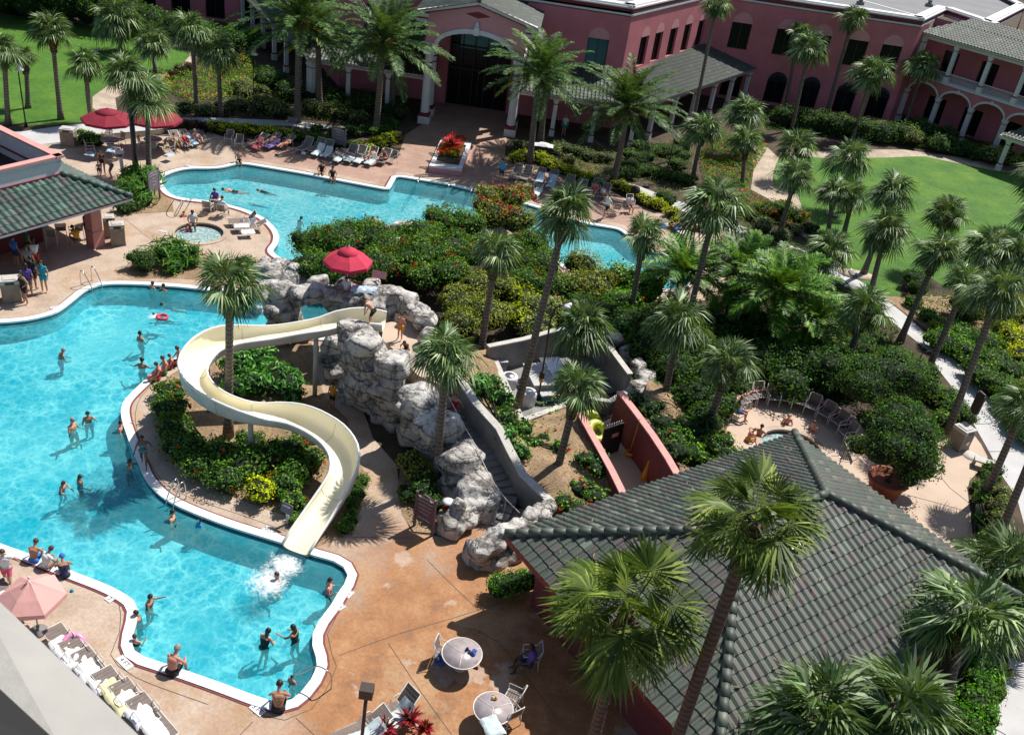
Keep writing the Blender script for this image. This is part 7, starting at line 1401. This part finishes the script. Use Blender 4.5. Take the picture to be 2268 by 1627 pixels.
# things on the tables and deck
def blobs(name,lab,cat,px,z,cols,s=.09,n=5,par=None):
    t=thing(name,lab,cat,G(px[0],px[1],z)); r=random.Random(len(lab))
    for i in range(n):
        m=MB(); a=r.uniform(0,6.28); d=r.uniform(0,s*1.6); m.lathe([(0,0),(s*.6,.01),(s*r.uniform(.5,.8),s*.5),(s*.3,s*r.uniform(.7,1.1)),(0,s*1.1)],(d*math.cos(a),d*math.sin(a),0),9); m.build('item',CL[cols[i%len(cols)]],t)
    return t
blobs('swim_gear','heap of blue goggles and toys with a yellow piece on the near table','swim gear',(1042,1444),.76,['blue','purple','orange','blue','navy'],.11,6)
blobs('bag','blue bag on the chair beside the near table','bag',(976,1454),.5,['blue','navy'],.16,3); blobs('sandals','dark sandals beside the near table','sandals',(1055,1478),.04,['black','maroon'],.06,3)
blobs('flip_flops','light blue flip flops on the left deck','flip flops',(163,1306),.04,['cyan','cyan'],.08,2); blobs('sandals','sandals beside the lower spa lounger','sandals',(550,526),.04,['black','grey'],.05,3)
blobs('yellow_cloth','crumpled yellow cloth on the second round table','cloth',(1096,1546),.76,['orange','white'],.1,3); blobs('clothes','pile of dark clothes on the hedge deck','clothes',(616,345),.04,['navy','turq','black'],.12,4); blobs('bag','dark bag on the low lounger before the notice board','bag',(752,348),.38,['black','white'],.13,3)
blobs('clothes','blue and white swim things on the white lounger towel','clothes',(537,489),.45,['blue','white'],.08,3)
t=thing('cooler','grey cooler box standing among the sunbathers on the right deck','cooler',G(1512,527,Z_D),.5); m=MB(); m.box((0,0,.2),(.85,.45,.38)); m.build('box',M['brownm'],t); m=MB(); m.box((0,0,.41),(.9,.5,.06)); m.build('lid',M['concl'],t)
t=thing('cooler','white and aqua covered cooler on the rocks beside the lifeguard','cooler',G(806,655,3.3),.1); m=MB(); m.box((0,0,.2),(1.0,.45,.4)); m.build('box',M['concl'],t); m=MB()
V=[(-.6+1.2*i/9,-.3+.6*j/5,.44+.05*math.sin(i*2.1+j)-.14*(j in(0,5))) for i in range(10) for j in range(6)]; o=npmesh('cover',V,[np.array([(i*6+j,i*6+j+1,(i+1)*6+j+1,(i+1)*6+j) for i in range(9) for j in range(5)])],[TW['bstripe']],t,smooth=True)
m=MB(); m.tube([(.25*math.cos(k*math.pi/9),.25*math.sin(k*math.pi/9),0) for k in range(18)],.075,8,closed=True); o=m.build('float_ring',M['signred']); o.location=G(359,702,-.06); tag(o,'red float ring carrying a child in the lower pool','float ring')
m=MB(); m.tube([(.28*math.cos(k*math.pi/9),.28*math.sin(k*math.pi/9),0) for k in range(18)],.1,8,closed=True); o=m.build('float_ring',simple('pink_vinyl',(.78,.30,.52),.3)); o.location=G(162,1425,.3); o.rotation_euler=(.5,.3,0); tag(o,'pink inflatable ring on the deck by the window ledge','float ring')
# umbrellas
def umbrella(lab,px,r,mat,z0=Z_D,hz=2.15,sides=8,vent=True,tilt=0.,group=None):
    t=thing('umbrella',lab,'umbrella',G(px[0],px[1],z0),.3,group); m=MB(); m.tube([(0,0,0),(0,0,hz+.62)],.028,8); m.build('pole',M['alu'],t)
    N=sides; m=MB(); vs=[]; prof=[(.36,.50),(.7,.27),(1.,.02)] if vent else [(.05,.62),(.6,.3),(1.,.02)]
    for k in range(N*4):
        a=2*math.pi*k/(N*4); sag=1-.035*math.sin(math.pi*((k%4)/4)); rr=math.cos(math.pi/N)/math.cos(((a+math.pi/N*0)%(2*math.pi/N))-math.pi/N)
        for q,z in prof: vs.append((r*q*rr*math.cos(a),r*q*rr*math.sin(a),hz+z*sag))
        vs.append((r*1.005*rr*math.cos(a),r*1.005*rr*math.sin(a),hz-.14-.015*(k%4==2)))
    n=4*N; w=len(prof)+1; m.add(vs,[(k*w+i,((k+1)%n)*w+i,((k+1)%n)*w+i+1,k*w+i+1) for k in range(n) for i in range(w-1)]); m.build('canopy',mat,t)
    if vent:
        m=MB(); m.lathe([(.04,.74),(r*.22,.64),(r*.43,.50),(r*.435,.44)],(0,0,hz),N); m.build('vent_cap',mat,t)
    m=MB(); m.lathe([(0,.74),(.04,.74),(.03,.82),(0,.84)],(0,0,hz),8); m.build('finial',M['white'],t)
    m=MB()
    for k in range(N): a=2*math.pi*k/N; m.tube([(0,0,hz+.42),(r*.98*math.cos(a),r*.98*math.sin(a),hz-.0)],.012,4)
    m.build('ribs',M['alu'],t); m=MB(); m.lathe([(0,0),(.28,0),(.28,.06),(.06,.1),(.05,.3),(0,.3)],(0,0,0),16); m.build('base',M['concw'],t); return t
def fabric(nm,c): 
    a=NT(nm); a.set(a.b,'Base Color',c); a.b.inputs['Roughness'].default_value=.85; tr=a.n('BsdfTranslucent',{'Color':(*c,1)}); mx=a.n('MixShader',{0:.1,1:a.b.outputs[0],2:tr.outputs[0]}); a.t.links.new(mx.outputs[0],a.out.inputs[0]); a.bump(a.noise(3,3).outputs[0],.3,.05); return a.m
mar=fabric('maroon_canvas',(.26,.012,.035)); red=fabric('crimson_canvas',(.60,.035,.085)); glare_red=fabric('glare_paled_red_canvas',(.72,.38,.35))  # last canvas is red with whitening glare put into its colour
umbrella('left maroon umbrella with stepped top on the far left deck',(246,332),1.75,mar,group='maroon umbrellas'); umbrella('right maroon umbrella partly behind the palm trunks',(350,330),1.75,mar,group='maroon umbrellas')
umbrella('bright crimson umbrella over the lifeguard on the rocks',(768,640),1.16,red,3.2,1.5,8,True); umbrella('red umbrella with glare paled into its colour on the lower left deck beside the ledge',(86,1398),1.0,glare_red,Z_D,1.6,6,False)
# bins
def bin_(lab,px,rz,s=(.55,.55,1.05),mt='conc_bin',group='concrete litter bins'):
    t=thing('litter_bin',lab,'litter bin',G(px[0],px[1],.03),rz,group); m=MB(); m.box((0,0,s[2]*.42),(s[0],s[1],s[2]*.84)); m.box((0,0,.04),(s[0]+.04,s[1]+.04,.08)); m.build('body',M[mt],t)
    m=MB(); m.box((0,0,s[2]*.93),(s[0]+.03,s[1]+.03,s[2]*.17)); m.box((0,0,s[2]*1.02),(s[0]*.7,s[1]*.7,.06)); m.build('lid',M['concl'],t); m=MB(); m.box((0,-s[1]/2-.02,s[2]*.90),(s[0]*.5,.02,s[2]*.1)); m.build('opening',M['dark'],t); return t
M['conc_bin']=simple('bin_concrete',(.30,.25,.20),.9,.15,3,.2,20)
bin_('litter bin beside the coral pillar of the bar, nearer one',(262,540),.5,(.75,.62,1.25)); bin_('litter bin tucked behind the first by the coral pillar',(244,522),.5,(.6,.6,1.2)); bin_('litter bin at the left pillar of the bar',(28,664),.5,(.85,.7,1.2)); bin_('litter bin pair beside the garden path near the umbrellas',(154,322),.1,(.9,.7,1.2))
b=bin_('square concrete litter bin with white lid on the plaza',(2119,988),.55,(.75,.75,1.15))
m=MB(); m.lathe([(0,0),(.13,0),(.13,.01),(0,.01)],(0,0,0),16); o=m.build('emblem',M['white'],b); o.location=(.05,-.39,.45); o.rotation_euler=(math.pi/2,0,0)
t=thing('bench_box','low tan and grey box bench at the junction of the plaza and path','bench',G(2178,1036,.03),-.35); m=MB(); m.box((0,0,.38),(1.1,.5,.08)); m.build('seat',M['concl'],t)
for s in (-1,1): m=MB(); m.box((s*.5,0,.17),(.08,.45,.34)); m.build('leg',M['conc_bin'],t)
o=MB(); o.lathe([(0,0),(.42,0),(.42,.008),(0,.008)],(0,0,0),24); o=o.build('manhole_cover',M['concl']); o.location=G(2150,1009,.035); tag(o,'round white manhole cover on the plaza','manhole cover')
# lamps
def blamp(lab,base,top,bell=True):
    h,tp=HT(base,top); t=thing('street_lamp',lab,'lamp post',G(*base),0,'lamp posts with bell shades'); m=MB(); m.lathe([(.0,0),(.12,0),(.1,.3),(.05,.4),(.04,h-.3),(0,h-.3)],(0,0,0),10); m.build('pole',M['dark'],t)
    m=MB(); m.tube([(0,0,h-.35),(0,0,h+.15),(.12,0,h+.3),(.25,0,h+.2)],.025,6); m.build('bracket',M['dark'],t); m=MB(); m.lathe([(.02,.3),(.07,.22),(.1,.08),(.30,-.08),(.29,-.1),(.06,.02)],(0.1,0,h),16); m.build('shade',M['white'],t)
blamp('bell shaded lamp post on the left lawn',(58,282),(47,152)); blamp('bell shaded lamp post by the rounded hedge before the colonnade',(1472,402),(1491,298)); blamp('dark lamp post beside the orange flower bed',(562,258),(559,118))
def flood(lab,base,top,w=.35,pr=.06,bottom=None,col='brownm'):
    h,tp=HT(base,top); t=thing('floodlight_post',lab,'lamp post',G(*base)); e=Vector(tp)-Vector(G(*base)); m=MB(); m.tube([(0,0,0),tuple(e)],pr,10); m.build('pole',M[col],t)
    m=MB(); m.box((e.x,e.y,e.z+.2),(w,w*.85,w*.9)); m.box((e.x,e.y,e.z+.02),(.1,.1,.08)); m.build('housing',M[col],t); m=MB(); m.box((e.x,e.y,e.z+.2-w*.47),(w*.8,w*.7,.02)); m.build('lens',M['white'],t); return t
flood('brown square floodlight on a post at the bottom edge beside the lounger',(795,1690),(811,1540),.38,.055); flood('thick dark post with white floodlight beside the wooden sign',(306,404),(290,252),.34,.11,col='dark')
t=thing('street_lamp','curved white gooseneck lamp beside the tall leaning palm','lamp post',G(1190,893)); h,tp=HT((1190,893),(1222,690)); e=Vector(tp)-Vector(G(1190,893)); m=MB(); m.tube(cr([V3(0,0,0),np.array(e)*.55,np.array(e)*.95,np.array(e)+V3(.15,.0,.25),np.array(e)+V3(.45,0,.42)],False,.4),.045,8); m.build('pole',M['dark'],t); m=MB(); p=e+Vector((.62,0,.36)); m.lathe([(0,.1),(.1,.09),(.2,0),(.16,-.03),(0,-.02)],p,10); m.tube([p-Vector((.1,0,0)),p+Vector((.2,.1,.1))],.09,8); m.build('head',M['white'],t)
m=MB(); p=e*.33; m.box(p,(.24,.2,.3)); m.build('call_box',M['dark'],t); m=MB(); p=e*.30; m.lathe([(0,-.12),(.1,-.1),(.1,.06),(0,.08)],p+Vector((0,-.1,-.1)),10); m.build('amber_lamp',M['orange'],t)
t=thing('street_lamp','hooked dark lamp post in the shrubs left of the path','lamp post',G(2030,865)); m=MB(); h,tp=HT((2030,865),(2068,790)); e=np.array(tp)-np.array(G(2030,865)); m.tube(cr([V3(0,0,0),e*.8,e+V3(-.05,0,.1),e+V3(-.35,0,.3),e+V3(-.65,0,.1),e+V3(-.68,0,-.2)],False,.3),.035,8); m.build('pole',M['dark'],t); m=MB(); m.lathe([(0,.12),(.08,.08),(.16,-.06),(0,-.04)],e+V3(-.68,0,-.3),10); m.build('shade',M['brownm'],t)
t=thing('white_post','white round post with capped top beside the maroon umbrella','post',G(275,400,Z_D)); h,tp=HT((275,400),(265,338)); e=Vector(tp)-Vector(G(275,400)); m=MB(); m.tube([(0,0,0),tuple(e)],.11,12); m.build('post',M['white'],t); m=MB(); m.lathe([(.12,-.25),(.13,-.24),(.13,-.12),(.12,-.1)],e,12); m.build('band',M['redtrim'],t); m=MB(); m.lathe([(0,.16),(.28,.04),(.3,0),(0,-.02)],e,14); m.build('cap',M['white'],t)
# text
def text(s,size,mat,par,loc,rot,name='lettering',ext=.004,al='CENTER'):
    c=bpy.data.curves.new('t','FONT'); c.body=s; c.size=size; c.align_x=al; c.align_y='CENTER'; c.extrude=ext; o=bpy.data.objects.new('t',c); COL.objects.link(o); dg=bpy.context.evaluated_depsgraph_get(); dg.update(); me=bpy.data.meshes.new_from_object(o.evaluated_get(dg)); bpy.data.objects.remove(o)
    me.materials.clear(); me.materials.append(mat); q=link(name,me,par); q.location=loc; q.rotation_euler=rot; return q
M['board']=simple('plum_sign_board',(.12,.065,.08),.7,.1,3); M['ink']=simple('black_ink',(.02,.02,.02),.6,.0); M['sgrey']=simple('weathered_sign_grey',(.20,.17,.20),.7,.15,4)
def board(lab,pA,pB,h,hb,w,title,lines,foot,mt='board',rz=None):
    a=Vector(G(*pA,0));b=Vector(G(*pB,0)); d=b-a; rz=math.atan2(d.y,d.x); L=d.length; t=thing('notice_board',lab,'sign',a,rz)
    for x in (0,L): m=MB(); m.box((x,0,h/2),(.09,.09,h)); m.box((x,0,h+.02),(.11,.11,.04)); m.build('post',M[mt],t)
    m=MB(); z0=hb; z1=h-.12; P=[(.05,z0),(L-.05,z0),(L-.05,z1),(L*.74,z1)]+[(L/2+L*.24*math.cos(q*math.pi/8),z1+.17*math.sin(q*math.pi/8)) for q in range(9)]+[(.05,z1)]
    k=len(P); tri=tessellate_polygon([[Vector((x,z,0)) for x,z in P]])
    for y in (-.03,.03): m.add([(x,y,z) for x,z in P],tri)
    m.add([(x,-.03,z) for x,z in P]+[(x,.03,z) for x,z in P],[(i,(i+1)%k,k+(i+1)%k,k+i) for i in range(k)]); m.build('panel',M[mt],t)
    R=(math.pi/2,0,0)
    if title: text(title,L*.13,M['trimw'],t,(L/2,-.04,z1+.02),R)
    for i,l in enumerate(lines): text(l,L*.062,M['trimw'],t,(L/2,-.04,z1-.16-i*(z1-z0-.35)/max(1,len(lines))),R)
    if foot: text(foot,L*.125,M['trimw'],t,(L/2,-.04,z0+.09),R)
    return t
board('plum coloured slide rules sign at the foot of the boulder wall',(917,1165),(956,1187),1.75,.55,1.,'SLIDE RULES',['NO RUNNING OR PUSHING','ONE PERSON AT A TIME','NO TUBES OR FLOATS','FEET FIRST ONLY'],'NO DIVING')
board('tall plum notice board at the left end of the far pool',(332,452),(354,440),2.0,.7,1.,'POOL RULES',['SHOWER BEFORE ENTERING','NO GLASS','NO DIVING','NO PETS'],'','sgrey')
board('plum notice board standing in the hedge by the entrance',(735,330),(764,338),1.7,.5,1.,'POOL RULES',['NO DIVING','NO GLASS','NO RUNNING'],'','sgrey')
t=thing('small_sign','small grey sign on a white post beside the slide end','sign',G(637,1158,.04),-.4); m=MB(); m.box((0,0,.45),(.10,.08,.9)); m.build('post',M['white'],t); m=MB(); m.box((0,-.06,.78),(.52,.03,.40),0,0,-.3); m.build('plate',M['sgrey'],t)
for i,s in enumerate(('CAUTION','SLIDE EXIT','KEEP CLEAR')): text(s,.075,M['trimw'],t,(0,-.085-.03*i*-1,.88-.1*i),(math.pi/2-.3,0,0))
t=thing('small_sign','small pinkish sign on the rocks right of the crimson umbrella','sign',G(838,632,3.2),-.05); m=MB(); m.box((0,0,.35),(.04,.04,.7)); m.build('post',M['alu'],t); m=MB(); m.box((0,-.03,.6),(.7,.03,.35),0,0,-.4); m.build('plate',M['pinkl'],t)
t=thing('small_sign','small white sign in the yellow hedge left of the notice board','sign',G(648,298,0),0); m=MB(); m.box((0,0,.6),(.05,.05,1.2)); m.build('post',M['alu'],t); m=MB(); m.box((0,-.03,1.1),(.7,.03,.45),0,0,-.2); m.build('plate',M['sgrey'],t)
t=thing('sign_post','dark bladed direction sign beside the path near the litter bin','sign post',G(2130,968)); h,tp=HT((2130,968),(2172,870)); e=Vector(tp)-Vector(G(2130,968)); m=MB(); m.tube([(0,0,0),(0,0,h)],.035,8); m.build('post',M['dark'],t); m=MB(); m.box((0,0,h-.55),(.10,.55,1.0),.3); m.box((0,0,h-.55),(.08,.42,1.2),.3); m.build('panel',M['brownm'],t)
# depth markers
def marker(lab,px,rz,txt,w=.42,h=.17,z=Z_D+.02):
    t=thing('depth_marker',lab,'depth marker',G(px[0],px[1],z),rz,'white depth marker tiles'); m=MB(); m.box((0,0,0),(w,h,.012)); m.build('tile',M['white'],t); text(txt,h*.85,M['ink'],t,(0,0,.008),(0,0,0),ext=.001)
marker('depth marker reading 3 FT at the bottom coping beside the seated man',(570,1570),-.55,'3 FT',.50,.26); marker('upper depth marker by the orange deck at the pool corner',(772,1314),1.15,'3 FT',.36,.26); marker('lower depth marker by the orange deck at the pool corner',(755,1343),.9,'NO',.3,.22)
marker('square depth marker on the left coping bend',(243,1325),-.5,'3',.28,.24); marker('depth marker below the left coping corner',(276,1466),-.6,'4 FT',.62,.26); marker('dark lettered depth marker at the slide end',(608,1183),-.55,'NO DIVING',1.15,.26); marker('depth marker on the near shore by the bar queue',(122,680),.8,'5 FT',.45,.2)
marker('depth marker on the left arm of the far pool',(425,368),.05,'NO DIVING',.9,.22); marker('depth marker on the far pool edge before the hedge row',(684,379),-.35,'5 FT',.4,.2); marker('depth marker by the near shore ladder',(226,624),.3,'5 FT',.3,.18); marker('white marker tile beside the spa',(361,512),0,'3 FT',.4,.25)
# rails and ladders
def rail(lab,pts,r=.022,name='handrail',cat='handrail',group='steel pool handrails'):
    o0=pts[0][0]; t=thing(name,lab,cat,o0,0,group)
    for p in pts: m=MB(); m.tube([np.array(q)-np.array(o0) for q in cr([np.array(a,float) for a in p],False,.12)],r,8); m.build('rail',M['steel'],t)
    return t
def loopr(a,b,h=.9,down=-.6):
    a=np.array(a);b=np.array(b); d=b-a; return [a,a+V3(0,0,h*.75),a+d*.12+V3(0,0,h),a+d*.35+V3(0,0,h*.98),b+V3(0,0,h*.25)-d*.08,b+V3(0,0,.0),b+V3(0,0,down)]
def ladder(lab,p1,q1,p2,q2):
    A=loopr(G(*p1,Z_D),G(*q1,0)); B_=loopr(G(*p2,Z_D),G(*q2,0)); t=rail(lab,[A,B_],.024,'pool_ladder','pool ladder','pool ladders'); o0=np.array(A[0])
    for i in range(3): m=MB(); a=np.array(G(*q1,-.18-.25*i))-o0; b=np.array(G(*q2,-.18-.25*i))-o0; m.box((a+b)/2,(float(np.linalg.norm(b-a)),.1,.03),math.atan2(b[1]-a[1],b[0]-a[0])); m.build('step',M['steel'],t)
ladder('steel pool ladder on the near shore left of the round shrub',(180,632),(204,642),(204,622),(226,634)); ladder('steel pool ladder on the curved coping below the slide bed',(398,1098),(368,1114),(412,1104),(384,1122))
rail('pair of steel hoops at the left end of the far pool',[[G(386,442),G(386,442,.85),G(405,449,.85),G(405,449)],[G(404,445),G(404,445,.85),G(423,441,.85),G(423,441,-.3)]])
rail('angled bronze handrail over the bottom corner steps',[[G(646,1518,-.5),G(650,1500,.35),G(672,1487,.7),G(702,1474,.9),G(728,1487,.9),G(734,1500,.6),G(733,1524,.03)]])
rail('steel handrails in the spa',[[G(398,545,0),G(398,545,.85),G(398,535,.9),G(440,530,.6),G(444,532,-.1)],[G(424,556,0),G(424,556,.9),G(424,548,.95)]]); 
for i,(x,y) in enumerate(((928,398),(996,406),(1045,418),(1068,424))): rail(['first','second','third','fourth'][i]+' steel handrail from the left on the far pool entry steps',[[G(x+4,y-10,Z_D),G(x+4,y-10,.9),G(x-2,y+4,.9),G(x-6,y+16,.5),G(x-6,y+16,-.4)]])
rail('curved steel rail at the right of the garden spa',[[G(1815,1010,.03),G(1815,1010,.85),G(1850,1000,.9),G(1862,1020,.8),G(1862,1020,.03)]])
m=MB()
for k in range(5): ribbon(m,cr(g2([(885,397+k*4),(960,407+k*4),(1050,424+k*4)],-.35-.15*k),False,.5),.5,-.35-.17*k)
tag(m.build('pool_steps',M['coping']),kind='structure')
# covered cart, pushchair, small lawn things
t=thing('towel_cart','dark cart heaped with white towels behind the yellow shrubs','cart',G(1200,348)); m=MB(); m.box((0,0,.55),(1.5,.7,.75)); m.build('cart_body',M['awn'],t); rr2=np.random.default_rng(2)
V=[(-.75+1.5*i/9,-.4+.8*j/6,.95+.22*math.sin(math.pi*i/9)*math.sin(math.pi*j/6)+.05*rr2.random()) for i in range(10) for j in range(7)]; npmesh('towels',V,[np.array([(i*7+j,i*7+j+1,(i+1)*7+j+1,(i+1)*7+j) for i in range(9) for j in range(6)])],[TW['white']],t)
t=thing('pushchair','black hooded pushchair at the yellow shrubs','pushchair',G(1402,445,Z_D),.4); m=MB(); m.lathe([(0,.5),(.28,.42),(.36,.2),(.34,0)],(0,0,.65),12); m.build('hood',CL['black'],t); m=MB(); m.box((0,-.15,.5),(.45,.6,.12)); m.box((0,.15,.7),(.45,.08,.45)); m.build('seat',CL['navy'],t)
for s in (-1,1):
    for y in (-.35,.35): m=MB(); m.tube([(s*.28,y+.12*math.cos(k*.63),.13+.12*math.sin(k*.63)) for k in range(10)],.02,5,closed=True); m.build('wheel',M['dark'],t)
m=MB(); [m.tube([(s*.25,-.4,.15),(s*.22,.35,.95)],.014,5) for s in (-1,1)]; m.build('frame',M['dark'],t)
for lab,p in (('pale stone slab with plaque lying in the right lawn',(1841,475)),('white rock on the pebble oval in the lawn',(1888,604)),('pale rock in the middle of the left lawn',(214,112)),('pale rocks by the balcony portico',(2212,338))):
    t=thing('garden_stone',lab,'stone'); blobmesh('rock',[bl(p,.08,.5,.3,.16)],t,.05,.06)
m=MB(); m.lathe([(0,0),(1.3,0),(1.3,.004),(0,.004)],(0,0,0),24); o=m.build('pebble_oval',M['pebble']); o.location=G(1896,608,.022); o.scale=(1,.6,1); tag(o,kind='structure')
t=thing('red_plant_stand','white hat shaped dish above a red float at the end of the boulder wall','float stand',G(987,1152)); m=MB(); m.lathe([(0,.95),(.22,.93),(.26,.97),(.1,1.02),(0,1.03)],(0,0,0),16); m.build('dish',M['white'],t); m=MB(); m.tube([(0,0,0),(0,0,.95)],.02,6); m.build('stem',M['alu'],t); rosette('float',M['fl_red'],16,.28,.06,9,t,loc=(0,0,.55))
blobs('bag','white cloth bag behind the notice board at the bar corner','bag',(296,448),.3,['white','white'],.16,2)
